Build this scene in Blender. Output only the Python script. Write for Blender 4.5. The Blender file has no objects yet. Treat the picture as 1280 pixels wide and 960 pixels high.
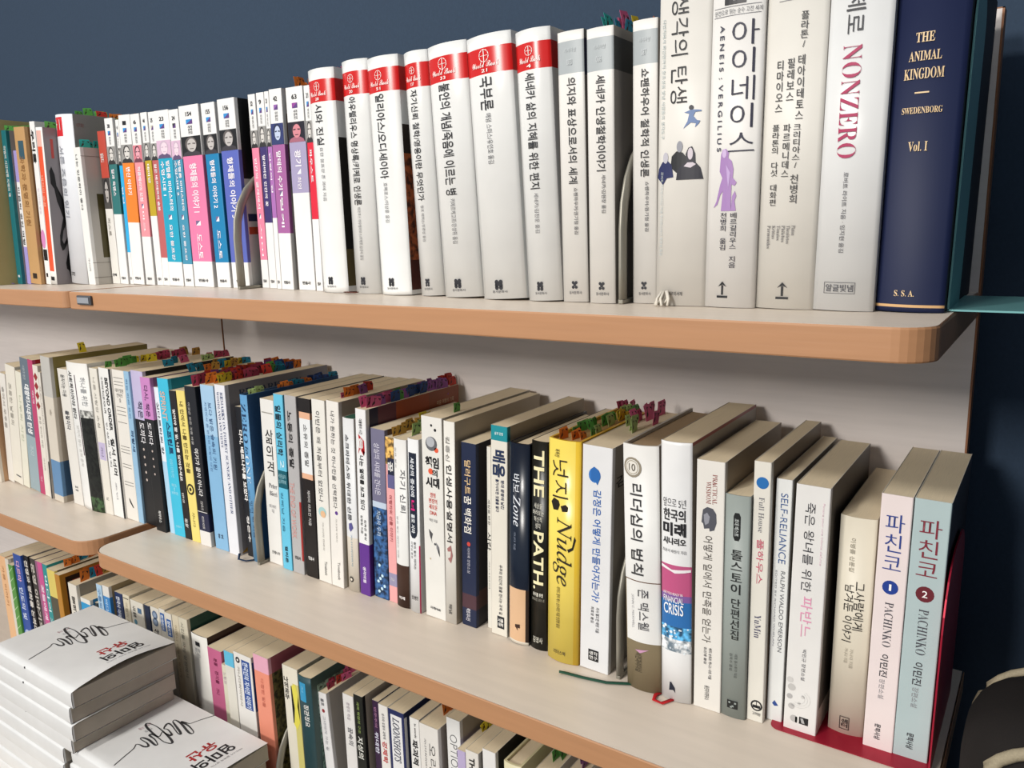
import bpy, bmesh, math, random
from mathutils import Vector, Matrix

random.seed(7)
SC = bpy.context.scene
COL = SC.collection
ZT = 1.40          # height of the upper shelf's top surface above the floor (metres)
ZM, ZML, ZB = ZT - .3487, ZT - .345, ZT - .697

# ------------------------------------------------------------------ camera
cam_data = bpy.data.cameras.new('camera')
cam_data.sensor_width = 36.0
cam_data.lens = 997.04 / 1280 * 36.0
cam_data.clip_start = .02
cam = bpy.data.objects.new('camera', cam_data); COL.objects.link(cam)
RX = Vector((0.8259057, 0.5632301, -0.0255266)); RD = Vector((0.0867774, -0.1717231, -0.9813159)); RF = Vector((-0.5570902, 0.8082592, -0.1907028))
cam.matrix_world = Matrix(((RX.x, -RD.x, -RF.x, 0), (RX.y, -RD.y, -RF.y, -.5143), (RX.z, -RD.z, -RF.z, ZT + .0628), (0, 0, 0, 1)))
SC.camera = cam

# ------------------------------------------------------------------ light
world = bpy.data.worlds.new('room_light'); SC.world = world; world.use_nodes = True
bg = world.node_tree.nodes['Background']
bg.inputs[0].default_value = (.86, .93, 1.0, 1); bg.inputs[1].default_value = .46

def area(name, loc, target, size, power, col=(1, .96, .9)):
    l = bpy.data.lights.new(name, 'AREA'); l.shape = 'RECTANGLE'; l.size = size[0]; l.size_y = size[1]
    l.energy = power; l.color = col
    o = bpy.data.objects.new(name, l); COL.objects.link(o); o.location = loc
    o.rotation_euler = (Vector(target) - Vector(loc)).to_track_quat('-Z', 'Y').to_euler()
    return o
area('ceiling_panel_light', (-.80, -1.42, ZT + 1.2), (-.65, 0, ZT - .2), (.20, .20), 18)
area('ceiling_panel_light', (-1.0, -3.9, ZT + 1.25), (-.5, 0, ZT - .2), (.7, .7), 106)
area('ceiling_panel_light', (-2.6, -1.7, ZT + 1.2), (-1.0, 0, ZT - .3), (.4, .4), 3)

SC.view_settings.view_transform = 'Standard'; SC.view_settings.look = 'None'
SC.view_settings.gamma = 1.0; SC.view_settings.exposure = 0.14
SC.view_settings.use_curve_mapping = False

# ------------------------------------------------------------------ materials
def lin(h):
    v = [int(h[i:i+2], 16) / 255 for i in (0, 2, 4)]
    return tuple([(c / 12.92 if c <= .04045 else ((c + .055) / 1.055) ** 2.4) for c in v]) + (1,)
NAMED = dict(white='d9d8d5', off='d2cfc7', cream='d3c8b2', ivory='d8d2c4', black='121315', ink='17181b', navy='101c44', red='c4161c',
  grey='9a9c9c', dgrey='4a4c50', lgrey='b9bdc0', paper='e2d2b4', paperd='a8977c', teal='1e8b97', gold='d8bb90', brown='3a2620')
_m = {}
def mat(c, rough=.42, kind='cover'):
    c = NAMED.get(c, c); k = (c, rough, kind)
    if k in _m: return _m[k]
    m = bpy.data.materials.new('%s_%s' % (kind, c)); m.use_nodes = True
    nt = m.node_tree; n = nt.nodes; L = nt.links; b = n['Principled BSDF']
    b.inputs['Roughness'].default_value = rough
    b.inputs['Specular IOR Level'].default_value = .35
    col = lin(c)
    tc = n.new('ShaderNodeTexCoord'); no = n.new('ShaderNodeTexNoise'); mp = n.new('ShaderNodeMapping')
    L.new(tc.outputs['Object'], mp.inputs[0]); L.new(mp.outputs[0], no.inputs[0])
    mix = n.new('ShaderNodeMix'); mix.data_type = 'RGBA'
    a = 1.06; d = .94
    sc_ = 35
    if kind == 'pages':
        mp.inputs['Scale'].default_value = (60, 1.2, 1.2); sc_ = 40; a, d = 1.08, .84
    elif kind == 'cloth':
        sc_ = 900; a, d = 1.25, .75
    elif kind == 'wall':
        mp.inputs['Scale'].default_value = (1, 1, .6); sc_ = 420; a, d = 1.12, .88
    elif kind == 'edge':
        mp.inputs['Scale'].default_value = (.4, 3, 6); sc_ = 30; a, d = 1.08, .92
    elif kind == 'flag':
        sc_ = 330; a, d = 1.1, 1.0
    elif kind == 'print': a = d = 1.0
    elif kind == 'galaxy': sc_ = 170; a, d = 2.2, .3
    no.inputs['Scale'].default_value = sc_
    mix.inputs[6].default_value = tuple(min(1, x * d) for x in col[:3]) + (1,)
    mix.inputs[7].default_value = tuple(min(1, x * a) for x in col[:3]) + (1,)
    fac = no.outputs[0]
    if kind == 'galaxy':
        rp = n.new('ShaderNodeValToRGB'); rp.color_ramp.elements[0].position = .38; rp.color_ramp.elements[1].position = .62
        L.new(fac, rp.inputs[0]); fac = rp.outputs[0]
    L.new(fac, mix.inputs[0])
    out = mix.outputs[2]
    if kind == 'flag':            # pen strokes jotted on the sticky tabs
        mp.inputs['Scale'].default_value = (1, 1, .55)
        rp = n.new('ShaderNodeValToRGB'); rp.color_ramp.elements[0].position = .62; rp.color_ramp.elements[1].position = .65
        m2 = n.new('ShaderNodeMix'); m2.data_type = 'RGBA'
        L.new(no.outputs[0], rp.inputs[0]); L.new(rp.outputs[0], m2.inputs[0]); L.new(out, m2.inputs[6])
        m2.inputs[7].default_value = (.03, .02, .02, 1); out = m2.outputs[2]
    if kind != 'print': L.new(out, b.inputs['Base Color'])
    else: b.inputs['Base Color'].default_value = col
    if kind in ('pages', 'cloth', 'wall', 'edge'):
        bp = n.new('ShaderNodeBump'); bp.inputs['Strength'].default_value = .25; bp.inputs['Distance'].default_value = .0006
        L.new(no.outputs[0], bp.inputs['Height']); L.new(bp.outputs[0], b.inputs['Normal'])
    if kind == 'metal': b.inputs['Metallic'].default_value = .35
    _m[k] = m; return m

# ------------------------------------------------------------------ helpers
def link(name, me, parent=None):
    o = bpy.data.objects.new(name, me); COL.objects.link(o)
    if parent: o.parent = parent
    return o
def mesh_obj(name, verts, faces, mats, fm=None, parent=None, smooth=False):
    me = bpy.data.meshes.new(name); me.from_pydata(verts, [], faces)
    for m in mats: me.materials.append(m)
    if fm: me.polygons.foreach_set('material_index', fm)
    if smooth: me.polygons.foreach_set('use_smooth', [True] * len(faces))
    me.update(); return link(name, me, parent)
def tag(o, label=None, cat=None, group=None, kind=None):
    if label: o['label'] = label
    if cat: o['category'] = cat
    if group: o['group'] = group
    if kind: o['kind'] = kind
    return o
def empty(name, loc, label=None, cat=None, group=None):
    o = bpy.data.objects.new(name, None); COL.objects.link(o); o.location = loc; o.empty_display_size = .02
    return tag(o, label, cat, group)
BOX_F = [(0, 3, 2, 1), (4, 5, 6, 7), (0, 1, 5, 4), (1, 2, 6, 5), (2, 3, 7, 6), (3, 0, 4, 7)]
def box(name, x0, x1, y0, y1, z0, z1, m, parent=None, bev=0):
    v = [(x0, y0, z0), (x1, y0, z0), (x1, y1, z0), (x0, y1, z0), (x0, y0, z1), (x1, y0, z1), (x1, y1, z1), (x0, y1, z1)]
    o = mesh_obj(name, v, BOX_F, [m], parent=parent)
    if bev:
        bm = bmesh.new(); bm.from_mesh(o.data)
        bmesh.ops.bevel(bm, geom=bm.edges[:], offset=bev, segments=2, affect='EDGES', profile=.5)
        bm.to_mesh(o.data); bm.free()
    return o
def tube(name, pts, rx, m, parent=None, n=10, flat=1.0, side=None):
    """round or flattened bar swept along pts (flat scales the section along 'side')"""
    vs, fs = [], []; P = [Vector(p) for p in pts]; side = Vector(side) if side else None
    for i, p in enumerate(P):
        d = (P[min(i + 1, len(P) - 1)] - P[max(i - 1, 0)]).normalized()
        a = side if side else (Vector((0, 0, 1)) if abs(d.z) < .9 else Vector((1, 0, 0)))
        a = (a - d * a.dot(d)).normalized(); b = d.cross(a)
        for k in range(n):
            t = 2 * math.pi * k / n
            vs.append(tuple(p + a * math.cos(t) * rx * flat + b * math.sin(t) * rx))
    for i in range(len(P) - 1):
        for k in range(n):
            fs.append((i * n + k, i * n + (k + 1) % n, (i + 1) * n + (k + 1) % n, (i + 1) * n + k))
    fs.append(tuple(range(n - 1, -1, -1))); fs.append(tuple(range((len(P) - 1) * n, len(P) * n)))
    return mesh_obj(name, vs, fs, [m], parent=parent, smooth=True)

# ------------------------------------------------------------------ book builder
TEXT_JOBS = []
class Book: pass
def spine_y(b, u):
    if b.style == 'p':
        return 0.0
    return -b.bulge * (1 - (2 * u - 1) ** 2)
def cover_mesh(b, zones, side):
    """U-shaped cover (back board, spine, front board) split wherever the print changes colour"""
    t, w, h = b.t, b.w, b.h; th = .0025 if b.style == 'h' else .0005
    us = {0., 1.}
    if b.style != 'p': us |= {i / 12 for i in range(13)}
    for z in zones: us |= {z[2], z[3]}
    us = sorted(us); r = min(.0009, t * .12)
    path = [(0, w, 'L', 0), (0, w * .5, 'L', .5), (0, .006, 'L', .99)]
    if b.style == 'p':
        path += [(0, r, 'C', 0), (r * .3, r * .3, 'C', 0)]
        path += [(min(max(u * t, r), t - r), 0, 'S', u) for u in us]
        path += [(t - r * .3, r * .3, 'C', 1), (t, r, 'C', 1)]
    else:
        path += [(u * t, spine_y(b, u), 'S', u) for u in us]
    ds = sorted({.035, 1.} | {z[2] for z in side} | {z[3] for z in side})
    path += [(t, max(.0015, d * w), 'R', d) for d in ds if d > 0]
    vs_ = {0., 1.}
    for z in list(zones) + list(side): vs_ |= {z[0], z[1]}
    vs_ = sorted(vs_)
    mats = [mat(b.base, b.rough)]; idx = {b.base: 0}
    def mi(c):
        if c not in idx:
            idx[c] = len(mats)
            mats.append(mat(c[1:], .5, 'galaxy') if c[0] == '*' else mat(c, b.rough))
        return idx[c]
    V, F, M = [], [], []; n = len(path); cx, cy = t / 2, w
    inner = []
    for (x, y, k, q) in path:
        if k == 'L': inner.append((th, y))
        elif k == 'R': inner.append((t - th, y))
        else: inner.append((min(max(x, th), t - th), y + max(th, .0008) if y < .002 else y + th))
    for v in vs_:
        z = h * (1 - v)
        for (x, y, k, q) in path: V.append((x, y, z))
    base = len(V)
    for z in (h, 0):
        for (x, y) in inner: V.append((x, y, z))
    for j in range(len(vs_) - 1):
        vm = (vs_[j] + vs_[j + 1]) / 2
        for i in range(n - 1):
            a, c = path[i], path[i + 1]; col = b.base
            if a[2] == 'S' and c[2] == 'S' or a[2] == 'C' or c[2] == 'C':
                um = (a[3] + c[3]) / 2
                if a[2] == 'C' and c[2] == 'S' or a[2] == 'C' and c[2] == 'C' and a[3] == 0: um = .001
                if a[2] == 'S' and c[2] == 'C' or c[2] == 'C' and c[3] == 1: um = .999
                for z in zones:
                    if z[0] <= vm <= z[1] and z[2] <= um <= z[3]: col = z[4]
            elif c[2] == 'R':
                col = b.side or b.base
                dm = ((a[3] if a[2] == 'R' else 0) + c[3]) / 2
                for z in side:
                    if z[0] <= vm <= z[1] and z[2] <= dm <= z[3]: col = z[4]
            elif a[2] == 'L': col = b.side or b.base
            F.append((j * n + i, (j + 1) * n + i, (j + 1) * n + i + 1, j * n + i + 1)); M.append(mi(col))
    last = (len(vs_) - 1) * n; i0 = mi('ivory') if b.style == 'p' else mi(b.side or b.base)
    for i in range(n - 1):
        F.append((i, i + 1, base + i + 1, base + i)); M.append(i0)
        F.append((last + i + 1, last + i, base + n + i, base + n + i + 1)); M.append(i0)
        F.append((base + i, base + i + 1, base + n + i + 1, base + n + i)); M.append(i0)
    for i in (0, n - 1):
        F.append((i, base + i, base + n + i, last + i)); M.append(i0)
    o = mesh_obj('cover', V, F, mats, M, b.root)
    if b.style != 'p':
        sm = [False] * len(F); k = 0
        for j in range(len(vs_) - 1):
            for i in range(n - 1):
                if path[i][2] == 'S' and path[i + 1][2] == 'S': sm[k] = True
                k += 1
        o.data.polygons.foreach_set('use_smooth', sm)
    return o
def pages(b):
    t, w, h = b.t, b.w, b.h
    if b.style == 'h': c, e, y0 = .0028, .003, .003
    else: c, e, y0 = .0006, .0003, .0012
    n = 6; V = []; F = []
    for z in (e, h - e):
        row = []
        for i in range(n + 1):
            u = i / n; x = c + (t - 2 * c) * u
            row.append((x, y0 + (spine_y(b, u) * .8 if b.style != 'p' else 0), z))
        for i in range(n + 1):
            u = 1 - i / n; x = c + (t - 2 * c) * u
            row.append((x, w - e - (.003 * (1 - (2 * u - 1) ** 2) if b.style == 'h' else 0), z))
        V += row
    k = 2 * (n + 1)
    for i in range(k): F.append((i, (i + 1) % k, k + (i + 1) % k, k + i))
    F.append(tuple(range(k - 1, -1, -1))); F.append(tuple(range(k, 2 * k)))
    return mesh_obj('pages', V, F, [mat(b.paper, .8, 'pages')], parent=b.root)
FLAGC = dict(r='c0392b', o='d9772a', y='d6c02e', g='57a049', b='1f7f9e', n='27457f', p='cf5d86', v='8a4f8e', t='2aa198', l='a9c47c', m='a53a55', k='b98d3e')
_fl = {}
def flag_mesh(c):
    if c in _fl: return _fl[c]
    V = [(0, 0, -.006), (0, .013, -.006), (.0004, 0, 0), (.0004, .013, 0), (-.0006, .0003, .0065), (-.0002, .0131, .0068), (-.0016, .0006, .0098), (-.0018, .0126, .0096)]
    F = [(0, 1, 3, 2), (2, 3, 5, 4), (4, 5, 7, 6)]
    V2 = [(x + .00015, y, z) for x, y, z in V]; n = len(V)
    F2 = [tuple(n + i for i in reversed(f)) for f in F] + [(0, 2, n + 2, n), (2, 4, n + 4, n + 2), (4, 6, n + 6, n + 4), (1, n + 1, n + 3, 3), (3, n + 3, n + 5, 5), (5, n + 5, n + 7, 7), (6, 7, n + 7, n + 6)]
    me = bpy.data.meshes.new('page_flag'); me.from_pydata(V + V2, [], F + F2); me.materials.append(mat(FLAGC[c], .6, 'flag')); me.update()
    _fl[c] = me; return me
def flags(b, specs):
    for (d0, d1, n, hs, cols) in specs:
        n = int(n * 1.35 + .5)
        for i in range(n):
            d = d0 + (d1 - d0) * (i + random.uniform(.1, .9)) / n
            c = cols[min(len(cols) - 1, int(len(cols) * (i + random.uniform(-.4, .4)) / n))] if i else cols[0]
            o = link('page_flag', flag_mesh(c), b.root)
            o.location = (b.t * random.uniform(.15, .85), min(d * b.w, b.w - .012), b.h - (.003 if b.style == 'h' else 0))
            o.scale = (1, random.uniform(.8, 1.25), hs * random.uniform(.75, 1.15))
            o.rotation_euler = (random.uniform(-.12, .12), random.uniform(-.25, .25), random.uniform(-.15, .15))
def text(b, mode, s, u, w, v0, v1, col='ink', bold=0, name='spine_title', face='s'):
    """mode r: turned 90 degrees reading down; s: upright letters stacked; h: upright line. Fits the box u+-w/2, v0..v1"""
    TEXT_JOBS.append((b, mode, s, u, w, v0, v1, col, bold, name, face))
def place(b, u, v, face='s', eps=None):
    if face == 's':
        e = eps or (.0002 if b.style == 'p' else .0004)
        return (u * b.t, spine_y(b, min(max(u, 0), 1)) - e, b.h * (1 - v))
    return (b.t + (eps or .0002), u * b.w, b.h * (1 - v))
def poly(b, pts, col, name='printed_figure', face='s', eps=None, parent=None, tri=None):
    """flat printed shape from (u, v) outline points"""
    bm = bmesh.new(); vs = [bm.verts.new((u, v, 0)) for u, v in pts]; bm.faces.new(vs)
    if b.style != 'p' and face == 's':
        for k in range(1, 12):
            bmesh.ops.bisect_plane(bm, geom=bm.verts[:] + bm.edges[:] + bm.faces[:], plane_co=(k / 12, 0, 0), plane_no=(1, 0, 0))
    bmesh.ops.triangulate(bm, faces=bm.faces[:])
    for v in bm.verts: v.co = place(b, v.co.x, v.co.y, face, eps)
    me = bpy.data.meshes.new(name); bm.to_mesh(me); bm.free(); me.materials.append(mat(col, .45, 'print'))
    return link(name, me, parent or b.root)
def ell(u, v, ru, rv, n=16, a0=0, a1=2 * math.pi):
    return [(u + ru * math.cos(a0 + (a1 - a0) * i / n), v + rv * math.sin(a0 + (a1 - a0) * i / n)) for i in range(n)]
def disc(b, u, v, ru, col, name='printed_emblem', eps=None, face='s'):
    rv = ru * b.t / b.h if face == 's' else ru * b.w / b.h
    return poly(b, ell(u, v, ru, rv), col, name, face, eps)
def rect(b, u0, u1, v0, v1, col, name='printed_band', face='s', eps=None):
    return poly(b, [(u0, v0), (u1, v0), (u1, v1), (u0, v1)], col, name, face, eps)
def frame(b, u0, u1, v0, v1, col, lu=.04):
    lv = lu * b.t / b.h
    for a in ((u0, u1, v0, v0 + lv), (u0, u1, v1 - lv, v1), (u0, u0 + lu, v0, v1), (u1 - lu, u1, v0, v1)): rect(b, *a, col, 'printed_frame', eps=.00055 if b.style != 'p' else .0003)
def portrait(b, v0, v1, bgc, skin, hair, coat):
    H = v1 - v0; k = b.t / b.h
    rect(b, 0.01, .99, v0, v1, bgc, 'portrait_print')
    e = .0003
    poly(b, [(.03, v1), (.12, v1 - H * .17), (.38, v1 - H * .27), (.66, v1 - H * .27), (.9, v1 - H * .15), (.97, v1)], coat, 'portrait_print', eps=e)
    poly(b, ell(.5, v0 + H * .40, .30, H * .37), hair, 'portrait_print', eps=e + .00005)
    poly(b, ell(.53, v0 + H * .46, .235, H * .34), skin, 'portrait_print', eps=e + .0001)
    poly(b, [(.32, v0 + H * .36), (.48, v0 + H * .34), (.48, v0 + H * .40), (.34, v0 + H * .42)], hair, 'portrait_print', eps=e + .00015)
    poly(b, [(.58, v0 + H * .34), (.74, v0 + H * .36), (.72, v0 + H * .42), (.58, v0 + H * .40)], hair, 'portrait_print', eps=e + .00015)
    poly(b, [(.42, v0 + H * .62), (.64, v0 + H * .62), (.62, v0 + H * .66), (.44, v0 + H * .66)], hair, 'portrait_print', eps=e + .00015)

def bk(key, style, base, label, side=None, zones=(), sz=(), tx=(), fl=(), w=None, group=None, paper='paper', bulge=None, rough=.42, cat='book', name=None, zfix=None, lean=None):
    X, Y, t, h, ln = GEO[key]; b = Book()
    z = {'T': ZT, 'M': ZM, 'L': ZB, 'R': ZB}[key[0]]
    if key[0] == 'M' and int(key[1:]) <= 15: z = ZML
    if lean is not None: ln = lean
    b.t, b.h, b.style, b.base, b.side, b.rough, b.paper = t, h, style, base, side, rough, paper
    b.w = min(w or .150, .2685 - Y); b.bulge = bulge if bulge is not None else (.0 if style == 'p' else min(.0045, t * .12))
    a = math.radians(max(-8, min(8, ln)))
    b.root = empty(name or ('hardcover_book' if style == 'h' else 'paperback_book'), (X, Y, z + .0003 + max(0, t * math.sin(a))), label, cat, group)
    b.root.rotation_euler.y = a
    cover_mesh(b, zones, sz); pages(b)
    if fl: flags(b, fl)
    for q in tx: text(b, *q)
    return b
def SB(s):     # serif capitals and lower case of the built-in font's mathematical range
    return ''.join(chr(0x1D400 + ord(c) - 65) if 'A' <= c <= 'Z' else chr(0x1D41A + ord(c) - 97) if 'a' <= c <= 'z' else chr(0x1D7CE + ord(c) - 48) if '0' <= c <= '9' else c for c in s)
def SI(s):
    return ''.join(chr(0x1D434 + ord(c) - 65) if 'A' <= c <= 'Z' else ('ℎ' if c == 'h' else chr(0x1D44E + ord(c) - 97)) if 'a' <= c <= 'z' else c for c in s)

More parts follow.
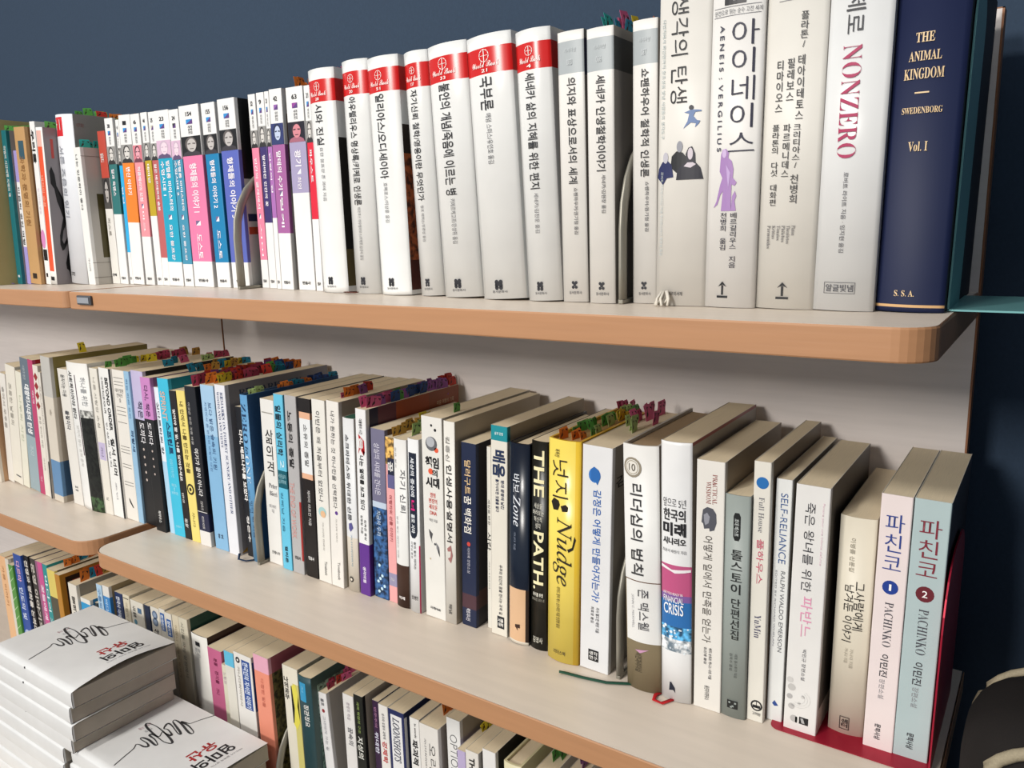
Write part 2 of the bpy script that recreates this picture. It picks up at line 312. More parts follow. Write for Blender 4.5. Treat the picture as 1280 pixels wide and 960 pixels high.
# outlines of the letters that are printed on the books (closed contours on a 1/80 em grid)
# code point: (advance, contours); a point is written x * 100 + y
GLYPH = {
38:(50,(4647,4038,3247,4054,4262,4168,3672,2974,2272,1768,1561,1754,2248,1544,1038,932,1126,1621,2219,3021,4027,4620,5620,4533,5040,5447),(3533,2928,2326,1928,1632,1938,2643),(2362,2565,2967,3365,3561,3457,2852,2557)),44:(18,(1111,1815,2022,1928,1530,1129,1025,1122,1421,1416,1112)),45:(26,(2941,1041,1034,2934)),46:(18,(1529,1227,1024,1221,1519,1921,2024,1927)),47:(22,(719,1319,2875,2375)),
48:(40,(4447,4359,3968,3473,2675,1973,1468,1059,947,1036,1427,1921,2619,3421,3927,4336),(3647,3536,3229,2627,2129,1836,1747,1858,2165,2668,3265,3558)),49:(40,(3075,2375,2320,3020)),50:(40,(4427,2327,3340,3850,4058,3867,3273,2375,1774,1070,1060,1766,2368,2766,3163,3257,3151,2846,1933,921,920,4420)),
51:(40,(1366,2268,2966,3260,3055,2753,2152,2145,2744,3140,3235,3029,2427,1828,1231,1222,1720,2319,3221,3827,4036,3844,3249,3854,3961,3769,3274,2375,1373)),52:(40,(3875,3575,742,738,3038,3020,3820,3838,4438,4445,3845),(3060,3045,1845)),53:(40,(3975,1475,1446,2546,3143,3437,3232,2828,2227,1628,1031,1023,1720,2419,3322,3928,4137,4044,3649,3053,2254,2268,3968)),
54:(40,(3275,2065,1252,1039,1229,1822,2819,3622,4127,4436,4244,3649,2852,2049,2660,3669),(1841,2243,2744,3342,3636,3329,2727,2228,1833)),55:(40,(4675,1075,1067,3467,1422,2119)),56:(40,(4435,4242,3648,4153,4359,4168,3573,2775,1873,1268,1060,1253,1748,1142,935,1127,1821,2719,3521,4227),(3560,3354,2751,2154,1860,2066,2768,3365),(3635,3531,3228,2627,2029,1735,1942,2744,3342)),
57:(40,(2119,3329,4042,4355,4166,3573,2675,1773,1167,959,1151,1745,2543,3346,2835,1725),(1759,2065,2668,3365,3558,3554,3051,2651,2053)),58:(18,(1557,1255,1052,1248,1547,1948,2052,1955),(1529,1227,1024,1221,1519,1921,2024,1927)),63:(27,(1368,1668,2067,2263,1752,1341,1437,1834,2043,2652,3064,2869,2473,1775),(1929,1527,1424,1521,1919,2221,2424,2227)),
65:(53,(3575,3075,620,1420,2136,4436,5220,6020),(3263,4143,2443)),66:(45,(1220,3120,4021,4625,4929,5035,4841,4446,3749,4354,4561,4367,3872,2875,1275),(2068,2768,3366,3664,3760,3655,3252,2551,2051),(2044,3044,3643,4040,4236,4132,3728,3027,2027)),67:(57,(5971,4974,4075,2873,1967,1258,1046,1237,1729,2622,4019,5121,5924,5933,5028,4026,3128,2432,2039,1847,2056,2562,3167,4068,4967,5962)),
68:(60,(1220,3420,4622,5528,6137,6347,6157,5666,4772,3475,1275),(2068,3268,4266,4962,5355,5547,5441,5035,4429,3327,2027)),69:(40,(4375,1275,1220,4420,4427,2027,2044,4344,4351,2051,2068,4368)),70:(38,(4275,1275,1220,2020,2045,4245,4252,2052,2068,4268)),
71:(59,(6047,4247,4240,5240,5229,4126,3228,2532,2039,1847,2055,2562,3166,4068,4967,5963,5971,4974,4075,2873,1967,1358,1047,1336,1927,2821,3919,5020,6024)),72:(58,(5975,5175,5151,2051,2075,1275,1220,2020,2044,5144,5120,5920)),73:(20,(2075,1275,1220,2020)),74:(20,(2075,1275,1222,1215,910,309,109,302,502,1203,1707,2012,2019)),75:(52,(2949,5375,4375,2050,2075,1275,1220,2020,2047,4820,5920)),
76:(39,(2075,1275,1220,4520,4527,2027)),77:(62,(6375,5675,3852,2075,1275,1220,2020,2062,3741,3841,5562,5520,6320)),78:(62,(6375,5675,5632,1975,1275,1220,2020,2062,5620,6320)),79:(66,(1047,1237,1828,2722,3919,5222,6128,6737,6947,6758,6167,5173,3975,2773,1867,1258),(1847,2056,2462,3167,3968,4867,5562,5956,6147,5939,5532,4828,3926,3128,2432,2039)),
80:(41,(1275,1220,2020,2044,2844,3645,4248,4553,4659,4567,3972,2975),(2068,2968,3566,3763,3859,3755,3452,2951,2051)),82:(48,(1375,1320,2020,2044,2444,3042,3831,4520,5520,4731,4140,3546,4251,4459,4267,3673,2675),(2068,2568,3267,3564,3660,3555,3252,2551,2051)),
83:(37,(3871,3274,2675,1773,1268,1061,1352,2146,3040,3333,3129,2426,1728,1034,1024,1721,2519,3321,3826,4034,3744,2951,2155,1762,1966,2668,3267,3863)),84:(48,(5375,875,868,2768,2720,3420,3468,5368)),85:(57,(5875,5075,5043,5036,4731,4228,3426,2828,2231,2035,1942,1975,1175,1141,1331,1824,2621,3419,4521,5225,5732,5841)),86:(48,(5575,4775,3136,1475,675,3020,3220)),
87:(83,(9075,8275,6737,5275,4475,2937,1475,675,2820,3020,4864,6620,6820)),88:(57,(6175,5275,3554,1875,875,3048,720,1620,3543,5320,6320,4048)),89:(48,(3056,1675,675,2749,2720,3420,3449,5575,4575)),92:(22,(2819,1375,775,2319)),97:(34,(3926,3624,3426,3445,3251,2855,2157,1455,952,944,1548,2150,2548,2744,2742,2139,1537,1034,828,1122,1719,2220,2723,2920,3219,3922),(2727,2425,2124,1726,1629,1934,2738)),
98:(40,(1875,1175,1122,2419,3321,3924,4231,4439,4248,3654,2857,2356,1853),(1847,2249,2650,3249,3544,3638,3532,3128,2526,1827)),100:(41,(4275,3575,3555,2857,1954,1248,1039,1229,1822,2720,4220),(3526,2826,2228,1832,1738,1944,2349,2950,3549)),101:(38,(4130,3527,2926,2327,1931,1737,4237,4146,3852,3355,2657,1854,1248,1038,1131,1425,2021,2719,3520,4124),(1742,2048,2750,3348,3542)),
102:(20,(3075,2275,1772,1367,1259,1256,756,750,1250,1220,1920,1950,2650,2656,1956,1959,2064,2267,2768,3068)),105:(18,(1956,1256,1220,1920),(1967,1870,1571,1270,1167,1264,1563,1864)),107:(38,(4356,3556,1938,3720,4620,2838),(1875,1175,1120,1820)),109:(62,(1156,1120,1820,1846,2250,2751,3249,3442,3420,4120,4146,4549,4951,5448,5642,5620,6320,6343,6250,5855,5157,4555,3950,3555,2957,2455,1851,1856)),
110:(40,(1856,1156,1120,1820,1846,2350,2751,3349,3442,3420,4220,4242,4050,3555,2957,2355,1951,1851)),111:(44,(2857,1954,1248,938,1228,1822,2819,3621,4225,4631,4838,4548,3854),(2850,3449,3944,4038,3932,3527,2826,2227,1832,1738,1844,2249)),112:(40,(1821,2519,3522,4128,4438,4246,3851,3255,2356,1156,1102,1802),(1850,2550,3148,3544,3638,3532,3127,2526,1827)),
114:(32,(1256,1220,1920,1939,2247,2850,3446,3852,3456,3057,2455,1948,1956)),115:(31,(3254,2257,1555,1152,1047,1439,2234,2730,2527,2126,1627,1030,1023,1620,2219,2821,3224,3430,3235,2640,1944,1747,1849,2250,2750,3247)),116:(27,(2063,650,1350,1331,1425,1821,2419,3322,3328,2526,2227,2031,2050,3150,3156,2056)),
117:(40,(4120,4156,3456,3430,3026,2625,2027,1833,1856,1156,1134,1326,1721,2419,2921,3425,3420)),118:(35,(2319,2519,4156,3456,2434,1456,756)),119:(58,(3856,3356,2334,1456,656,2219,2519,3544,4619,4819,6456,5656,4734)),183:(21,(1752,1351,1248,1344,1743,2044,2248,2051)),12599:(74,(2136,2131,6631,6636,2836,2864,6564,6569,2169)),12610:(74,(2170,2131,6631,6670,5970,5957,2857,2870),(2851,5951,5937,2837)),
12616:(74,(2270,2264,4064,4060,3849,3041,1936,2330,3234,3940,4448,4940,5634,6530,6836,5741,5049,4760,4764,6664,6670)),12618:(74,(4074,4063,2163,2158,3958,3956,3746,3038,1934,2229,3132,3938,4346,4838,5532,6529,6834,5738,5046,4756,4758,6658,6663,4763,4774)),12619:(74,(2270,2264,5964,5953,2051,2145,5947,5930,6630,6670)),12620:(74,(2136,2131,6731,6736,2836,2848,6648,6653,2853,2864,6664,6669,2169)),
12621:(74,(1936,1930,6830,6836,5836,5864,6764,6769,2069,2064,3064,3036),(3664,5164,5136,3636)),12622:(74,(4454,3452,2847,2641,2834,3429,4427,5329,5934,6141,5947,5352),(4448,5146,5541,5135,4433,3635,3341,3646),(4074,4064,2064,2059,6859,6864,4764,4774)),12623:(74,(3885,3814,4414,4450,6150,6156,4456,4485)),12641:(74,(1154,1148,7648,7654)),12643:(74,(4085,4014,4714,4785)),
44032:(74,(5986,5914,6614,6651,7851,7857,6657,6686),(1478,1473,4173,3861,3250,2340,1133,1428,3038,4050,4663,4778)),44033:(74,(2040,2035,6035,6014,6714,6740),(6086,6044,6744,6762,7762,7768,6768,6786),(1482,1476,4076,3768,3160,2254,1050,1344,2750,3858,4469,4782)),
44036:(74,(6086,6033,6733,6759,7759,7764,6764,6786),(1381,1375,4075,3766,3158,2252,1047,1342,2748,3856,4567,4781),(2139,2115,7015,7021,2821,2839)),44048:(74,(2142,2115,6715,6742),(6036,6020,2820,2836),(6086,6045,6745,6763,7763,7769,6769,6786),(1481,1476,4076,3768,3160,2254,1050,1344,2750,3858,4569,4781)),
44053:(74,(4442,3140,2335,2028,2320,3116,4414,5616,6420,6728,6435,5640),(4437,5336,5933,6128,5923,5320,4419,3520,2923,2728,2933,3536),(6086,6043,6743,6762,7762,7767,6767,6786),(1481,1475,4075,3767,3159,2253,1048,1343,2749,3857,4568,4781)),44060:(74,(4984,4917,5617,5652,6552,6514,7214,7286,6586,6557,5657,5684),(1377,1371,3571,3361,2851,2142,1034,1429,2739,3650,4063,4177)),
44068:(74,(4985,4950,5650,5664,6564,6549,7149,7186,6586,6570,5670,5685),(1482,1476,3576,3166,2358,1152,1447,2653,3560,4070,4282),(2420,2415,7415,7420,3020,3028,7128,7146,2446,2440,6540,6533,2433)),44148:(74,(4864,4858,6358,6333,7033,7086,6386,6364),(1581,1575,4175,3866,3258,2351,1246,1441,2847,3956,4667,4881),(2438,2415,7215,7221,3121,3138)),
44163:(74,(4866,4860,6360,6337,7037,7086,6386,6366),(1580,1575,4075,3866,3258,2352,1247,1442,2848,3957,4567,4780),(4343,4340,4031,3123,1919,2214,3217,4123,4730,5223,6117,7114,7419,6224,5331,5040,5043)),44172:(74,(6686,6614,7214,7286),(1477,1472,3572,3157,2345,1034,1429,2739,3651,5051,5017,5717,5784,5084,5057,3857,4166,4177)),
44200:(74,(4347,4342,6342,6314,7014,7086,6386,6366,4666,4778,1478,1473,4073,3861,3250,2341,1033,1427,2837,3848,4461,6361,6347)),44201:(74,(2240,2234,6334,6314,7014,7040),(4458,4452,6352,6343,7043,7086,6386,6373,4773,4881,1581,1576,4176,3867,3260,2354,1249,1444,2849,3958,4668,6368,6358)),
44204:(74,(4455,4450,6350,6332,7032,7086,6386,6371,4771,4880,1580,1575,4175,3866,3258,2351,1246,1441,2847,3855,4566,6366,6355),(2438,2415,7215,7221,3121,3138)),
44221:(74,(4642,3440,2536,2228,2521,3416,4614,5916,6721,7028,6736,5940),(4637,5636,6233,6428,6223,5620,4619,3720,3123,2928,3133,3736),(1581,1575,4075,3866,3259,2353,1148,1443,2849,3957,4567,6367,6358,4458,4452,6352,6343,7043,7086,6386,6373,4773,4881)),44228:(74,(6686,6614,7214,7286),(1477,1472,3572,3157,2345,1034,1429,2638,3449,3961,5161,5148,3848,3842,5142,5117,5717,5784,5184,5166,4066,4177)),
44256:(74,(1779,1773,6173,6172,6157,5939,6538,6857,6872,6879),(3655,3629,1029,1024,7624,7629,4229,4255)),44277:(74,(4340,2939,2134,1827,2120,2916,4314,5616,6520,6827,6534,5639),(4335,5334,5932,6127,5923,5320,4319,3320,2723,2427,2732,3334),(1882,1877,6177,6176,6168,5958,6557,6767,6776,6782),(3766,3752,1052,1047,7647,7652,4452,4466)),
44284:(74,(1478,1473,4473,4362,4246,4846,5063,5074,5078),(1030,3230,5532,5537,3236,3258,2558,2535,1035),(5986,5914,6614,6650,7750,7756,6656,6686)),44288:(74,(1481,1475,4475,4256,4855,5068,5077,5081),(1143,3244,5646,5551,3249,3264,2564,2549,1049),(6086,6032,6732,6757,7757,7763,6763,6786),(2137,2115,6915,6921,2821,2837)),
44305:(74,(4340,3139,2234,1927,2220,3116,4314,5616,6420,6727,6434,5639),(4335,5334,5931,6127,5923,5320,4319,3420,2823,2627,2831,3434),(1482,1476,4476,4259,4858,5069,5078,5082),(1146,3246,5649,5554,3252,3266,2566,2552,1051),(6086,6041,6741,6761,7761,7766,6766,6786)),44340:(74,(6386,6314,7014,7086),(1578,1572,4572,4347,5046,5263,5274,5278),(1229,3430,5932,5837,3335,3356,2756,2735,1135)),
44396:(74,(1050,1045,4045,4014,4614,4645,7645,7650,6550,6764,6775,6781,1981,1976,6176,6175,6064,5850)),44397:(74,(1738,1733,6133,6114,6814,6838,4638,4651,7651,7657,6657,6768,6877,6883,1983,1977,6177,6168,5957,1057,1051,4051,4038)),44404:(74,(1820,1815,7015,7020,2520,2528,6828,6845,4645,4655,7655,7660,6660,6879,6883,1983,1978,6178,5960,1060,1055,4055,4045,1845,1840,6140,6133,1833)),
44428:(74,(1682,1676,4476,4258,1058,1152,3052,3036,3736,3753,5755,5760,4959,5079,5082),(4847,4841,6341,6331,7031,7086,6386,6347),(2137,2115,7215,7221,2721,2737)),44508:(74,(1050,1044,2744,2714,3414,3444,5244,5214,5914,5944,7644,7650,6550,6765,6776,6782,1982,1976,6076,6065,5850)),44536:(74,(1030,1024,7624,7630),(1878,1873,6073,6071,6056,5837,6436,6756,6771,6778)),
44544:(74,(1059,1054,7654,7659,6659,6878,6883,1983,1978,6178,5959),(1820,1815,7015,7020,2520,2528,6828,6847,1847,1841,6141,6133,1833)),44552:(74,(1840,1815,6815,6840),(6135,6120,2520,2535),(1056,1050,7650,7656,6656,6768,6877,6882,1982,1977,6177,6168,5956)),44592:(74,(6386,6314,7014,7086),(1578,1573,4273,3961,3350,2440,1133,1527,3037,4149,4763,4878)),
44596:(74,(6386,6334,7034,7086),(1581,1575,4275,3966,3358,2352,1247,1441,2948,3956,4667,4981),(2338,2315,7115,7121,2921,2938)),44600:(74,(6386,6349,7049,7086),(1583,1577,4177,3869,3362,2457,1253,1448,2853,3960,4670,4883),(2320,2314,7214,7220,3020,3028,7028,7046,2346,2340,6340,6333,2333)),
44608:(74,(6386,6345,7045,7086),(2342,2315,7015,7042),(6336,6320,2920,2936),(1581,1576,4176,3868,3260,2354,1150,1444,2850,3958,4669,4881)),44620:(74,(6186,6114,6714,6751,7851,7856,6756,6786),(1278,1273,2673,2459,1946,1034,1530,2545,3161,3278),(3478,3473,4673,4458,3943,3129,3625,4438,4951,5165,5278)),
44861:(74,(1943,1915,6715,6743,6143,6135,2635,2643),(2630,6130,6120,2620),(4483,4478,6278,6059,6659,6871,6880,6883),(4167,4154,1054,1049,7649,7654,4854,4867),(1683,1678,3278,3170,2860,3559,3872,3881,3883)),
44867:(74,(4483,4478,6278,6060,6660,6872,6880,6883),(4168,4155,1055,1050,7650,7655,4855,4868),(1683,1678,3278,3171,2861,3560,3872,3881,3883),(4047,4040,1940,1935,4035,3628,2722,1619,1814,2917,3721,4328,4921,5817,6814,7019,5922,5028,4635,6735,6740,4640,4647)),
44988:(74,(4582,4576,6276,6167,5954,3754,4070,4080,4082,1782,1776,3376,3367,3054,1054,1049,4149,4131,4731,4749,7649,7654,6654,6869,6879,6882),(1938,1915,6915,6921,2621,2638)),44992:(74,(4584,4578,6278,5960,3760,4073,4081,4084,1784,1778,3378,3371,3160,1060,1055,4055,4046,1846,1841,6141,6133,1833,1815,7015,7020,2520,2528,6828,6846,4646,4655,7655,7660,6660,6873,6881,6884)),
45000:(74,(6135,6120,2520,2535),(1940,1915,6815,6840,4640,4652,7652,7658,6658,6871,6880,6883,4583,4577,6277,6169,5958,3758,4072,4081,4083,1783,1777,3377,3158,1058,1052,4052,4040)),45149:(74,(4583,4578,6178,6170,5958,3758,4072,4081,4083,1683,1678,3378,3058,1058,1053,7653,7658,6558,6871,6880,6883),(1920,1915,6815,6820,2520,2528,6628,6633,2533,2540,6840,6845,1945)),
45180:(74,(6386,6314,7014,7086),(1378,1373,2673,2459,1946,1034,1630,2645,3161,3378),(3578,3573,4773,4558,4043,3229,3725,4538,5051,5265,5378)),45208:(74,(5986,5914,6614,6652,7852,7857,6657,6686),(1338,1332,1932,3633,5335,5341,3638,2038,2079,1379)),
45216:(74,(6086,6050,6750,6766,7766,7771,6771,6786),(1459,1453,2053,3654,5356,5262,3659,2059,2083,1483),(2120,2115,6915,6920,2720,2728,6728,6746,2146,2141,6041,6034,2134)),45224:(74,(2141,2115,6715,6741),(6036,6020,2720,2736),(6086,6045,6745,6764,7764,7770,6770,6786),(1456,1451,2051,3651,5354,5359,3657,2056,2082,1482)),
45236:(74,(4985,4918,5518,5551,6551,6514,7214,7286,6586,6557,5557,5585),(1438,1432,1832,4435,4441,2138,2177,1477)),45240:(74,(4985,4935,5535,5560,6560,6532,7132,7186,6586,6565,5565,5585),(2440,2416,7416,7422,3122,3140),(1453,1447,1847,3148,4449,4455,2153,2180,1480)),
45252:(74,(2442,2415,7115,7142),(6536,6520,3020,3036),(4985,4945,5545,5562,6562,6545,7145,7186,6586,6568,5568,5585),(1456,1450,1850,3150,4452,4458,2156,2182,1482)),45320:(74,(4162,4157,6357,6314,7014,7086,6386,6362),(1437,1431,2031,3732,5334,5240,3737,2137,2178,1478)),
45324:(74,(4370,4365,6365,6334,7034,7086,6386,6370),(2438,2415,7215,7221,3021,3038),(1551,1546,2046,3746,5348,5254,3752,2151,2181,1581)),45339:(74,(1553,1547,2047,3748,5350,5256,3753,2153,2181,1581),(4371,4365,6365,6337,7037,7086,6386,6371),(4342,4339,4030,3123,1919,2214,3217,4122,4730,5322,6117,7114,7419,6223,5330,5039,5042)),
45348:(74,(6686,6614,7214,7286),(1438,1432,1832,3133,4534,4440,2038,2078,1478),(5084,5062,3462,3456,5056,5017,5617,5684)),45356:(74,(6586,6549,7249,7286),(5185,5173,3573,3568,5168,5149,5749,5785),(1458,1452,1952,3152,4554,4460,2158,2182,1482),(2420,2415,7415,7420,3120,3128,7228,7245,2445,2440,6540,6533,2433)),
45376:(74,(4253,4247,6347,6314,7014,7086,6386,6369,4269,4264,6364,6353),(1436,1430,2030,3731,5233,5139,3737,2136,2178,1478)),45380:(74,(4363,4358,6358,6332,7032,7086,6386,6377,4377,4371,6371,6363),(2437,2415,7215,7221,3021,3037),(1549,1543,2043,3644,5246,5151,3649,2149,2181,1581)),
45392:(74,(2340,2315,7015,7040),(6335,6320,3020,3035),(1552,1547,2047,3647,5249,5155,3753,2152,2183,1583),(4365,4360,6360,6344,7044,7086,6386,6378,4378,4373,6373,6365)),45432:(74,(1880,1848,4048,4029,1029,1023,7623,7629,4629,4648,6848,6853,2553,2580)),45436:(74,(1048,1043,7643,7648,4648,4659,6859,6864,2664,2683,1983,1959,4059,4048),(1937,1915,6915,6921,2521,2537)),
45712:(74,(1029,1024,7624,7629),(1880,1848,6848,6853,2553,2580)),45716:(74,(1049,1044,7644,7649),(1984,1959,6859,6864,2664,2684),(1937,1916,6916,6921,2521,2537)),45720:(74,(1056,1051,7651,7656),(1985,1964,6864,6869,2669,2685),(1920,1915,7015,7020,2520,2528,6828,6845,1845,1839,6139,6133,1933)),45740:(74,(6386,6314,7014,7086),(1131,3431,5934,5839,3437,1136),(1680,1653,5353,5358,2358,2380)),
45768:(74,(6386,6314,7014,7086),(1538,1532,2132,3833,5636,5642,3839,2238,2279,1579)),45796:(74,(5986,5914,6614,6652,7852,7858,6658,6686),(1479,1432,1932,3732,5334,5340,3738,2037,2074,4774,4779)),45800:(74,(6086,6034,6734,6759,7759,7765,6765,6786),(1480,1447,1947,3847,5349,5254,3853,2052,2074,4674,4680),(2239,2215,7015,7021,2821,2839)),
45804:(74,(1482,1452,1952,3853,5355,5260,3858,2058,2077,4677,4682),(6086,6050,6750,6765,7765,7771,6771,6786),(2120,2115,6915,6920,2720,2728,6728,6746,2146,2141,6041,6033,2133)),45824:(74,(4985,4918,5518,5552,6552,6514,7214,7286,6586,6557,5557,5585),(1377,1332,1832,3232,4434,4439,3238,2037,2072,4072,4077)),
45908:(74,(1479,1432,2032,3732,5234,5239,3738,2137,2174,4774,4779),(4360,4354,6354,6314,7014,7086,6386,6360)),45912:(74,(1580,1544,2044,3744,5246,5252,3850,2149,2175,4875,4880),(4366,4361,6361,6333,7033,7086,6386,6366),(2437,2415,7215,7220,3020,3037)),
45924:(74,(2341,2315,7015,7041),(6335,6320,3020,3035),(1481,1448,2048,3848,5250,5156,3854,2153,2176,4776,4781),(4369,4363,6363,6344,7044,7086,6386,6369)),45936:(74,(6586,6514,7214,7286),(5184,5159,3559,3553,5153,5118,5718,5784),(1377,1331,1831,3232,4433,4439,3337,2037,2072,4072,4077)),46020:(74,(1980,1947,4047,4028,1028,1023,7623,7628,4628,4647,6847,6852,2552,2575,6875,6880)),
46041:(74,(4340,3038,2134,1827,2120,3015,4314,5615,6520,6827,6534,5638),(4335,5334,5931,6127,5923,5320,4319,3320,2723,2527,2731,3334),(1983,1959,4059,4050,1050,1045,7645,7650,4650,4659,6859,6864,2564,2578,6878,6883)),46164:(74,(1983,1957,6857,6862,2562,2577,6877,6883),(1049,1044,4144,4130,4730,4744,7644,7649),(1936,1915,6915,6921,2521,2536)),
46300:(74,(1029,1024,7624,7629),(1979,1946,6846,6851,2551,2574,6874,6879)),46304:(74,(1050,1044,7644,7650),(1983,1958,6858,6863,2563,2578,6878,6883),(1937,1915,6915,6921,2521,2537)),46308:(74,(1056,1051,7651,7656),(1984,1962,6862,6867,2667,2678,6778,6784),(1820,1815,7015,7020,2520,2527,6727,6744,1844,1839,6139,6132,1832)),
46356:(74,(6386,6314,7014,7086),(1579,1532,2132,4032,5634,5540,4038,2237,2274,4974,4979)),46392:(74,(6186,6149,6849,6865,7765,7770,6870,6886),(2120,2115,7015,7020,2720,2728,6828,6846,2146,2140,6140,6133,2133),(1382,1353,1653,3354,3260,1958,1976,3176,3182),(3582,3553,3953,5855,5760,4258,4276,5476,5482)),
46523:(74,(4634,3533,2830,2624,2818,3515,4614,5715,6418,6724,6430,5733),(4630,5628,6024,5620,4619,3620,3324,3628),(4350,4343,2043,2038,7238,7243,5043,5050),(1283,1253,1553,3254,3160,1958,1977,3077,3083),(3483,3453,3853,5854,5760,4158,4177,5477,5483),(5171,5166,6466,6448,7148,7186,6486,6471)),
46609:(74,(1836,1831,6131,6113,6713,6736),(4583,4560,4060,4050,1050,1044,7644,7650,4650,4659,7059,7065,5265,5278,6978,6983),(1665,1659,2059,3160,4361,4267,2365,2378,4178,4183,1683)),46972:(74,(5986,5914,6614,6652,7852,7857,6657,6686),(1379,1374,3974,3959,1359,1331,1931,3732,5434,5339,3737,2037,2053,4653,4679)),
46976:(74,(6086,6033,6733,6758,7758,7764,6764,6786),(2237,2215,7015,7021,2921,2937),(1381,1376,3976,3966,1466,1444,1944,3744,5446,5352,3750,2049,2061,4661,4681)),46980:(74,(6086,6048,6748,6765,7765,7770,6770,6786),(2120,2115,6915,6920,2820,2828,6728,6745,2145,2140,6040,6033,2133),(1383,1378,3978,3970,1470,1451,1951,3751,5453,5358,3757,2056,2065,4665,4683)),
46988:(74,(2139,2115,6715,6739),(6034,6020,2720,2734),(6086,6043,6743,6762,7762,7768,6768,6786),(1382,1377,3977,3967,1467,1447,1947,3747,5449,5354,3753,2052,2062,4662,4682)),
46993:(74,(4340,3139,2234,2027,2220,3115,4314,5615,6420,6727,6434,5639),(4335,5334,5931,6127,5923,5320,4319,3420,2823,2627,2831,3434),(6086,6042,6742,6762,7762,7768,6768,6786),(1382,1376,3976,3967,1467,1447,1947,3747,5449,5354,3753,2052,2062,4662,4682)),47000:(74,(1378,1373,3373,3358,1358,1331,1831,3131,4533,4439,1937,1953,4053,4078),(4985,4918,5518,5552,6552,6514,7214,7286,6586,6558,5558,5585)),
47084:(74,(5058,5053,6353,6314,7014,7086,6386,6358),(1379,1374,3974,3960,1360,1331,1931,3632,5233,5139,3637,2037,2054,4554,4579)),47103:(74,(5069,5064,6364,6336,7036,7086,6386,6369),(1382,1376,3976,3966,1366,1345,1945,3645,5247,5153,3651,2050,2061,4561,4582),(4341,4339,4030,3123,1919,2114,3217,4022,4729,5322,6117,7214,7419,6223,5330,5039,5041)),
47112:(74,(6586,6514,7214,7286),(1378,1373,3273,3258,1358,1332,1832,3132,4534,4439,1937,1953,3853,3878),(5184,5160,4260,4255,5155,5118,5718,5784)),47120:(74,(6586,6548,7148,7186),(1482,1477,3377,3369,1469,1450,1850,3251,4552,4557,2055,2064,3964,3982),(4272,4266,5166,5148,5748,5785,5185,5172),(2420,2415,7415,7420,3020,3027,7127,7144,2444,2439,6539,6532,2432)),
47140:(74,(4950,4944,6344,6314,7014,7086,6386,6370,4970,4964,6364,6350),(1380,1374,3874,3859,1359,1331,1831,3531,5033,5038,2036,2054,4454,4480)),
47161:(74,(4640,3339,2534,2227,2519,3315,4613,5915,6719,7027,6734,5939),(4635,5634,6231,6427,6222,5620,4619,3720,3122,2927,3131,3734),(1382,1377,3877,3867,1367,1345,1945,3646,4947,4953,2051,2062,4462,4482),(4960,4955,6355,6341,7041,7086,6386,6375,4975,4969,6369,6360)),47196:(74,(1947,1942,4042,4028,1028,1023,7623,7628,4628,4642,7042,7047,2547,2559,6859,6881,1881,1875,6175,6164,1964)),
47197:(74,(1835,1830,6130,6114,6814,6835),(1959,1954,4054,4046,1046,1041,7641,7646,4646,4654,6954,6959,2559,2567,6867,6884,1984,1979,6179,6172,1972)),47200:(74,(1958,1953,4053,4045,1045,1039,7639,7645,4645,4653,6953,6958,2558,2566,6866,6884,1984,1979,6179,6171,1971),(1935,1914,6914,6920,2620,2635)),
47280:(74,(6386,6314,6914,6986),(1228,3428,5931,5835,3834,3846,5446,5451,2351,2360,5260,5279,1679,1674,4674,4665,1665,1646,3146,3134,1133)),47336:(74,(1855,1850,7050,7055,2555,2564,6864,6883,1883,1878,6178,6169,1869),(1042,1037,4037,4014,4614,4637,7637,7642)),
47456:(74,(1819,1815,7015,7019,2519,2526,6826,6842,5842,5848,7648,7653,1053,1048,2848,2842,1842,1837,6137,6131,1831),(3548,5248,5242,3542),(1963,1958,6958,6963,2563,2569,6869,6884,1984,1979,6179,6174,1974)),47476:(74,(1028,1023,7623,7628),(1947,1942,7042,7047,2547,2559,6859,6881,1881,1875,6175,6164,1964)),
47480:(74,(1046,1041,7641,7646),(1935,1915,6915,6921,2621,2635),(1958,1953,6953,6958,2558,2566,6866,6884,1984,1978,6178,6171,1971)),47484:(74,(1053,1047,7647,7653),(1820,1815,7015,7020,2520,2526,6826,6842,1842,1837,6137,6131,1831),(1963,1958,6958,6963,2563,2569,6869,6884,1984,1979,6179,6173,1973)),
47492:(74,(1049,1043,7643,7649),(1937,1915,6815,6837),(6132,6120,2620,2632),(1960,1955,6955,6960,2560,2567,6867,6884,1984,1979,6179,6172,1972)),47532:(74,(6386,6314,7014,7086),(1479,1474,4174,4159,1559,1531,2131,3932,5734,5639,3937,2137,2154,4854,4879)),47536:(74,(6386,6333,7033,7086),(2237,2215,7215,7221,2921,2937),(1481,1476,4076,4065,1465,1443,2043,3844,5546,5451,3849,2149,2160,4760,4781)),
47540:(74,(6386,6348,7048,7086),(1483,1478,4078,4070,1470,1451,2051,3851,5553,5458,3856,2156,2165,4765,4783),(2320,2315,7215,7220,3020,3028,7028,7045,2345,2340,6340,6333,2333)),47548:(74,(6386,6343,7043,7086),(2339,2315,7015,7039),(6334,6320,2920,2934),(1482,1476,4076,4067,1467,1447,2047,3847,5549,5454,3853,2152,2162,4762,4782)),
47560:(74,(1379,1332,4632,4679),(4074,4038,2038,2074),(5986,5914,6614,6652,7852,7857,6657,6686)),47564:(74,(1380,1346,4746,4780),(4074,4052,2052,2074),(6086,6033,6733,6759,7759,7764,6764,6786),(2238,2215,7015,7021,2821,2838)),47568:(74,(1382,1353,4753,4782),(4077,4058,2058,2077),(6086,6049,6749,6765,7765,7771,6771,6786),(2120,2115,6915,6920,2720,2728,6728,6746,2146,2141,6041,6033,2133)),
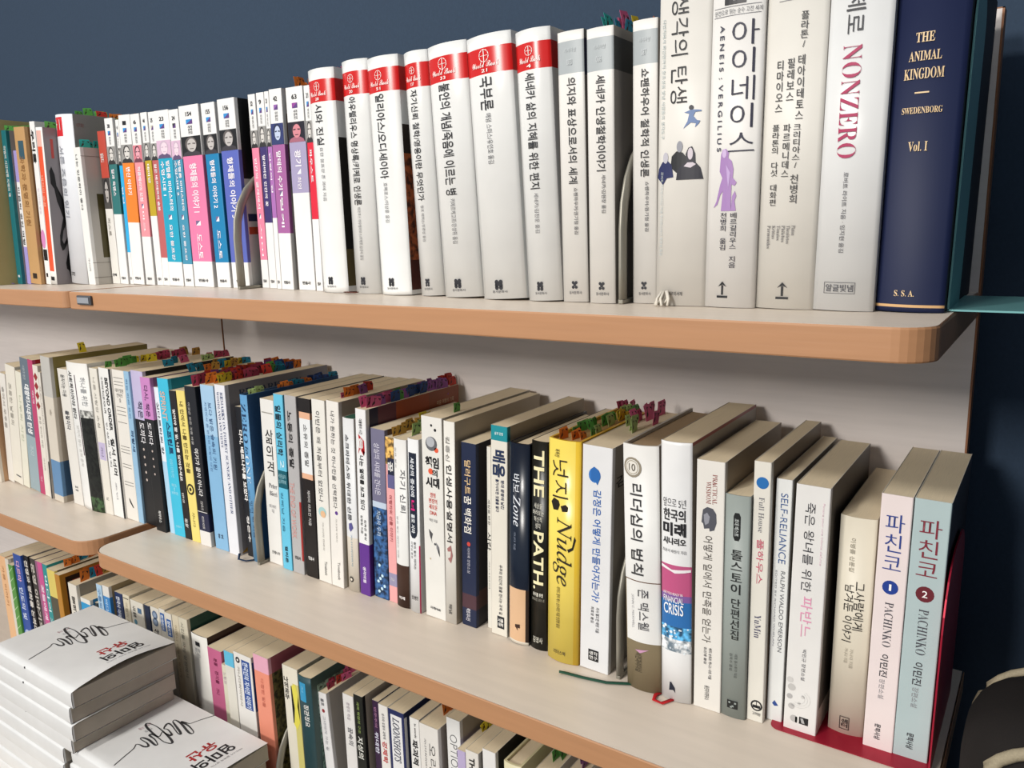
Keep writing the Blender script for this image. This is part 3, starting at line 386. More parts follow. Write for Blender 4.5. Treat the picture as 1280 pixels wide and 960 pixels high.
47581:(74,(1381,1350,4750,4781),(4075,4055,2055,2075),(4441,3139,2335,2027,2320,3115,4414,5615,6420,6727,6435,5639),(4436,5335,5932,6127,5923,5320,4419,3420,2823,2627,2832,3435),(6086,6043,6743,6763,7763,7768,6768,6786)),47588:(74,(1378,1333,4133,4178),(3472,3438,1938,1972),(4985,4917,5617,5652,6652,6614,7214,7286,6686,6658,5658,5685)),
47589:(74,(2339,2334,6534,6514,7114,7139),(1480,1448,4248,4280),(3575,3554,2054,2075),(5085,5044,5644,5662,6562,6543,7143,7186,6586,6568,5668,5685)),47672:(74,(4074,4037,2037,2074),(6386,6360,4660,4679,1379,1332,4632,4654,6354,6314,7014,7086)),47676:(74,(4074,4052,2052,2074),(6386,6366,4766,4780,1480,1446,4746,4761,6361,6333,7033,7086),(2438,2415,7215,7221,3021,3038)),
47691:(74,(4075,4054,2054,2075),(1481,1448,4748,4762,6362,6337,7037,7086,6386,6368,4768,4781),(4342,4339,4030,3123,1919,2214,3217,4123,4730,5323,6117,7214,7419,6223,5330,5039,5042)),47700:(74,(3472,3438,1938,1972),(6686,6614,7214,7286),(5185,5159,4159,4178,1378,1333,4133,4153,5153,5117,5717,5785)),
47749:(74,(4075,4054,2054,2075),(4641,3340,2535,2228,2520,3316,4614,5916,6720,7028,6735,5940),(4636,5535,6132,6428,6123,5520,4619,3720,3123,2928,3132,3735),(6369,6360,4760,4769),(1481,1448,4748,4755,6355,6343,7043,7086,6386,6374,4774,4781)),47784:(74,(6275,6251,2551,2575),(1880,1846,4046,4029,1029,1023,7623,7629,4629,4646,6846,6880)),
47924:(74,(1982,1954,6854,6882),(6177,6159,2559,2577),(1044,1039,4039,4014,4614,4639,7639,7644)),47928:(74,(1983,1957,6757,6783),(6177,6163,2563,2577),(1049,1044,4044,4029,4729,4744,7644,7649),(1936,1915,6915,6921,2521,2536)),47932:(74,(1984,1962,6762,6784),(6178,6167,2567,2578),(1820,1815,7015,7020,2520,2527,6727,6743,4643,4650,7650,7656,1056,1050,4050,4043,1843,1838,6138,6132,1832)),
48120:(74,(1479,1432,4832,4879),(4174,4137,2137,2174),(6386,6314,7014,7086)),48124:(74,(1480,1446,4846,4880),(4174,4152,2152,2174),(6386,6334,7034,7086),(2339,2316,7216,7222,3022,3039)),48148:(74,(1380,1331,4731,4780,4080,4061,2061,2080),(2056,4056,4037,2037),(5986,5914,6614,6652,7852,7858,6658,6686)),
48149:(74,(2039,2033,6033,6014,6714,6739),(1382,1347,4747,4782,4082,4070,2070,2082),(2065,4065,4053,2053),(6086,6042,6742,6762,7762,7767,6767,6786)),48152:(74,(1381,1345,4745,4781,4081,4069,2069,2081),(2064,4064,4050,2050),(6086,6033,6733,6759,7759,7764,6764,6786),(2238,2215,7015,7021,2821,2838)),
48156:(74,(1383,1352,4752,4783,4083,4073,2073,2083),(2068,4068,4057,2057),(6086,6049,6749,6765,7765,7771,6771,6786),(2120,2115,6915,6920,2720,2728,6728,6745,2145,2140,6040,6033,2133)),48157:(74,(1383,1351,4751,4783,4083,4072,2072,2083),(2067,4067,4056,2056),(4444,4438,6038,6014,6714,6744),(6086,6048,6748,6765,7765,7770,6770,6786),(1844,1838,3538,3532,1832,1815,2215,4716,4621,2420,2427,4127,4144)),
48176:(74,(1379,1332,4132,4179,3479,3462,1962,1979),(1956,3456,3437,1937),(4985,4917,5617,5652,6652,6614,7214,7286,6686,6658,5658,5685)),48177:(74,(1482,1448,4248,4282,3582,3570,2070,2082),(2065,3565,3553,2053),(2338,2333,6533,6514,7114,7138),(5085,5043,5643,5662,6562,6543,7143,7186,6586,6567,5667,5685)),
48197:(74,(1481,1447,4247,4281,3581,3570,2070,2081),(2064,3564,3553,2053),(4840,3539,2634,2327,2620,3515,4814,6015,6920,7227,6934,6039),(4835,5734,6331,6527,6323,5720,4819,3820,3223,3027,3231,3834),(5085,5044,5644,5661,6561,6542,7142,7186,6586,6567,5667,5685)),48260:(74,(2056,4056,4037,2037),(1380,1332,4632,4654,6354,6314,7014,7086,6386,6359,4659,4680,4080,4062,2062,2080)),
48264:(74,(2163,4063,4050,2150),(1481,1445,4745,4760,6360,6333,7033,7086,6386,6366,4766,4781,4081,4069,2169,2181),(2338,2315,7215,7221,3021,3038)),48277:(74,(2166,4066,4055,2155),(2443,2415,7015,7043,6343,6334,3034,3043),(3029,6329,6320,3020),(6386,6368,4768,4782,4082,4071,2171,2182,1482,1449,4749,4763,6363,6347,7047,7086)),
48288:(74,(1956,3556,3537,1937),(6686,6614,7214,7286),(5185,5159,4159,4179,3579,3561,1961,1979,1379,1332,4132,4153,5153,5117,5717,5785)),48320:(74,(2163,4063,4050,2150),(6367,6357,4757,4767),(1481,1445,4745,4752,6352,6333,7033,7086,6386,6373,4773,4781,4081,4069,2169,2181),(2338,2315,7215,7221,3021,3038)),
48324:(74,(2167,4067,4057,2157),(6371,6363,4763,4771),(1483,1451,4751,4758,6358,6348,7048,7086,6386,6376,4776,4783,4083,4072,2172,2183),(2320,2315,7315,7320,3020,3028,7028,7045,2345,2340,6340,6333,2333)),
48337:(74,(2165,4065,4053,2153),(4641,3339,2535,2227,2520,3316,4614,5916,6720,7027,6735,5939),(4636,5535,6132,6427,6123,5520,4619,3720,3123,2927,3132,3735),(4769,6369,6360,4760),(6386,6374,4774,4782,4082,4070,2170,2182,1482,1448,4748,4754,6354,6342,7042,7086)),48372:(74,(2563,6263,6249,2549),(1881,1844,4044,4028,1028,1023,7623,7628,4628,4644,6844,6881,6281,6268,2568,2581)),
48373:(74,(1836,1831,6131,6114,6814,6836),(2671,6171,6163,2663),(1984,1957,4057,4049,1049,1043,7643,7649,4649,4657,6757,6784,6184,6176,2676,2684)),48380:(74,(2673,6173,6166,2666),(1054,1049,7649,7654,4654,4661,6761,6785,6185,6178,2678,2685,1985,1961,4061,4054),(1820,1815,7015,7020,2520,2527,6727,6743,1843,1838,6138,6132,1832)),
48512:(74,(1983,1952,6852,6883,6183,6173,2573,2583),(2568,6168,6157,2557),(1043,1038,4038,4014,4614,4638,7638,7643)),48513:(74,(1984,1957,6757,6784,6184,6176,2676,2684),(2671,6171,6163,2663),(1837,1832,6132,6114,6814,6837,4637,4645,7645,7651,1051,1045,4045,4037)),
48516:(74,(1984,1955,6755,6784,6184,6175,2675,2684),(2670,6170,6160,2660),(1048,1043,4043,4029,4729,4743,7643,7648),(1935,1915,6915,6921,2521,2535)),48520:(74,(1985,1961,6761,6785,6185,6178,2678,2685),(2673,6173,6166,2666),(1820,1815,7015,7020,2520,2527,6727,6743,4643,4650,7650,7655,1055,1050,4050,4043,1843,1838,6138,6132,1832)),
48521:(74,(1985,1960,6760,6785,6185,6178,2678,2685),(2673,6173,6166,2666),(1742,1737,3537,3531,1831,1815,2215,3715,4716,4721,3720,2420,2426,4126,4142,4542,4537,6237,6214,6814,6842,4642,4649,7649,7655,1055,1049,4049,4042)),48652:(74,(1029,1023,7623,7629),(1881,1843,6843,6881,6281,6268,2568,2581),(2562,6262,6249,2549)),
48708:(74,(6386,6314,7014,7086),(1480,1431,4931,4980,4280,4261,2161,2180),(2156,4256,4237,2137)),48712:(74,(1481,1445,4845,4881,4181,4169,2169,2181),(2164,4164,4151,2151),(6386,6333,7033,7086),(2338,2315,7115,7121,2921,2938)),48716:(74,(6386,6348,7048,7086),(1483,1452,4852,4883,4183,4173,2173,2183),(2168,4168,4157,2157),(2320,2315,7215,7220,3020,3028,7028,7045,2345,2339,6339,6332,2332)),
48731:(74,(6386,6344,7044,7086),(1483,1451,4851,4883,4183,4172,2172,2183),(2167,4167,4156,2156),(4346,4339,2239,2234,4334,4027,3122,1919,2214,3216,4121,4727,5719,7214,7419,6222,5427,5034,7134,7139,5039,5046)),49324:(74,(2880,2867,2654,1942,935,1329,2439,3153,3840,4931,5336,4443,3754,3567,3580),(5986,5914,6614,6651,7851,7857,6657,6686)),
49328:(74,(2882,2873,2662,2054,1048,1443,2550,3261,3951,4944,5350,4355,3763,3573,3582),(6086,6033,6733,6758,7758,7764,6764,6786),(2238,2215,7015,7021,2821,2838)),49332:(74,(2884,2878,2668,2060,1054,1349,2556,3267,3857,4951,5256,4361,3769,3578,3584),(6086,6048,6748,6765,7765,7770,6770,6786),(2120,2115,6915,6920,2720,2728,6728,6745,2145,2140,6040,6033,2133)),
49334:(74,(4444,4414,6714,6744),(6139,6119,5019,5039),(2883,2877,2667,1959,1053,1348,2555,3266,3856,4950,5256,4361,3768,3578,3583),(6086,6048,6748,6765,7765,7770,6770,6786),(1720,1714,2114,4216,4121,2320,2327,3927,3944,1744,1739,3339,3332,1732)),
49345:(74,(4440,3139,2334,2027,2320,3115,4414,5615,6420,6727,6434,5639),(4435,5334,5931,6127,5923,5320,4419,3420,2823,2627,2831,3434),(2882,2875,2665,2056,1050,1445,2552,3163,3853,4947,5252,4357,3765,3574,3582),(6086,6042,6742,6762,7762,7767,6767,6786)),
49352:(74,(2679,2666,2453,1842,1034,1429,2338,2951,3439,4331,4736,3944,3454,3266,3279),(5085,5017,5617,5652,6652,6614,7214,7286,6686,6657,5657,5685)),49368:(74,(2440,2415,7115,7140),(6535,6520,3020,3035),(5085,5045,5645,5663,6563,6544,7144,7186,6586,6568,5668,5685),(2682,2672,2464,1956,1051,1446,2352,2962,3453,4348,4753,3958,3465,3272,3282)),
49373:(74,(4840,3538,2634,2327,2620,3515,4814,6015,6920,7227,6934,6038),(4835,5734,6331,6527,6323,5720,4819,3820,3223,3027,3231,3834),(2682,2672,2464,1956,1050,1445,2352,2961,3453,4347,4752,3957,3464,3272,3282),(5085,5044,5644,5661,6561,6541,7141,7186,6586,6567,5667,5685)),
49380:(74,(5986,5914,6614,6641,7841,7846,6646,6662,7862,7868,6668,6686),(2880,2867,2654,1942,934,1429,2439,3153,3840,4931,5336,4443,3754,3567,3580)),49436:(74,(6386,6362,4762,4756,6356,6314,7014,7086),(2980,2967,2754,2042,1034,1429,2539,3253,4040,5030,5436,4543,3854,3667,3680)),
49440:(74,(6386,6369,4869,4864,6364,6332,7032,7086),(2982,2973,2662,2053,1048,1442,2550,3261,3951,4944,5349,4355,3763,3573,3582),(2338,2315,7215,7221,3021,3038)),49444:(74,(6386,6373,4873,4868,6368,6349,7049,7086),(2420,2415,7315,7320,3020,3028,7028,7045,2345,2340,6340,6333,2433),(2884,2877,2667,2059,1054,1449,2555,3266,3957,4950,5356,4361,3768,3577,3584)),
49453:(74,(2443,2415,7015,7043,6343,6334,3034,3043),(3029,6329,6320,3020),(4872,4867,6367,6346,7046,7086,6386,6372),(2883,2876,2666,2058,1052,1447,2554,3264,3955,4948,5354,4359,3766,3575,3583)),
49455:(74,(4871,4866,6366,6336,7036,7086,6386,6371),(4341,4339,4030,3123,1919,2114,3217,4122,4730,5322,6117,7214,7419,6223,5430,5039,5041),(2883,2875,2664,2056,1050,1445,2552,3263,3953,4947,5252,4357,3765,3575,3583)),
49457:(74,(4641,3340,2535,2228,2520,3316,4614,5916,6720,7028,6735,5940),(4636,5535,6132,6428,6123,5520,4619,3720,3123,2928,3132,3735),(2982,2975,2664,2056,1050,1445,2552,3263,3953,4947,5352,4457,3765,3575,3582),(4871,4865,6365,6343,7043,7086,6386,6371)),
49464:(74,(6686,6614,7214,7286),(5185,5160,3960,3955,5155,5117,5717,5785),(2579,2566,2453,1842,1034,1429,2338,2951,3439,4331,4736,3944,3454,3266,3279)),49528:(74,(6586,6547,7147,7186),(5185,5177,4177,4172,5172,5166,4166,4161,5161,5148,5748,5785),(2420,2415,7415,7420,3020,3027,7127,7144,2444,2439,6539,6532,2432),(2583,2575,2467,1859,1053,1448,2355,2864,3455,4249,4654,3859,3367,3275,3283)),
49548:(74,(4046,4029,1029,1023,7623,7629,4629,4646),(3981,3976,3767,3160,2254,1351,1645,2749,3656,4365,5056,5949,7045,7351,6354,5560,4967,4676,4681)),49549:(74,(1837,1832,6132,6114,6814,6837),(4061,4050,1050,1044,7644,7650,4650,4661),(4085,4082,3673,2766,1462,1757,2860,3766,4373,4966,5960,6957,7262,5966,5073,4682,4685)),
49552:(74,(1936,1915,6815,6821,2521,2536),(4060,4047,1047,1042,7642,7647,4647,4660),(4084,4081,3672,2764,1560,1755,2858,3764,4372,4964,5858,6955,7160,5964,5072,4681,4684)),49660:(74,(1028,1023,7623,7628,5828,5845,5245,5228,3528,3545,2845,2828),(3981,3976,3767,3160,2255,1352,1646,2750,3657,4366,5057,5950,7046,7352,6355,5560,4967,4676,4681)),
49688:(74,(4084,4080,3670,2663,1459,1653,2757,3762,4370,5062,5957,7053,7359,6063,5070,4780,4784),(1045,1040,4040,4014,4614,4640,7640,7645)),49689:(74,(4085,4082,3673,2767,1463,1758,2761,3766,4373,5066,5961,7058,7263,6067,5073,4682,4685),(1837,1832,6132,6114,6814,6837,4637,4646,7646,7652,1052,1046,4046,4037)),
49692:(74,(4084,4081,3672,2765,1461,1755,2859,3764,4372,4964,5959,6956,7261,6065,5072,4681,4684),(1049,1044,4044,4029,4729,4744,7644,7649),(1936,1915,6915,6921,2521,2536)),49696:(74,(4086,4083,3675,2669,1466,1661,2763,3768,4375,5068,5963,7061,7266,6069,5075,4683,4686),(1820,1815,7015,7020,2520,2527,6727,6744,4644,4651,7651,7656,1056,1051,4051,4044,1844,1838,6138,6132,1832)),
49707:(74,(1053,1048,4048,4040,4640,4648,7648,7653),(4036,4034,3627,2722,1519,1714,2816,3721,4326,4921,5816,6914,7119,5922,5027,4634,4636),(4085,4082,3674,2767,1464,1658,2761,3766,4374,5067,5961,7058,7264,6067,5074,4682,4685)),
49714:(74,(1053,1047,4047,4039,1839,1834,2934,2920,1720,1715,6915,6920,5820,5834,6934,6939,4639,4647,7647,7653),(3534,5134,5120,3520),(4085,4082,3674,2767,1463,1758,2761,3766,4374,5066,5961,7058,7263,6067,5074,4682,4685)),49800:(74,(1045,1039,2739,2713,3413,3439,5339,5313,5913,5939,7639,7645),(4084,4080,3772,3266,2361,1458,1653,2756,3762,4370,5062,5956,7053,7258,6062,5070,4780,4784)),
49828:(74,(1029,1024,7624,7629),(3981,3976,3767,3159,2353,1350,1644,2749,3656,4365,4956,5948,7044,7350,6353,5559,4967,4676,4681)),49832:(74,(1049,1043,7643,7649),(1936,1915,6815,6821,2521,2536),(4084,4081,3671,2764,1460,1755,2858,3764,4372,4964,5958,6955,7260,6064,5071,4681,4684)),
49836:(74,(1056,1050,7650,7656),(4086,4083,3675,2669,1465,1660,2763,3768,4375,5068,5963,7060,7265,6069,5075,4683,4686),(1820,1815,7015,7020,2520,2527,6727,6744,1844,1839,6139,6132,1832)),49884:(74,(6386,6314,7014,7086),(2980,2967,2754,2042,1034,1429,2235,2843,3353,4039,5130,5536,4643,3954,3667,3680)),
49885:(74,(2139,2134,6334,6314,7014,7039),(6386,6343,7043,7086),(2983,2976,2765,2157,1151,1446,2653,3364,4054,5147,5452,4558,3866,3676,3683)),49888:(74,(6386,6333,7033,7086),(2338,2315,7215,7221,3021,3038),(2982,2975,2764,2155,1149,1543,2651,3363,4052,5045,5450,4456,3864,3675,3682)),
49892:(74,(6386,6349,7049,7086),(2320,2315,7215,7220,3020,3028,7028,7045,2345,2340,6340,6333,2333),(2984,2979,2769,2060,1155,1449,2556,3367,4057,5151,5456,4561,3869,3679,3684)),49900:(74,(6386,6345,7045,7086),(2341,2315,7015,7041),(6336,6320,2920,2936),(2983,2976,2766,2158,1152,1447,2554,3365,4055,5148,5453,4559,3867,3676,3683)),
49901:(74,(6386,6347,7047,7086),(2344,2315,7015,7044,6344,6335,3035,3044),(3030,6330,6320,3020),(2984,2977,2767,2059,1153,1448,2555,3366,4056,5149,5455,4560,3868,3677,3684)),49903:(74,(6386,6338,7038,7086),(4341,4339,3930,3123,1819,2114,3217,4022,4630,5223,6117,7114,7419,6223,5330,5039,5041),(2983,2976,2765,2156,1150,1445,2653,3364,4054,5147,5452,4558,3866,3676,3683)),
50493:(74,(6486,6442,7042,7086),(4641,3339,2435,2128,2420,3316,4614,5916,6820,7128,6835,5939),(4636,5635,6232,6428,6223,5620,4619,3620,3023,2828,3032,3635),(4182,4175,4065,3455,2965,2775,2782,2182,2175,2067,1659,1052,1448,2054,2462,2854,3447,4154,4462,4854,5548,5952,5259,4967,4775,4782)),
50500:(74,(3081,2279,1774,1366,1155,1345,1737,2232,3030,3732,4337,4645,4855,4666,4374,3779),(3075,3672,4066,4155,4045,3638,3036,2338,1945,1855,1966,2372),(5986,5914,6614,6652,7852,7857,6657,6686)),
50504:(74,(3181,2179,1472,1263,1454,2148,3145,4048,4754,4963,4772,4079),(3175,3774,4169,4363,4157,3753,3151,2453,2057,1863,2069,2474),(6086,6033,6733,6759,7759,7764,6764,6786),(2238,2215,7015,7021,2821,2838)),
50506:(74,(3082,2180,1474,1265,1457,2151,3049,4051,4757,4965,4774,4080),(3077,3775,4171,4365,4160,3756,3054,2456,2060,1865,2071,2475),(5634,4933,4430,4224,4419,4915,5614,6215,6719,6924,6730,6233),(5630,6128,6324,6120,5619,5020,4824,5028),(6086,6050,6750,6764,7764,7770,6770,6786),(1842,1816,2116,3016,4018,3924,2421,2442),(5248,5242,3742,3737,7437,7442,5942,5948)),
50508:(74,(3084,2181,1476,1267,1459,2153,3051,4053,4759,4967,4776,4081),(3078,3777,4173,4367,4162,3758,3057,2458,2062,1867,2073,2477),(6086,6049,6749,6765,7765,7771,6771,6786),(2120,2115,6915,6920,2720,2728,6728,6746,2146,2141,6041,6033,2133)),
50520:(74,(3182,2180,1474,1265,1456,2150,3148,4050,4756,4965,4774,4080),(3176,3775,4171,4365,4159,3755,3153,2455,2059,1865,2071,2475),(6086,6045,6745,6763,7763,7769,6769,6786),(5442,5438,5229,4421,3728,3438,3442,2842,2838,2631,2124,1320,1715,2520,3128,3620,4414,5320,5828,6320,7215,7520,6824,6330,6138,6142)),
50526:(74,(3182,2180,1474,1265,1456,2150,3148,4050,4756,4965,4774,4080),(3176,3775,4171,4365,4159,3755,3154,2455,2059,1865,2071,2475),(6086,6045,6745,6763,7763,7768,6768,6786),(2020,2015,6915,6920,5820,5836,6836,6841,2041,2036,3036,3020),(3736,5236,5220,3720)),
50528:(74,(2780,2078,1573,1265,1155,1244,1537,2031,2730,3331,3837,4144,4255,4165,3873,3378),(2774,3272,3565,3655,3545,3238,2736,2238,1945,1755,1965,2272),(4985,4917,5617,5652,6652,6614,7214,7286,6686,6658,5658,5685)),
50556:(74,(3081,2279,1774,1366,1155,1345,1737,2232,3030,3732,4337,4645,4855,4666,4374,3779),(3075,3672,4066,4155,4045,3638,3036,2338,1945,1855,1966,2372),(5986,5914,6614,6641,7841,7846,6646,6662,7862,7868,6668,6686)),
50612:(74,(3075,3672,4066,4155,4045,3638,3036,2438,1945,1855,1966,2472),(6386,6359,4859,4570,3878,3081,2279,1774,1366,1255,1345,1737,2232,3030,3732,4236,4644,4853,6353,6314,7014,7086)),50616:(74,(3076,3674,4170,4264,4157,3653,3051,2453,1957,1864,1970,2474),(3081,2179,1473,1264,1454,2148,3046,3948,4553,4861,6361,6333,7033,7086,6386,6366,4966,4574,3979),(2438,2415,7215,7221,3021,3038)),
50619:(74,(3077,3675,4171,4265,4159,3655,3054,2455,1959,1865,1971,2475),(2320,2315,7115,7120,3020,3035,7035,7041,2341),(3082,2180,1474,1265,1456,2150,3048,3950,4555,4962,6362,6345,7045,7086,6386,6368,4868,4575,3980)),
50628:(74,(3076,3675,4171,4265,4159,3655,3053,2455,1959,1865,1971,2475),(2341,2315,7015,7041),(6336,6320,3020,3036),(6386,6368,4868,4575,3980,3082,2180,1474,1265,1456,2150,3048,3950,4555,4962,6362,6345,7045,7086)),
50629:(74,(3077,3676,4172,4266,4160,3656,3055,2456,1960,1866,1972,2476),(2444,2415,7015,7044,6344,6335,3035,3044),(3029,6329,6320,3020),(6386,6369,4869,4576,3981,3083,2081,1475,1266,1457,2051,3049,3951,4556,4963,6363,6347,7047,7086)),
50630:(74,(1944,1915,4415,4444,3844,3835,2535,2544),(2530,3830,3820,2520),(3077,3676,4172,4266,4161,3657,3055,2457,1961,1866,1972,2476),(5844,5838,5631,5224,4519,4814,5620,6128,6620,7414,7719,7024,6631,6438,6444),(6386,6369,4869,4576,3981,3083,2081,1475,1266,1458,2052,3050,3951,4556,4964,6364,6348,7048,7086)),
50631:(74,(3076,3674,4170,4264,4158,3653,3052,2453,1958,1864,1970,2474),(3081,2179,1473,1264,1455,2149,3046,3948,4553,4861,6361,6337,7037,7086,6386,6366,4966,4574,3979),(4342,4339,4030,3123,1919,2214,3217,4123,4730,5323,6117,7214,7419,6223,5330,5039,5042)),
50632:(74,(3076,3675,4171,4265,4159,3655,3054,2455,2059,1865,2071,2475),(5642,5638,5329,4521,3828,3538,3542,2942,2938,2731,2224,1420,1815,2620,3228,3720,4514,5420,5928,6420,7315,7720,6924,6430,6238,6242),(6386,6368,4868,4575,3980,3082,2180,1474,1265,1456,2150,3048,3950,4555,4863,6363,6345,7045,7086)),
50640:(74,(6686,6614,7214,7286),(2774,3272,3565,3655,3545,3238,2736,2238,1945,1755,1965,2272),(2780,2078,1573,1265,1155,1244,1537,2031,2730,3532,4040,4253,5153,5117,5717,5785,5185,5158,4258,4070,3477)),
50659:(74,(6586,6537,7137,7186),(2876,3374,3770,3864,3758,3354,2852,2254,1858,1764,1870,2274),(2881,1979,1373,1164,1355,1949,2847,3548,4154,4461,5161,5144,5844,5885,5185,5167,4467,4174,3579),(4441,4438,4130,3223,2019,2214,3217,4122,4729,5322,6217,7314,7519,6323,5430,5138,5141)),
50668:(74,(3075,3672,4066,4155,4045,3638,3036,2438,1945,1855,1966,2472),(4765,6365,6347,4747,4855),(6386,6370,4570,3978,3081,2279,1774,1366,1255,1345,1737,2232,3030,3631,4135,4542,6342,6314,7014,7086)),
50672:(74,(3076,3674,4170,4263,4157,3653,3051,2453,1957,1863,1970,2474),(6369,6358,4858,4963,4869),(3082,2179,1473,1263,1454,2148,3045,3947,4552,6352,6333,7033,7086,6386,6375,4575,3980),(2438,2415,7215,7221,3021,3038)),
50676:(74,(3078,3677,4173,4267,4161,3658,3056,2458,1961,1867,1973,2477),(4872,6372,6362,4862,4967),(6386,6377,4577,3982,3084,2182,1476,1267,1459,2153,3051,3952,4557,6357,6349,7049,7086),(2320,2315,7315,7320,3020,3028,7028,7045,2345,2340,6340,6333,2333)),
50689:(74,(3076,3675,4171,4265,4159,3655,3053,2455,1959,1865,1971,2475),(4642,3340,2535,2228,2520,3316,4614,5916,6720,7028,6735,5940),(4636,5635,6232,6428,6223,5620,4619,3720,3123,2828,3132,3735),(4870,6370,6359,4859,4965),(6386,6376,4576,3880,3082,2180,1474,1265,1456,2150,3047,3849,4554,6354,6343,7043,7086)),
50696:(74,(6686,6614,7214,7286),(2774,3272,3565,3655,3545,3238,2736,2238,1945,1755,1965,2272),(5163,5147,4247,4255,4263),(2780,2078,1573,1265,1155,1244,1537,2031,2730,3533,4041,5141,5117,5817,5885,5185,5169,4069,3775,3279)),
50724:(74,(4376,5374,6070,6362,6055,5350,4349,3350,2655,2362,2670,3374),(1029,1023,7623,7629,4629,4644,5645,6349,6855,6962,6770,6276,5480,4381,3380,2476,1970,1762,1855,2349,3045,4044,4029)),50725:(74,(4379,5378,5975,6270,5966,5363,4362,3363,2766,2470,2775,3378),(1837,1832,6132,6114,6814,6837),(1049,1044,7644,7649,4649,4656,5859,6663,6870,6578,5783,4384,3083,2178,1870,2063,2859,4056,4049)),
50728:(74,(4379,5378,5974,6270,5965,5362,4361,3362,2765,2470,2774,3378),(4384,3082,2177,1870,2062,2857,4055,4048,1048,1042,7642,7648,4648,4655,5857,6662,6870,6577,5782),(1936,1915,6815,6821,2521,2536)),
50734:(74,(4543,4515,6815,6843),(6338,6320,5120,5138),(4380,5379,5977,6272,5968,5366,4365,3366,2768,2472,2777,3379),(4385,2984,2179,1872,2066,2862,4060,4054,1054,1049,7649,7654,4654,4660,5862,6666,6872,6579,5784),(1820,1815,2115,4316,4221,2420,2427,4027,4043,1743,1738,3438,3432,1832)),
50752:(74,(3276,3974,4370,4564,4358,3954,3253,2554,2158,1964,2170,2574),(1129,3230,5532,5537,3535,3548,4451,4956,5164,4973,4279,3281,2279,1573,1364,1556,2051,2948,2935,1035),(5986,5914,6614,6651,7751,7756,6656,6686)),
50760:(74,(3280,4178,4472,4166,3264,2466,2172,2478),(3285,2383,1779,1472,1666,2161,2959,2953,1053,1148,3248,5651,5555,3654,3659,4361,4866,5072,4879,4283),(6086,6046,6646,6663,7763,7769,6669,6686),(2020,2015,6915,6920,2720,2727,6627,6643,2043,2038,6038,6032,2032)),
50773:(74,(4339,3138,2233,2027,2220,3115,4314,5615,6420,6727,6433,5638),(4334,5233,5831,6027,5823,5220,4319,3420,2823,2627,2831,3433),(3278,3877,4275,4470,4266,3863,3262,2663,2266,2170,2275,2677),(6086,6040,6640,6660,7760,7766,6666,6686),(3283,2382,1777,1470,1664,2159,2957,2950,1050,1145,3245,5648,5552,3651,3657,4359,4864,5070,4877,4282)),
50780:(74,(2874,3373,3769,3864,3759,3355,2854,2355,1959,1864,1969,2373),(2879,2077,1472,1264,1357,1851,2549,2536,1036,1031,2831,4733,4738,3137,3149,3851,4357,4564,4272,3777),(5085,5018,5618,5651,6551,6514,7114,7186,6586,6556,5656,5685)),
50836:(74,(4376,5375,6070,6363,6056,5351,4350,3351,2656,2363,2670,3375),(4382,3280,2477,1971,1763,1954,2648,2629,1029,1023,7623,7629,6029,6048,6754,6963,6771,6277,5480),(3329,3346,4344,5346,5329)),
50857:(74,(4340,3038,2134,1827,2120,3015,4314,5615,6520,6827,6534,5638),(4334,5333,5931,6127,5923,5320,4319,3320,2723,2527,2731,3333),(4380,5379,5976,6271,5967,5364,4363,3364,2767,2471,2776,3379),(4385,2983,2179,1871,2065,2661,2650,1050,1045,7645,7650,6050,6061,6665,6871,6579,5783),(3350,3359,4358,5359,5350)),
50864:(74,(4383,3382,2579,2074,1867,2061,2556,3353,4352,5353,6156,6661,6867,6674,6179,5382),(4378,5377,5973,6267,5962,5358,4357,3358,2762,2467,2773,3377),(1045,1039,4039,4014,4614,4639,7639,7645)),
50868:(74,(4384,3083,2178,1870,2162,3057,4355,5657,6562,6870,6578,5683),(4379,5378,5975,6170,5965,5362,4361,3362,2765,2570,2775,3378),(1049,1044,4044,4029,4729,4744,7644,7649),(1936,1915,6915,6921,2521,2536)),
50872:(74,(4385,2984,2180,1873,2166,2962,4360,5762,6566,6873,6580,5784),(4380,5379,5977,6273,5969,5366,4365,3366,2769,2473,2777,3379),(1820,1815,7015,7020,2520,2527,6727,6743,4643,4650,7650,7656,1056,1050,4050,4043,1843,1838,6138,6132,1832)),
50880:(74,(4385,3083,2179,1871,2164,3059,4358,5759,6564,6871,6579,5783),(4380,5379,5976,6271,5967,5364,4363,3364,2767,2471,2776,3379),(6133,6120,2520,2533),(1052,1047,4047,4039,1839,1815,6815,6839,4639,4647,7647,7652)),
50885:(74,(4335,5334,5931,6127,5923,5320,4319,3320,2723,2527,2731,3334),(4385,3083,2178,1871,2164,3059,4357,5759,6564,6871,6578,5783),(4379,5378,5976,6271,5966,5364,4363,3364,2766,2471,2776,3378),(1052,1046,4046,4040,2838,2133,1827,2120,3015,4314,5615,6520,6827,6533,5838,4640,4646,7646,7652)),
50892:(74,(3483,2481,1876,1668,1861,2456,3454,4356,4961,5268,4976,4381),(3477,4076,4473,4668,4464,4060,3459,2760,2364,2268,2373,2776),(1142,3043,3016,3716,3743,5845,5850,3348,1048),(4737,4732,6332,6314,7014,7086,6386,6337)),
50896:(74,(3483,2482,1877,1671,1864,2460,3458,4360,4964,5171,4977,4382),(3478,4276,4571,4265,3463,2565,2271,2576),(1147,3148,3134,3834,3848,5750,5755,3353,1053),(4843,4839,6339,6331,7031,7086,6386,6343),(2036,2015,7115,7121,2721,2736)),
50920:(74,(2982,2180,1575,1368,1561,2157,2955,3757,4261,4468,4275,3780),(2976,3674,3868,3662,2960,2262,1968,2274),(6586,6514,7214,7286),(3839,3834,5234,5218,5818,5885,5285,5239),(1044,2544,2520,3120,3144,4846,4751,2850,949)),
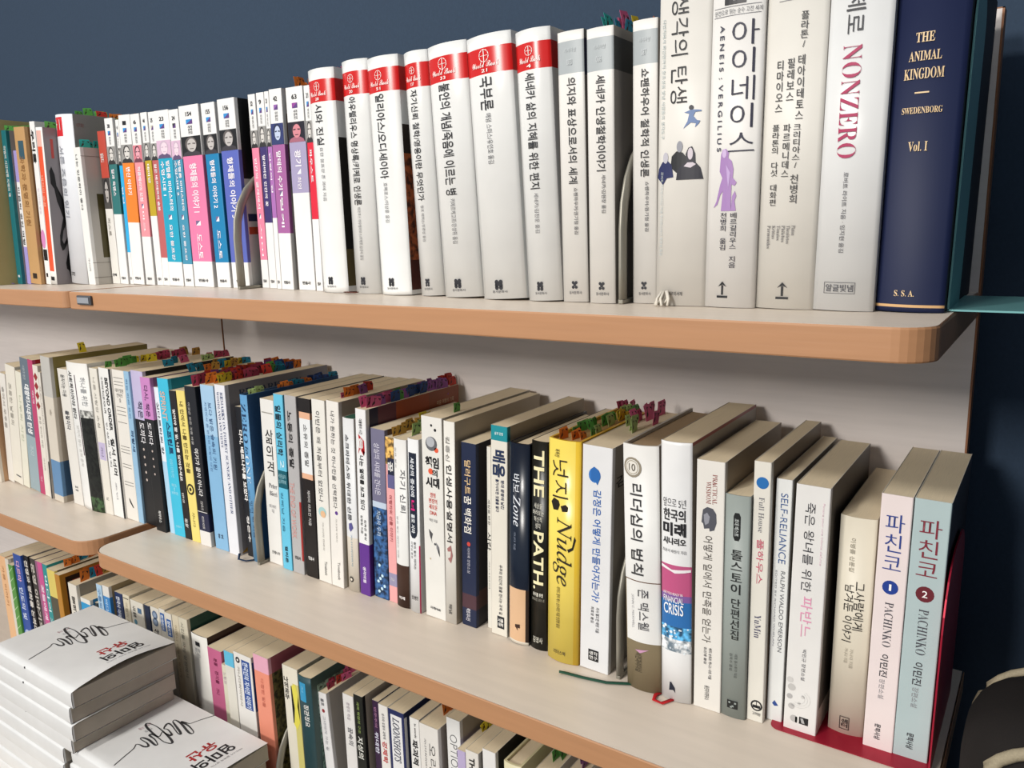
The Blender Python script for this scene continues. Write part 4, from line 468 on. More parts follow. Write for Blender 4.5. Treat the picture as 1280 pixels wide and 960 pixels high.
50928:(74,(6586,6544,7144,7186),(2984,2183,1679,1474,1668,2164,2963,3864,4368,4574,4379,3883),(2979,3678,3974,3669,2968,2269,2074,2278),(3952,3948,5248,5244,5844,5885,5285,5252),(1154,2654,2644,3344,3355,4857,4861,2860,1059),(2319,2315,7415,7419,2919,2926,7126,7141,2241,2236,6536,6530,2330)),
50948:(74,(3483,2481,1876,1668,1860,2455,3453,4455,5060,5268,5076,4481),(3477,4076,4573,4668,4563,4060,3458,2860,2463,2268,2473,2876),(6386,6314,7014,7086),(1141,3142,3116,3816,3842,5845,5850,3347,1047)),
50976:(74,(4383,3382,2579,2074,1867,2061,2556,3353,4352,5353,6156,6661,6867,6674,6179,5382),(4378,5377,5973,6267,5962,5358,4357,3358,2762,2467,2773,3377),(1045,1040,2740,2714,3414,3440,5240,5214,5914,5940,7640,7645)),
50977:(74,(4384,3083,2178,1871,2163,3058,4357,5758,6563,6871,6578,5783),(4379,5378,5975,6271,5966,5363,4362,3363,2766,2471,2775,3378),(1837,1832,6132,6114,6814,6837,5837,5846,7646,7651,1051,1046,2846,2837),(3446,5246,5237,3437)),
50980:(74,(4384,3083,2178,1870,2162,3057,4355,5657,6562,6870,6578,5683),(4379,5378,5975,6170,5965,5362,4361,3362,2765,2570,2775,3378),(1050,1044,3344,3330,4030,4044,5344,5330,5930,5944,7644,7650),(1836,1815,6915,6921,2521,2536)),
50984:(74,(4385,2984,2180,1873,2166,2962,4360,5762,6566,6873,6580,5784),(4380,5379,5977,6273,5969,5366,4365,3366,2769,2473,2777,3379),(1820,1815,7015,7020,2520,2527,6727,6743,5843,5850,7650,7656,1056,1050,2850,2843,1843,1838,6138,6132,1832),(3550,5150,5143,3543)),
51004:(74,(4382,3380,2476,1970,1762,1953,2447,3343,4342,5343,6247,6753,6962,6770,6276,5380),(4376,5374,6069,6362,6054,5349,4347,3349,2654,2362,2669,3374),(1029,1023,7623,7629)),51008:(74,(1048,1043,7643,7648),(4384,3082,2177,1869,2162,3057,4355,5757,6562,6869,6577,5782),(4378,5377,5974,6269,5964,5361,4360,3361,2764,2469,2774,3377),(1936,1915,6815,6821,2521,2536)),
51012:(74,(4385,2983,2179,1872,2166,2961,4360,5761,6566,6872,6579,5783),(4380,5379,5976,6272,5968,5366,4365,3366,2768,2472,2776,3379),(1055,1050,7650,7655),(1820,1815,7015,7020,2520,2527,6727,6743,1843,1838,6138,6132,1832)),
51020:(74,(4385,3083,2178,1871,2163,3059,4357,5759,6563,6871,6578,5783),(4379,5378,5975,6271,5966,5363,4362,3363,2766,2471,2775,3378),(1839,1815,6815,6839),(6133,6120,2520,2533),(1051,1046,7646,7651)),51032:(74,(3481,2479,1773,1464,1755,2449,3447,4449,5155,5364,5173,4479),(3475,4074,4570,4764,4558,4054,3453,2754,2358,2164,2370,2774),(6386,6314,6914,6986),(1230,3430,5933,5838,3335,1135)),
51060:(74,(6386,6314,7014,7086),(3181,2479,1874,1466,1355,1445,1837,2432,3130,3932,4537,4845,5055,4866,4574,3979),(3175,3872,4266,4355,4245,3838,3136,2538,2145,1955,2166,2572)),51064:(74,(6386,6333,7033,7086),(3181,2179,1573,1263,1554,2148,3145,4148,4754,5063,4773,4179),(3175,3774,4270,4363,4257,3753,3151,2553,2057,1863,2070,2574),(2339,2315,7215,7221,3021,3039)),
51068:(74,(3184,2181,1476,1267,1459,2153,3151,4053,4759,4967,4776,4081),(3178,3777,4173,4367,4162,3758,3157,2458,2062,1867,2073,2477),(6386,6349,7049,7086),(2320,2315,7215,7220,3020,3028,7028,7046,2346,2340,6340,6333,2333)),
51069:(74,(6386,6348,7048,7086),(4645,4639,6339,6314,7014,7045),(3183,2181,1475,1267,1458,2152,3150,4052,4758,4967,4775,4081),(3177,3776,4172,4367,4161,3757,3156,2457,2061,1867,2072,2476),(1945,1939,3739,3733,2033,2015,2415,3715,4916,4821,2620,2628,4328,4345)),
51076:(74,(6386,6345,7045,7086),(2341,2315,7015,7041),(6336,6320,2920,2936),(3182,2180,1474,1265,1457,2151,3148,4151,4757,5065,4774,4180),(3177,3775,4271,4365,4259,3756,3154,2456,2059,1865,2071,2475)),
51080:(74,(6386,6345,7045,7086),(3182,2180,1474,1265,1456,2150,3148,4150,4756,5065,4774,4180),(3176,3775,4271,4365,4259,3755,3154,2455,2059,1865,2071,2475),(5542,5538,5329,4521,3728,3538,3542,2842,2838,2731,2224,1420,1715,2620,3228,3620,4514,5320,5828,6420,7315,7620,6824,6330,6238,6242)),
51082:(74,(6386,6345,7045,7086),(3182,2180,1474,1265,1456,2150,3148,4150,4756,5065,4774,4180),(3176,3775,4271,4365,4259,3755,3154,2455,2059,1865,2071,2475),(2341,2335,4335,4028,3122,2019,2314,3317,4122,4728,5222,6117,7114,7319,6222,5428,5035,7035,7041)),
51088:(74,(1279,1273,2873,2864,2652,1941,933,1328,2437,3252,3938,5029,5335,4442,3752,3564,3573,5173,5179),(5986,5914,6614,6651,7851,7857,6657,6686)),51089:(74,(2039,2033,6033,6014,6714,6739),(1281,1276,2876,2873,2663,2055,1049,1444,2551,3262,3852,4946,5251,4356,3764,3573,3576,5176,5181),(6086,6043,6743,6762,7762,7767,6767,6786)),
51109:(74,(4441,3139,2334,2027,2320,3116,4414,5616,6420,6727,6434,5639),(4435,5334,5932,6127,5923,5320,4419,3420,2823,2627,2832,3434),(1281,1275,2875,2872,2663,2054,1049,1344,2551,3262,3952,4946,5251,4356,3764,3573,3575,5175,5181),(6086,6043,6743,6762,7762,7768,6768,6786)),
51116:(74,(5085,5017,5617,5651,6651,6614,7214,7286,6686,6657,5657,5685),(1178,1172,2572,2567,2453,1842,1034,1429,2338,2951,3439,4331,4736,3944,3454,3267,3272,4572,4578)),
51137:(74,(4840,3539,2634,2327,2620,3515,4814,6015,6920,7227,6934,6039),(4835,5734,6331,6527,6323,5720,4819,3820,3223,3027,3231,3834),(1280,1275,2575,2572,2463,1955,1149,1444,2351,2960,3452,4246,4651,3856,3363,3272,3275,4475,4480),(5085,5044,5644,5661,6561,6542,7142,7186,6586,6567,5667,5685)),
51200:(74,(4860,4854,6354,6314,7014,7086,6386,6360),(1279,1273,2973,2965,2652,1941,1033,1428,2538,3252,3939,5030,5435,4542,3853,3565,3573,5273,5279)),51201:(74,(2239,2234,6334,6314,7014,7039),(1381,1376,2976,2973,2663,2055,1149,1444,2551,3262,3952,5046,5351,4456,3864,3673,3676,5176,5181),(6386,6367,4967,4962,6362,6343,7043,7086)),
51204:(74,(6386,6366,4966,4961,6361,6333,7033,7086),(2438,2415,7215,7221,3021,3038),(1380,1375,2975,2971,2661,2053,1148,1442,2549,3260,3950,5044,5349,4454,3862,3671,3675,5175,5180)),
51210:(74,(4744,4714,7014,7044),(6439,6419,5319,5339),(6386,6369,4969,4964,6364,6348,7048,7086),(1920,1914,2314,4516,4421,2620,2628,4228,4244,1944,1939,3639,3633,1933),(1382,1377,2977,2975,2666,2058,1153,1448,2554,3264,3955,5049,5354,4459,3866,3575,3577,5177,5182)),
51216:(74,(2340,2315,7015,7040),(6335,6320,3020,3035),(6386,6368,4968,4963,6363,6344,7044,7086),(1382,1376,2976,2973,2664,2055,1150,1444,2552,3262,3953,5046,5351,4457,3864,3673,3676,5176,5182)),
51221:(74,(4641,3339,2535,2227,2520,3315,4614,5915,6720,7027,6735,5939),(4636,5535,6132,6427,6123,5520,4619,3720,3123,2927,3132,3735),(6386,6367,4967,4962,6362,6343,7043,7086),(1381,1375,2975,2973,2663,2055,1149,1444,2551,3262,3952,5046,5351,4456,3864,3673,3675,5175,5181)),
51228:(74,(6586,6514,7214,7286),(5184,5160,3960,3955,5155,5118,5718,5784),(1278,1272,2572,2566,2353,1841,1033,1428,2338,2851,3439,4330,4735,3943,3353,3266,3272,4572,4578)),51312:(74,(4046,4029,1029,1023,7623,7629,4629,4646),(1680,1674,4074,4073,3764,3157,2352,1449,1644,2747,3754,4363,5054,5948,7044,7349,6452,5557,4964,4773,4774,7074,7080)),
51313:(74,(1837,1832,6132,6114,6814,6837),(1683,1678,3978,3570,2665,1462,1657,2859,3764,4372,4964,5859,7057,7262,6065,5170,4778,7078,7083),(4061,4050,1050,1044,7644,7650,4650,4661)),51316:(74,(1683,1677,3977,3569,2663,1459,1754,2857,3763,4370,4963,5857,6954,7259,6063,5169,4777,7077,7083),(1936,1915,6815,6821,2521,2536),(4059,4047,1047,1042,7642,7647,4647,4659)),
51333:(74,(4339,3037,2133,1826,2120,3015,4314,5615,6520,6826,6533,5637),(4334,5333,5930,6126,5922,5320,4319,3320,2722,2526,2730,3333),(1050,1045,7645,7650,4650,4660,4060,4050),(1683,1677,3977,3570,2665,1462,1657,2859,3764,4371,4964,5859,7057,7262,6065,5170,4777,7077,7083)),
51339:(74,(4332,3131,2428,2123,2418,3114,4313,5514,6218,6523,6228,5531),(4328,5427,5823,5419,4318,3219,2823,3227),(1056,1051,7651,7656,4656,4665,4065,4056),(1684,1679,3979,3572,2668,1465,1660,2863,3767,4374,4967,5963,7060,7265,6068,5172,4779,7079,7084),(4048,4041,1641,1636,7036,7041,4641,4648)),
51452:(74,(1782,1776,3976,3667,2660,1456,1751,2854,3760,4368,4960,5954,6951,7256,6060,5067,4776,7076,7082),(1045,1040,4040,4014,4614,4640,7640,7645)),51453:(74,(1837,1832,6132,6114,6814,6837,4637,4647,7647,7652,1052,1047,4047,4037),(1683,1678,3978,3570,2665,1462,1657,2859,3764,4372,4964,5859,7057,7262,6065,5170,4778,7078,7083)),
51460:(74,(1820,1815,7015,7020,2520,2527,6727,6743,4643,4651,7651,7656,1056,1051,4051,4043,1843,1838,6138,6132,1832),(1684,1678,3978,3572,2667,1465,1660,2762,3766,4372,4966,5962,7060,7265,6067,5172,4778,7078,7084)),
51473:(74,(4334,5333,5931,6127,5923,5320,4319,3320,2723,2527,2731,3333),(1052,1047,4047,4039,2837,2133,1827,2120,3015,4314,5615,6520,6827,6533,5837,4639,4647,7647,7652),(1683,1677,3977,3570,2665,1462,1657,2859,3764,4371,4964,5859,7057,7262,6065,5170,4777,7077,7083)),
51592:(74,(1029,1023,7623,7629),(1679,1674,4074,4070,3762,3155,2350,1447,1641,2745,3752,4361,5052,5945,7042,7347,6450,5555,4962,4770,4774,7074,7079)),51648:(74,(6386,6314,7014,7086),(1379,1373,3073,3064,2752,2040,1033,1428,2537,3352,4138,5229,5635,4642,3952,3664,3673,5373,5379)),
51649:(74,(6386,6342,7042,7086),(2139,2133,6333,6314,7014,7039),(1381,1376,3076,3073,2763,2155,1149,1544,2651,3362,4052,5146,5551,4556,3964,3673,3676,5376,5381)),51652:(74,(6386,6333,7033,7086),(1380,1375,3075,3071,2761,2153,1147,1542,2649,3360,4050,5144,5549,4554,3962,3671,3675,5375,5380),(2338,2315,7215,7221,3021,3038)),
51656:(74,(6386,6349,7049,7086),(2320,2315,7215,7220,3020,3028,7028,7045,2345,2340,6340,6333,2333),(1382,1377,3077,3076,2767,2159,1154,1448,2655,3366,4056,5250,5555,4560,3967,3676,3677,5377,5382)),51665:(74,(6386,6347,7047,7086),(2343,2315,7015,7043,6343,6335,3035,3043),(3030,6330,6320,3020),(1381,1376,3076,3074,2765,2157,1152,1547,2654,3364,4054,5148,5553,4558,3965,3674,3676,5376,5381)),
52264:(74,(2885,2874,1274,1268,2868,2863,2651,1940,1033,1328,2437,3150,3838,4829,5234,4341,3751,3463,3468,5168,5174,3574,3585),(5986,5914,6614,6651,7851,7856,6656,6686)),
52285:(74,(4440,3138,2334,2027,2320,3116,4414,5616,6420,6727,6434,5638),(4435,5334,5931,6127,5923,5320,4419,3420,2823,2627,2831,3434),(2886,2877,1277,1272,2872,2871,2661,2054,1049,1444,2550,3260,3951,5045,5351,4355,3762,3571,3572,5172,5177,3577,3586),(6086,6042,6742,6762,7762,7767,6767,6786)),
52293:(74,(2338,2332,6532,6514,7114,7138),(2585,2577,1277,1271,2571,2570,2462,1954,1149,1444,2350,2960,3451,4345,4650,3955,3462,3270,3271,4571,4577,3277,3285),(5085,5042,5642,5661,6561,6542,7142,7186,6586,6567,5667,5685)),52376:(74,(4857,4852,6352,6314,7014,7086,6386,6357),(2985,2974,1274,1268,2968,2963,2651,2040,1133,1428,2537,3250,3937,5029,5434,4441,3851,3563,3568,5168,5174,3574,3585)),
52380:(74,(2886,2876,1276,1271,2871,2869,2659,2051,1146,1441,2548,3258,3948,5042,5347,4452,3760,3569,3571,5171,5176,3576,3586),(6386,6364,4964,4958,6358,6332,7032,7086),(2437,2415,7215,7221,3021,3037)),
52384:(74,(2886,2879,1279,1274,2874,2872,2664,2058,1053,1348,2554,3263,3955,5150,5455,4458,3764,3572,3574,5174,5179,3579,3586),(6386,6368,4968,4963,6363,6348,7048,7086),(2320,2315,7315,7320,3020,3028,7028,7045,2345,2340,6340,6332,2332)),
52488:(74,(4045,4028,1028,1023,7623,7628,4628,4645),(4085,4075,1675,1669,4069,3862,3255,2450,1448,1742,2846,3751,4359,4951,5946,7042,7248,6250,5455,4962,4669,7069,7075,4675,4685)),52572:(74,(6386,6314,6914,6986),(1229,3429,5932,5837,3835,3848,3148,3134,1134),(3186,3177,1577,1571,3171,2962,2255,1351,1646,2752,3462,4252,5346,5651,4756,4063,3871,5471,5477,3877,3886)),
52768:(74,(1029,1023,7623,7629),(4084,4075,1675,1669,4069,3861,3254,2449,1446,1741,2844,3750,4358,4950,5844,6941,7246,6249,5454,4961,4669,7069,7075,4675,4684)),52824:(74,(6386,6314,7014,7086),(3085,3074,1474,1468,3068,3063,2850,2140,1233,1528,2737,3450,4137,5229,5634,4641,4051,3763,3768,5468,5474,3774,3785)),
52825:(74,(6386,6342,7042,7086),(2138,2132,6332,6314,7014,7038),(3086,3077,1477,1472,3072,3070,2861,2153,1248,1543,2649,3360,4150,5244,5549,4554,3961,3770,3772,5372,5377,3777,3786)),52828:(74,(6386,6333,7033,7086),(2338,2315,7215,7221,3021,3038),(3086,3076,1476,1471,3071,3069,2860,2152,1247,1541,2648,3358,4149,5243,5548,4553,3960,3769,3771,5371,5376,3776,3786)),
52840:(74,(6386,6343,7043,7086),(2340,2315,7015,7040),(6334,6320,2920,2934),(3086,3078,1478,1472,3072,3071,2862,2155,1250,1544,2651,3361,4152,5246,5551,4556,3963,3771,3772,5372,5378,3778,3786)),52852:(74,(1579,1573,4173,3961,1159,1253,3755,3146,2338,1131,1526,3136,4149,4663,4879),(5986,5914,6614,6651,7851,7857,6657,6686)),
52880:(74,(4984,4917,5617,5651,6551,6514,7214,7286,6586,6557,5657,5684),(1477,1472,3672,3461,1159,1254,3256,2444,1133,1529,2839,3751,4164,4277)),52992:(74,(6686,6614,7214,7286),(5084,5058,3958,4167,4278,1478,1472,3672,3461,1159,1254,3256,2444,1134,1529,2940,3752,5052,5017,5717,5784)),
53076:(74,(1879,1874,6174,6172,6162,1660,1754,6157,5839,6539,6858,6872,6879),(3648,3629,1029,1024,7624,7629,4229,4248)),53216:(74,(1047,1042,4042,4014,4614,4642,7642,7647,6547,6763,6775,6782,1982,1976,6176,6175,6166,1764,1759,6161,5847)),53356:(74,(1029,1024,7624,7629),(1879,1873,6173,6170,6159,1657,1751,6154,5835,6535,6754,6870,6879)),
53364:(74,(1057,1051,7651,7657,6657,6768,6877,6883,1983,1977,6177,6170,1769,1864,6166,5957),(1820,1815,7115,7120,2520,2528,6828,6844,1844,1839,6139,6132,1832)),53412:(74,(6386,6314,7014,7086),(1679,1673,4273,4061,1259,1353,3855,3246,2338,1231,1526,3236,4249,4763,4979)),
53416:(74,(6386,6334,7034,7086),(1681,1675,4275,4066,1265,1360,3762,2852,1245,1540,3047,4156,4767,4881),(2337,2315,7215,7220,3020,3037)),53440:(74,(1480,1431,1931,3732,5334,5339,3737,2037,2054,4654,4659,2059,2074,4774,4780),(5986,5914,6614,6652,7852,7857,6657,6686)),
53444:(74,(1480,1444,1944,3844,5246,5151,3849,2049,2060,4560,4565,2065,2075,4775,4780),(6086,6033,6733,6758,7758,7764,6764,6786),(2237,2215,7015,7021,2821,2837)),53448:(74,(1483,1451,1951,3851,5253,5258,2056,2064,4564,4570,2070,2077,4777,4783),(6086,6048,6748,6765,7765,7770,6770,6786),(2120,2115,6915,6920,2720,2728,6728,6745,2145,2140,6040,6033,2133)),
53469:(74,(2338,2333,6533,6514,7114,7138),(1481,1446,1846,3346,4548,4453,2052,2061,4161,4166,2066,2075,4175,4181),(4985,4943,5543,5562,6562,6542,7142,7186,6586,6567,5567,5585)),53552:(74,(4859,4853,6353,6314,7014,7086,6386,6359),(1480,1431,1931,3732,5233,5239,3737,2037,2054,4454,4459,2059,2074,4774,4780)),
53580:(74,(6586,6514,7214,7286),(5184,5159,4059,4053,5153,5118,5718,5784),(1377,1331,1831,3231,4433,4338,1937,1953,3753,3758,1958,1972,4072,4077)),53664:(74,(1980,1943,4043,4028,1028,1023,7623,7628,4628,4643,6843,6849,2649,2659,6659,6665,2665,2675,6875,6880)),
53668:(74,(1983,1953,4053,4045,1045,1040,7640,7645,4645,4653,6853,6858,2658,2666,6666,6671,2671,2678,6878,6883),(1935,1915,6915,6921,2521,2535)),53672:(74,(1052,1047,7647,7652,4652,4659,6859,6863,2663,2670,6670,6674,2674,2680,6880,6885,1985,1959,4059,4052),(1820,1815,7015,7020,2520,2526,6726,6742,1842,1837,6137,6131,1831)),
53685:(74,(4337,3036,2132,1826,2119,3015,4314,5615,6519,6826,6532,5636),(4332,5630,6126,5922,5320,4319,3320,2722,2526,3030),(1984,1955,4055,4048,1048,1042,7642,7648,4648,4655,6855,6860,2660,2667,6667,6672,2672,2679,6879,6884)),53804:(74,(1042,1037,4037,4014,4614,4637,7637,7642),(1983,1950,6950,6955,2655,2664,6664,6669,2669,2677,6877,6883)),
53944:(74,(1029,1023,7623,7629),(1980,1942,6842,6847,2647,2658,6658,6664,2664,2674,6874,6880)),54000:(74,(6386,6314,7014,7086),(1580,1531,2131,3932,5634,5539,3937,2237,2254,4754,4759,2259,2274,5074,5080)),54004:(74,(6386,6332,7032,7086),(2337,2315,7215,7221,3021,3037),(1580,1544,2044,4045,5646,5552,4050,2150,2160,4760,4765,2165,2175,4975,4980)),
54008:(74,(6386,6348,7048,7086),(1583,1551,2051,4051,5653,5558,4057,2156,2164,4764,4770,2170,2177,4977,4983),(2320,2315,7215,7220,3020,3028,7028,7045,2345,2340,6340,6332,2332)),54028:(74,(1032,3232,5534,5539,4438,4473,5273,5278,1178,1173,1973,1937,1037),(2673,3773,3738,2637),(5986,5914,6614,6652,7852,7857,6657,6686)),
54057:(74,(2239,2233,6533,6514,7114,7139),(5085,5043,5643,5662,6562,6542,7142,7186,6586,6567,5667,5685),(1146,2847,4748,4653,3953,3974,4574,4580,1180,1174,1774,1752,1052),(2474,3374,3352,2452)),54168:(74,(6686,6614,7214,7286),(5284,5259,4259,4253,5253,5218,5818,5884),(1032,2832,4634,4639,3838,3872,4472,4477,1177,1172,1772,1737,1037),(2372,3272,3238,2337)),
54172:(74,(6586,6532,7232,7286),(5285,5265,4365,4360,5260,5234,5834,5885),(1144,2845,4746,4751,3951,3974,4574,4579,1179,1174,1774,1750,1050),(2474,3374,3350,2450),(2538,2515,7415,7421,3121,3138)),
54176:(74,(6586,6548,7248,7286),(1150,2851,4752,4757,3956,3976,4576,4582,1182,1176,1776,1756,1056),(2476,3376,3356,2456),(5285,5270,4370,4364,5264,5248,5848,5885),(2420,2415,7415,7420,3120,3127,7227,7244,2444,2439,6539,6532,2432)),
54200:(74,(5159,5153,6353,6332,7032,7086,6386,6372,5172,5167,6367,6359),(1143,3144,5346,5351,4350,4375,5175,5180,1380,1375,2075,2049,1149),(2675,3775,3749,2649),(2437,2415,7215,7221,3021,3037)),
54217:(74,(4640,3338,2534,2227,2520,3315,4614,5915,6720,7027,6734,5938),(4635,5534,6131,6427,6123,5520,4619,3720,3123,2927,3131,3734),(6386,6373,5173,5168,6368,6360,5160,5155,6355,6342,7042,7086),(1146,3146,5348,5353,4352,4375,5175,5181,1381,1375,2075,2051,1151),(2675,3775,3752,2652)),
54256:(74,(1047,1042,7642,7647,4647,4656,6956,6961,5961,5977,7077,7083,1683,1677,2777,2761,1761,1756,4056,4047),(3477,5277,5261,3461),(1935,1915,6815,6821,2521,2535)),54364:(74,(1651,1645,2945,2928,1028,1023,7623,7628,5728,5745,7045,7051,5951,5974,7074,7079,1679,1674,2774,2751),(3528,3545,5145,5128),(3474,5274,5251,3451)),
54392:(74,(1757,1752,6952,6957,5957,5977,7077,7082,1782,1777,2777,2757),(3477,5277,5257,3457),(1043,1038,4038,4014,4614,4638,7638,7643)),54400:(74,(1766,1760,6960,6966,5966,5979,7079,7084,1684,1679,2779,2766),(3479,5279,5266,3466),(1820,1815,7015,7020,2520,2526,6726,6742,4642,4649,7649,7655,1055,1049,4049,4042,1842,1837,6137,6131,1831)),
54408:(74,(6132,6120,2520,2532),(1837,1815,6815,6837,4637,4646,7646,7651,1051,1046,4046,4037),(1763,1758,6958,6963,5963,5978,7078,7084,1684,1678,2778,2763),(3478,5278,5263,3463)),54532:(74,(1029,1023,7623,7629),(1648,1643,7043,7048,5948,5973,7073,7079,1679,1673,2773,2748),(3473,5273,5248,3448)),
54540:(74,(1054,1049,7649,7654),(1765,1760,6960,6965,5965,5979,7079,7084,1684,1679,2779,2765),(3479,5279,5265,3465),(1820,1815,7015,7020,2520,2526,6726,6742,1842,1837,6137,6131,1831)),54548:(74,(1050,1045,7645,7650),(1838,1815,6815,6838),(6132,6120,2520,2532),(1763,1757,6957,6963,5963,5978,7078,7084,1684,1678,2778,2763),(3478,5278,5263,3463)),
54588:(74,(6386,6314,7014,7086),(1132,3332,5734,5739,4538,4573,5373,5378,1278,1273,2073,2037,1037),(2773,3973,3938,2737)),54596:(74,(6386,6349,7049,7086),(2320,2315,7215,7220,2920,2928,7028,7045,2345,2340,6340,6333,2333),(1251,3452,5654,5659,4558,4576,5276,5281,1481,1476,2176,2157,1257),(2776,3976,3957,2757)),
54616:(74,(3263,2361,1655,1447,1638,2332,3230,4132,4738,4947,4755,4161),(3258,3756,4152,4347,4141,3737,3235,2637,2241,2047,2252,2656),(5986,5914,6614,6651,7851,7856,6656,6686),(2885,2875,1075,1069,5369,5375,3575,3585)),
54617:(74,(3269,2368,1763,1556,1749,2345,3243,4145,4749,4956,4763,4168),(3264,4062,4356,4051,3248,2451,2156,2462),(2037,2032,6032,6014,6714,6737),(2986,2978,1178,1173,5373,5378,3578,3586),(6086,6041,6741,6761,7761,7766,6766,6786)),
54620:(74,(3268,2366,1762,1554,1747,2343,3241,4143,4747,4954,4762,4166),(3263,3862,4159,4354,4150,3847,3246,2647,2250,2154,2259,2662),(6086,6032,6732,6757,7757,7762,6762,6786),(2986,2977,1177,1172,5372,5377,3577,3586),(2236,2215,7015,7021,2821,2836)),
54624:(74,(3271,2370,1766,1559,1753,2349,3248,4149,4753,4959,4766,4170),(3266,4064,4359,4054,3252,2454,2159,2464),(6086,6046,6746,6763,7763,7769,6769,6786),(2120,2115,6915,6920,2720,2727,6727,6743,2143,2138,6038,6031,2131),(2987,2980,1180,1174,5374,5380,3580,3587)),
54637:(74,(4439,3137,2333,2026,2320,3115,4414,5615,6420,6726,6433,5637),(4434,5333,5930,6126,5922,5320,4419,3520,2922,2726,2930,3533),(3269,2367,1763,1556,1749,2345,3244,4145,4749,4956,4763,4167),(3264,4062,4356,4051,3249,2451,2156,2462),(6086,6040,6740,6760,7760,7766,6766,6786),(2987,2978,1178,1173,5373,5378,3578,3587)),
54644:(74,(2864,2061,1556,1347,1538,2033,2830,3633,4238,4447,4256,3661),(2858,3357,3753,3847,3741,3338,2836,2338,2041,1947,2053,2357),(2584,2574,1074,1068,4668,4674,3274,3284),(5084,5017,5617,5650,6550,6514,7214,7286,6586,6556,5656,5684)),
54664:(74,(2869,2067,1563,1357,1550,2046,2844,3646,4250,4457,4263,3667),(2864,3562,3857,3551,2849,2251,1957,2262),(5085,5042,5642,5661,6561,6541,7141,7186,6586,6566,5666,5685),(2586,2578,1078,1073,4773,4778,3278,3286),(5639,5637,5328,4620,3828,3637,3639,2939,2937,2830,2324,1520,1815,2720,3328,3820,4614,5420,5928,6520,7415,7720,6924,6430,6337,6339)),
54665:(74,(2868,2067,1563,1356,1550,2045,2844,3645,4250,4456,4263,3667),(2864,3561,3856,3551,2849,2251,1956,2261),(4839,3538,2633,2326,2620,3515,4814,6115,6920,7226,6933,6138),(4834,5733,6331,6526,6322,5720,4819,3820,3222,3026,3231,3833),(5085,5043,5643,5661,6561,6540,7140,7186,6586,6566,5666,5685),(2586,2578,1078,1072,4772,4778,3278,3286)),
54728:(74,(3263,2361,1755,1547,1738,2332,3230,4032,4638,4947,4655,4061),(3258,3756,4152,4347,4141,3737,3236,2637,2241,2147,2252,2656),(2885,2875,1075,1069,5369,5375,3575,3585),(5256,5250,6350,6314,7014,7086,6386,6356)),
54744:(74,(2338,2315,7015,7038),(6333,6320,3020,3033),(3170,2368,1763,1557,1750,2345,3144,4045,4650,4857,4663,4068),(3164,3962,4257,3951,3149,2451,2157,2462),(5164,5159,6359,6342,7042,7086,6386,6364),(2887,2879,1079,1073,5273,5279,3579,3587)),
54764:(74,(6586,6546,7146,7186),(2871,2070,1565,1359,1553,2049,2847,3649,4153,4359,4165,3670),(2866,3564,3759,3554,2852,2154,1959,2164),(5285,5267,4467,4462,5262,5246,5846,5885),(2420,2415,7415,7420,3020,3026,7126,7142,2442,2438,6538,6531,2431),(2586,2579,1079,1074,4674,4679,3179,3186)),
54785:(74,(3169,2268,1763,1556,1749,2244,3142,3944,4549,4756,4563,3968),(3164,3862,4156,3850,3148,2450,2156,2462),(2236,2231,6331,6314,7014,7036),(2887,2879,1079,1073,5173,5179,3479,3487),(5155,5149,6349,6340,7040,7086,6386,6368,5168,5163,6363,6355)),
54788:(74,(3168,2266,1761,1554,1747,2242,3140,4042,4547,4754,4561,4066),(3163,3860,4154,3848,3146,2448,2154,2460),(5152,5146,6346,6331,7031,7086,6386,6367,5167,5161,6361,6352),(2886,2877,1077,1072,5172,5177,3477,3486),(2336,2315,7215,7221,3021,3036)),
54805:(74,(3169,2267,1763,1556,1749,2244,3142,4044,4549,4756,4563,4067),(3164,3862,4156,3850,3147,2450,2156,2462),(4639,3337,2533,2226,2520,3315,4614,5915,6720,7026,6733,5937),(4633,5533,6130,6326,6122,5520,4619,3720,3122,2926,3130,3733),(6386,6369,5169,5163,6363,6355,5155,5149,6349,6339,7039,7086),(2887,2878,1078,1073,5173,5178,3478,3487)),
54812:(74,(6686,6614,7214,7286),(2858,3356,3652,3747,3641,3337,2836,2337,2041,1947,2052,2356),(2863,2061,1555,1347,1538,2032,2830,3733,4240,5240,5217,5817,5885,5285,5262,4262,4256,5256,5245,4345,4347,4155,3661),(2584,2574,1074,1068,4668,4674,3174,3184)),
54840:(74,(4360,5259,5856,6052,5847,5244,4343,3444,2847,2652,2856,3459),(4085,4076,1476,1470,7270,7276,4676,4685),(4365,3064,2259,1952,2245,2940,4038,4028,1028,1022,7622,7628,4628,4638,5740,6445,6752,6459,5664)),
54844:(74,(4366,5565,6060,5556,4354,3156,2660,3165),(4371,3070,2266,2060,2255,2951,4049,4043,1043,1038,7638,7643,4643,4649,5751,6455,6660,6466,5670),(1933,1915,6815,6821,2521,2533),(4087,4079,1479,1474,7274,7279,4679,4687)),
54848:(74,(4369,5568,5964,5560,4359,3160,2764,3168),(4087,4081,1481,1476,7276,7281,4681,4687),(1050,1045,7645,7650,4650,4655,5756,6459,6664,6469,5672,4373,3072,2269,2064,2259,2956,4055,4050),(1819,1815,7015,7019,2519,2525,6725,6740,1840,1835,6135,6130,1830)),
54861:(74,(4336,3035,2131,1825,2119,3015,4314,5615,6519,6825,6531,5635),(4331,5629,6125,5620,4319,3020,2525,3029),(4367,5566,5962,5557,4356,3157,2762,3166),(4087,4080,1480,1475,7275,7280,4680,4687),(1046,1040,7640,7646,4646,4651,5753,6456,6662,6467,5671,4372,3071,2267,2062,2256,2953,4051,4046)),
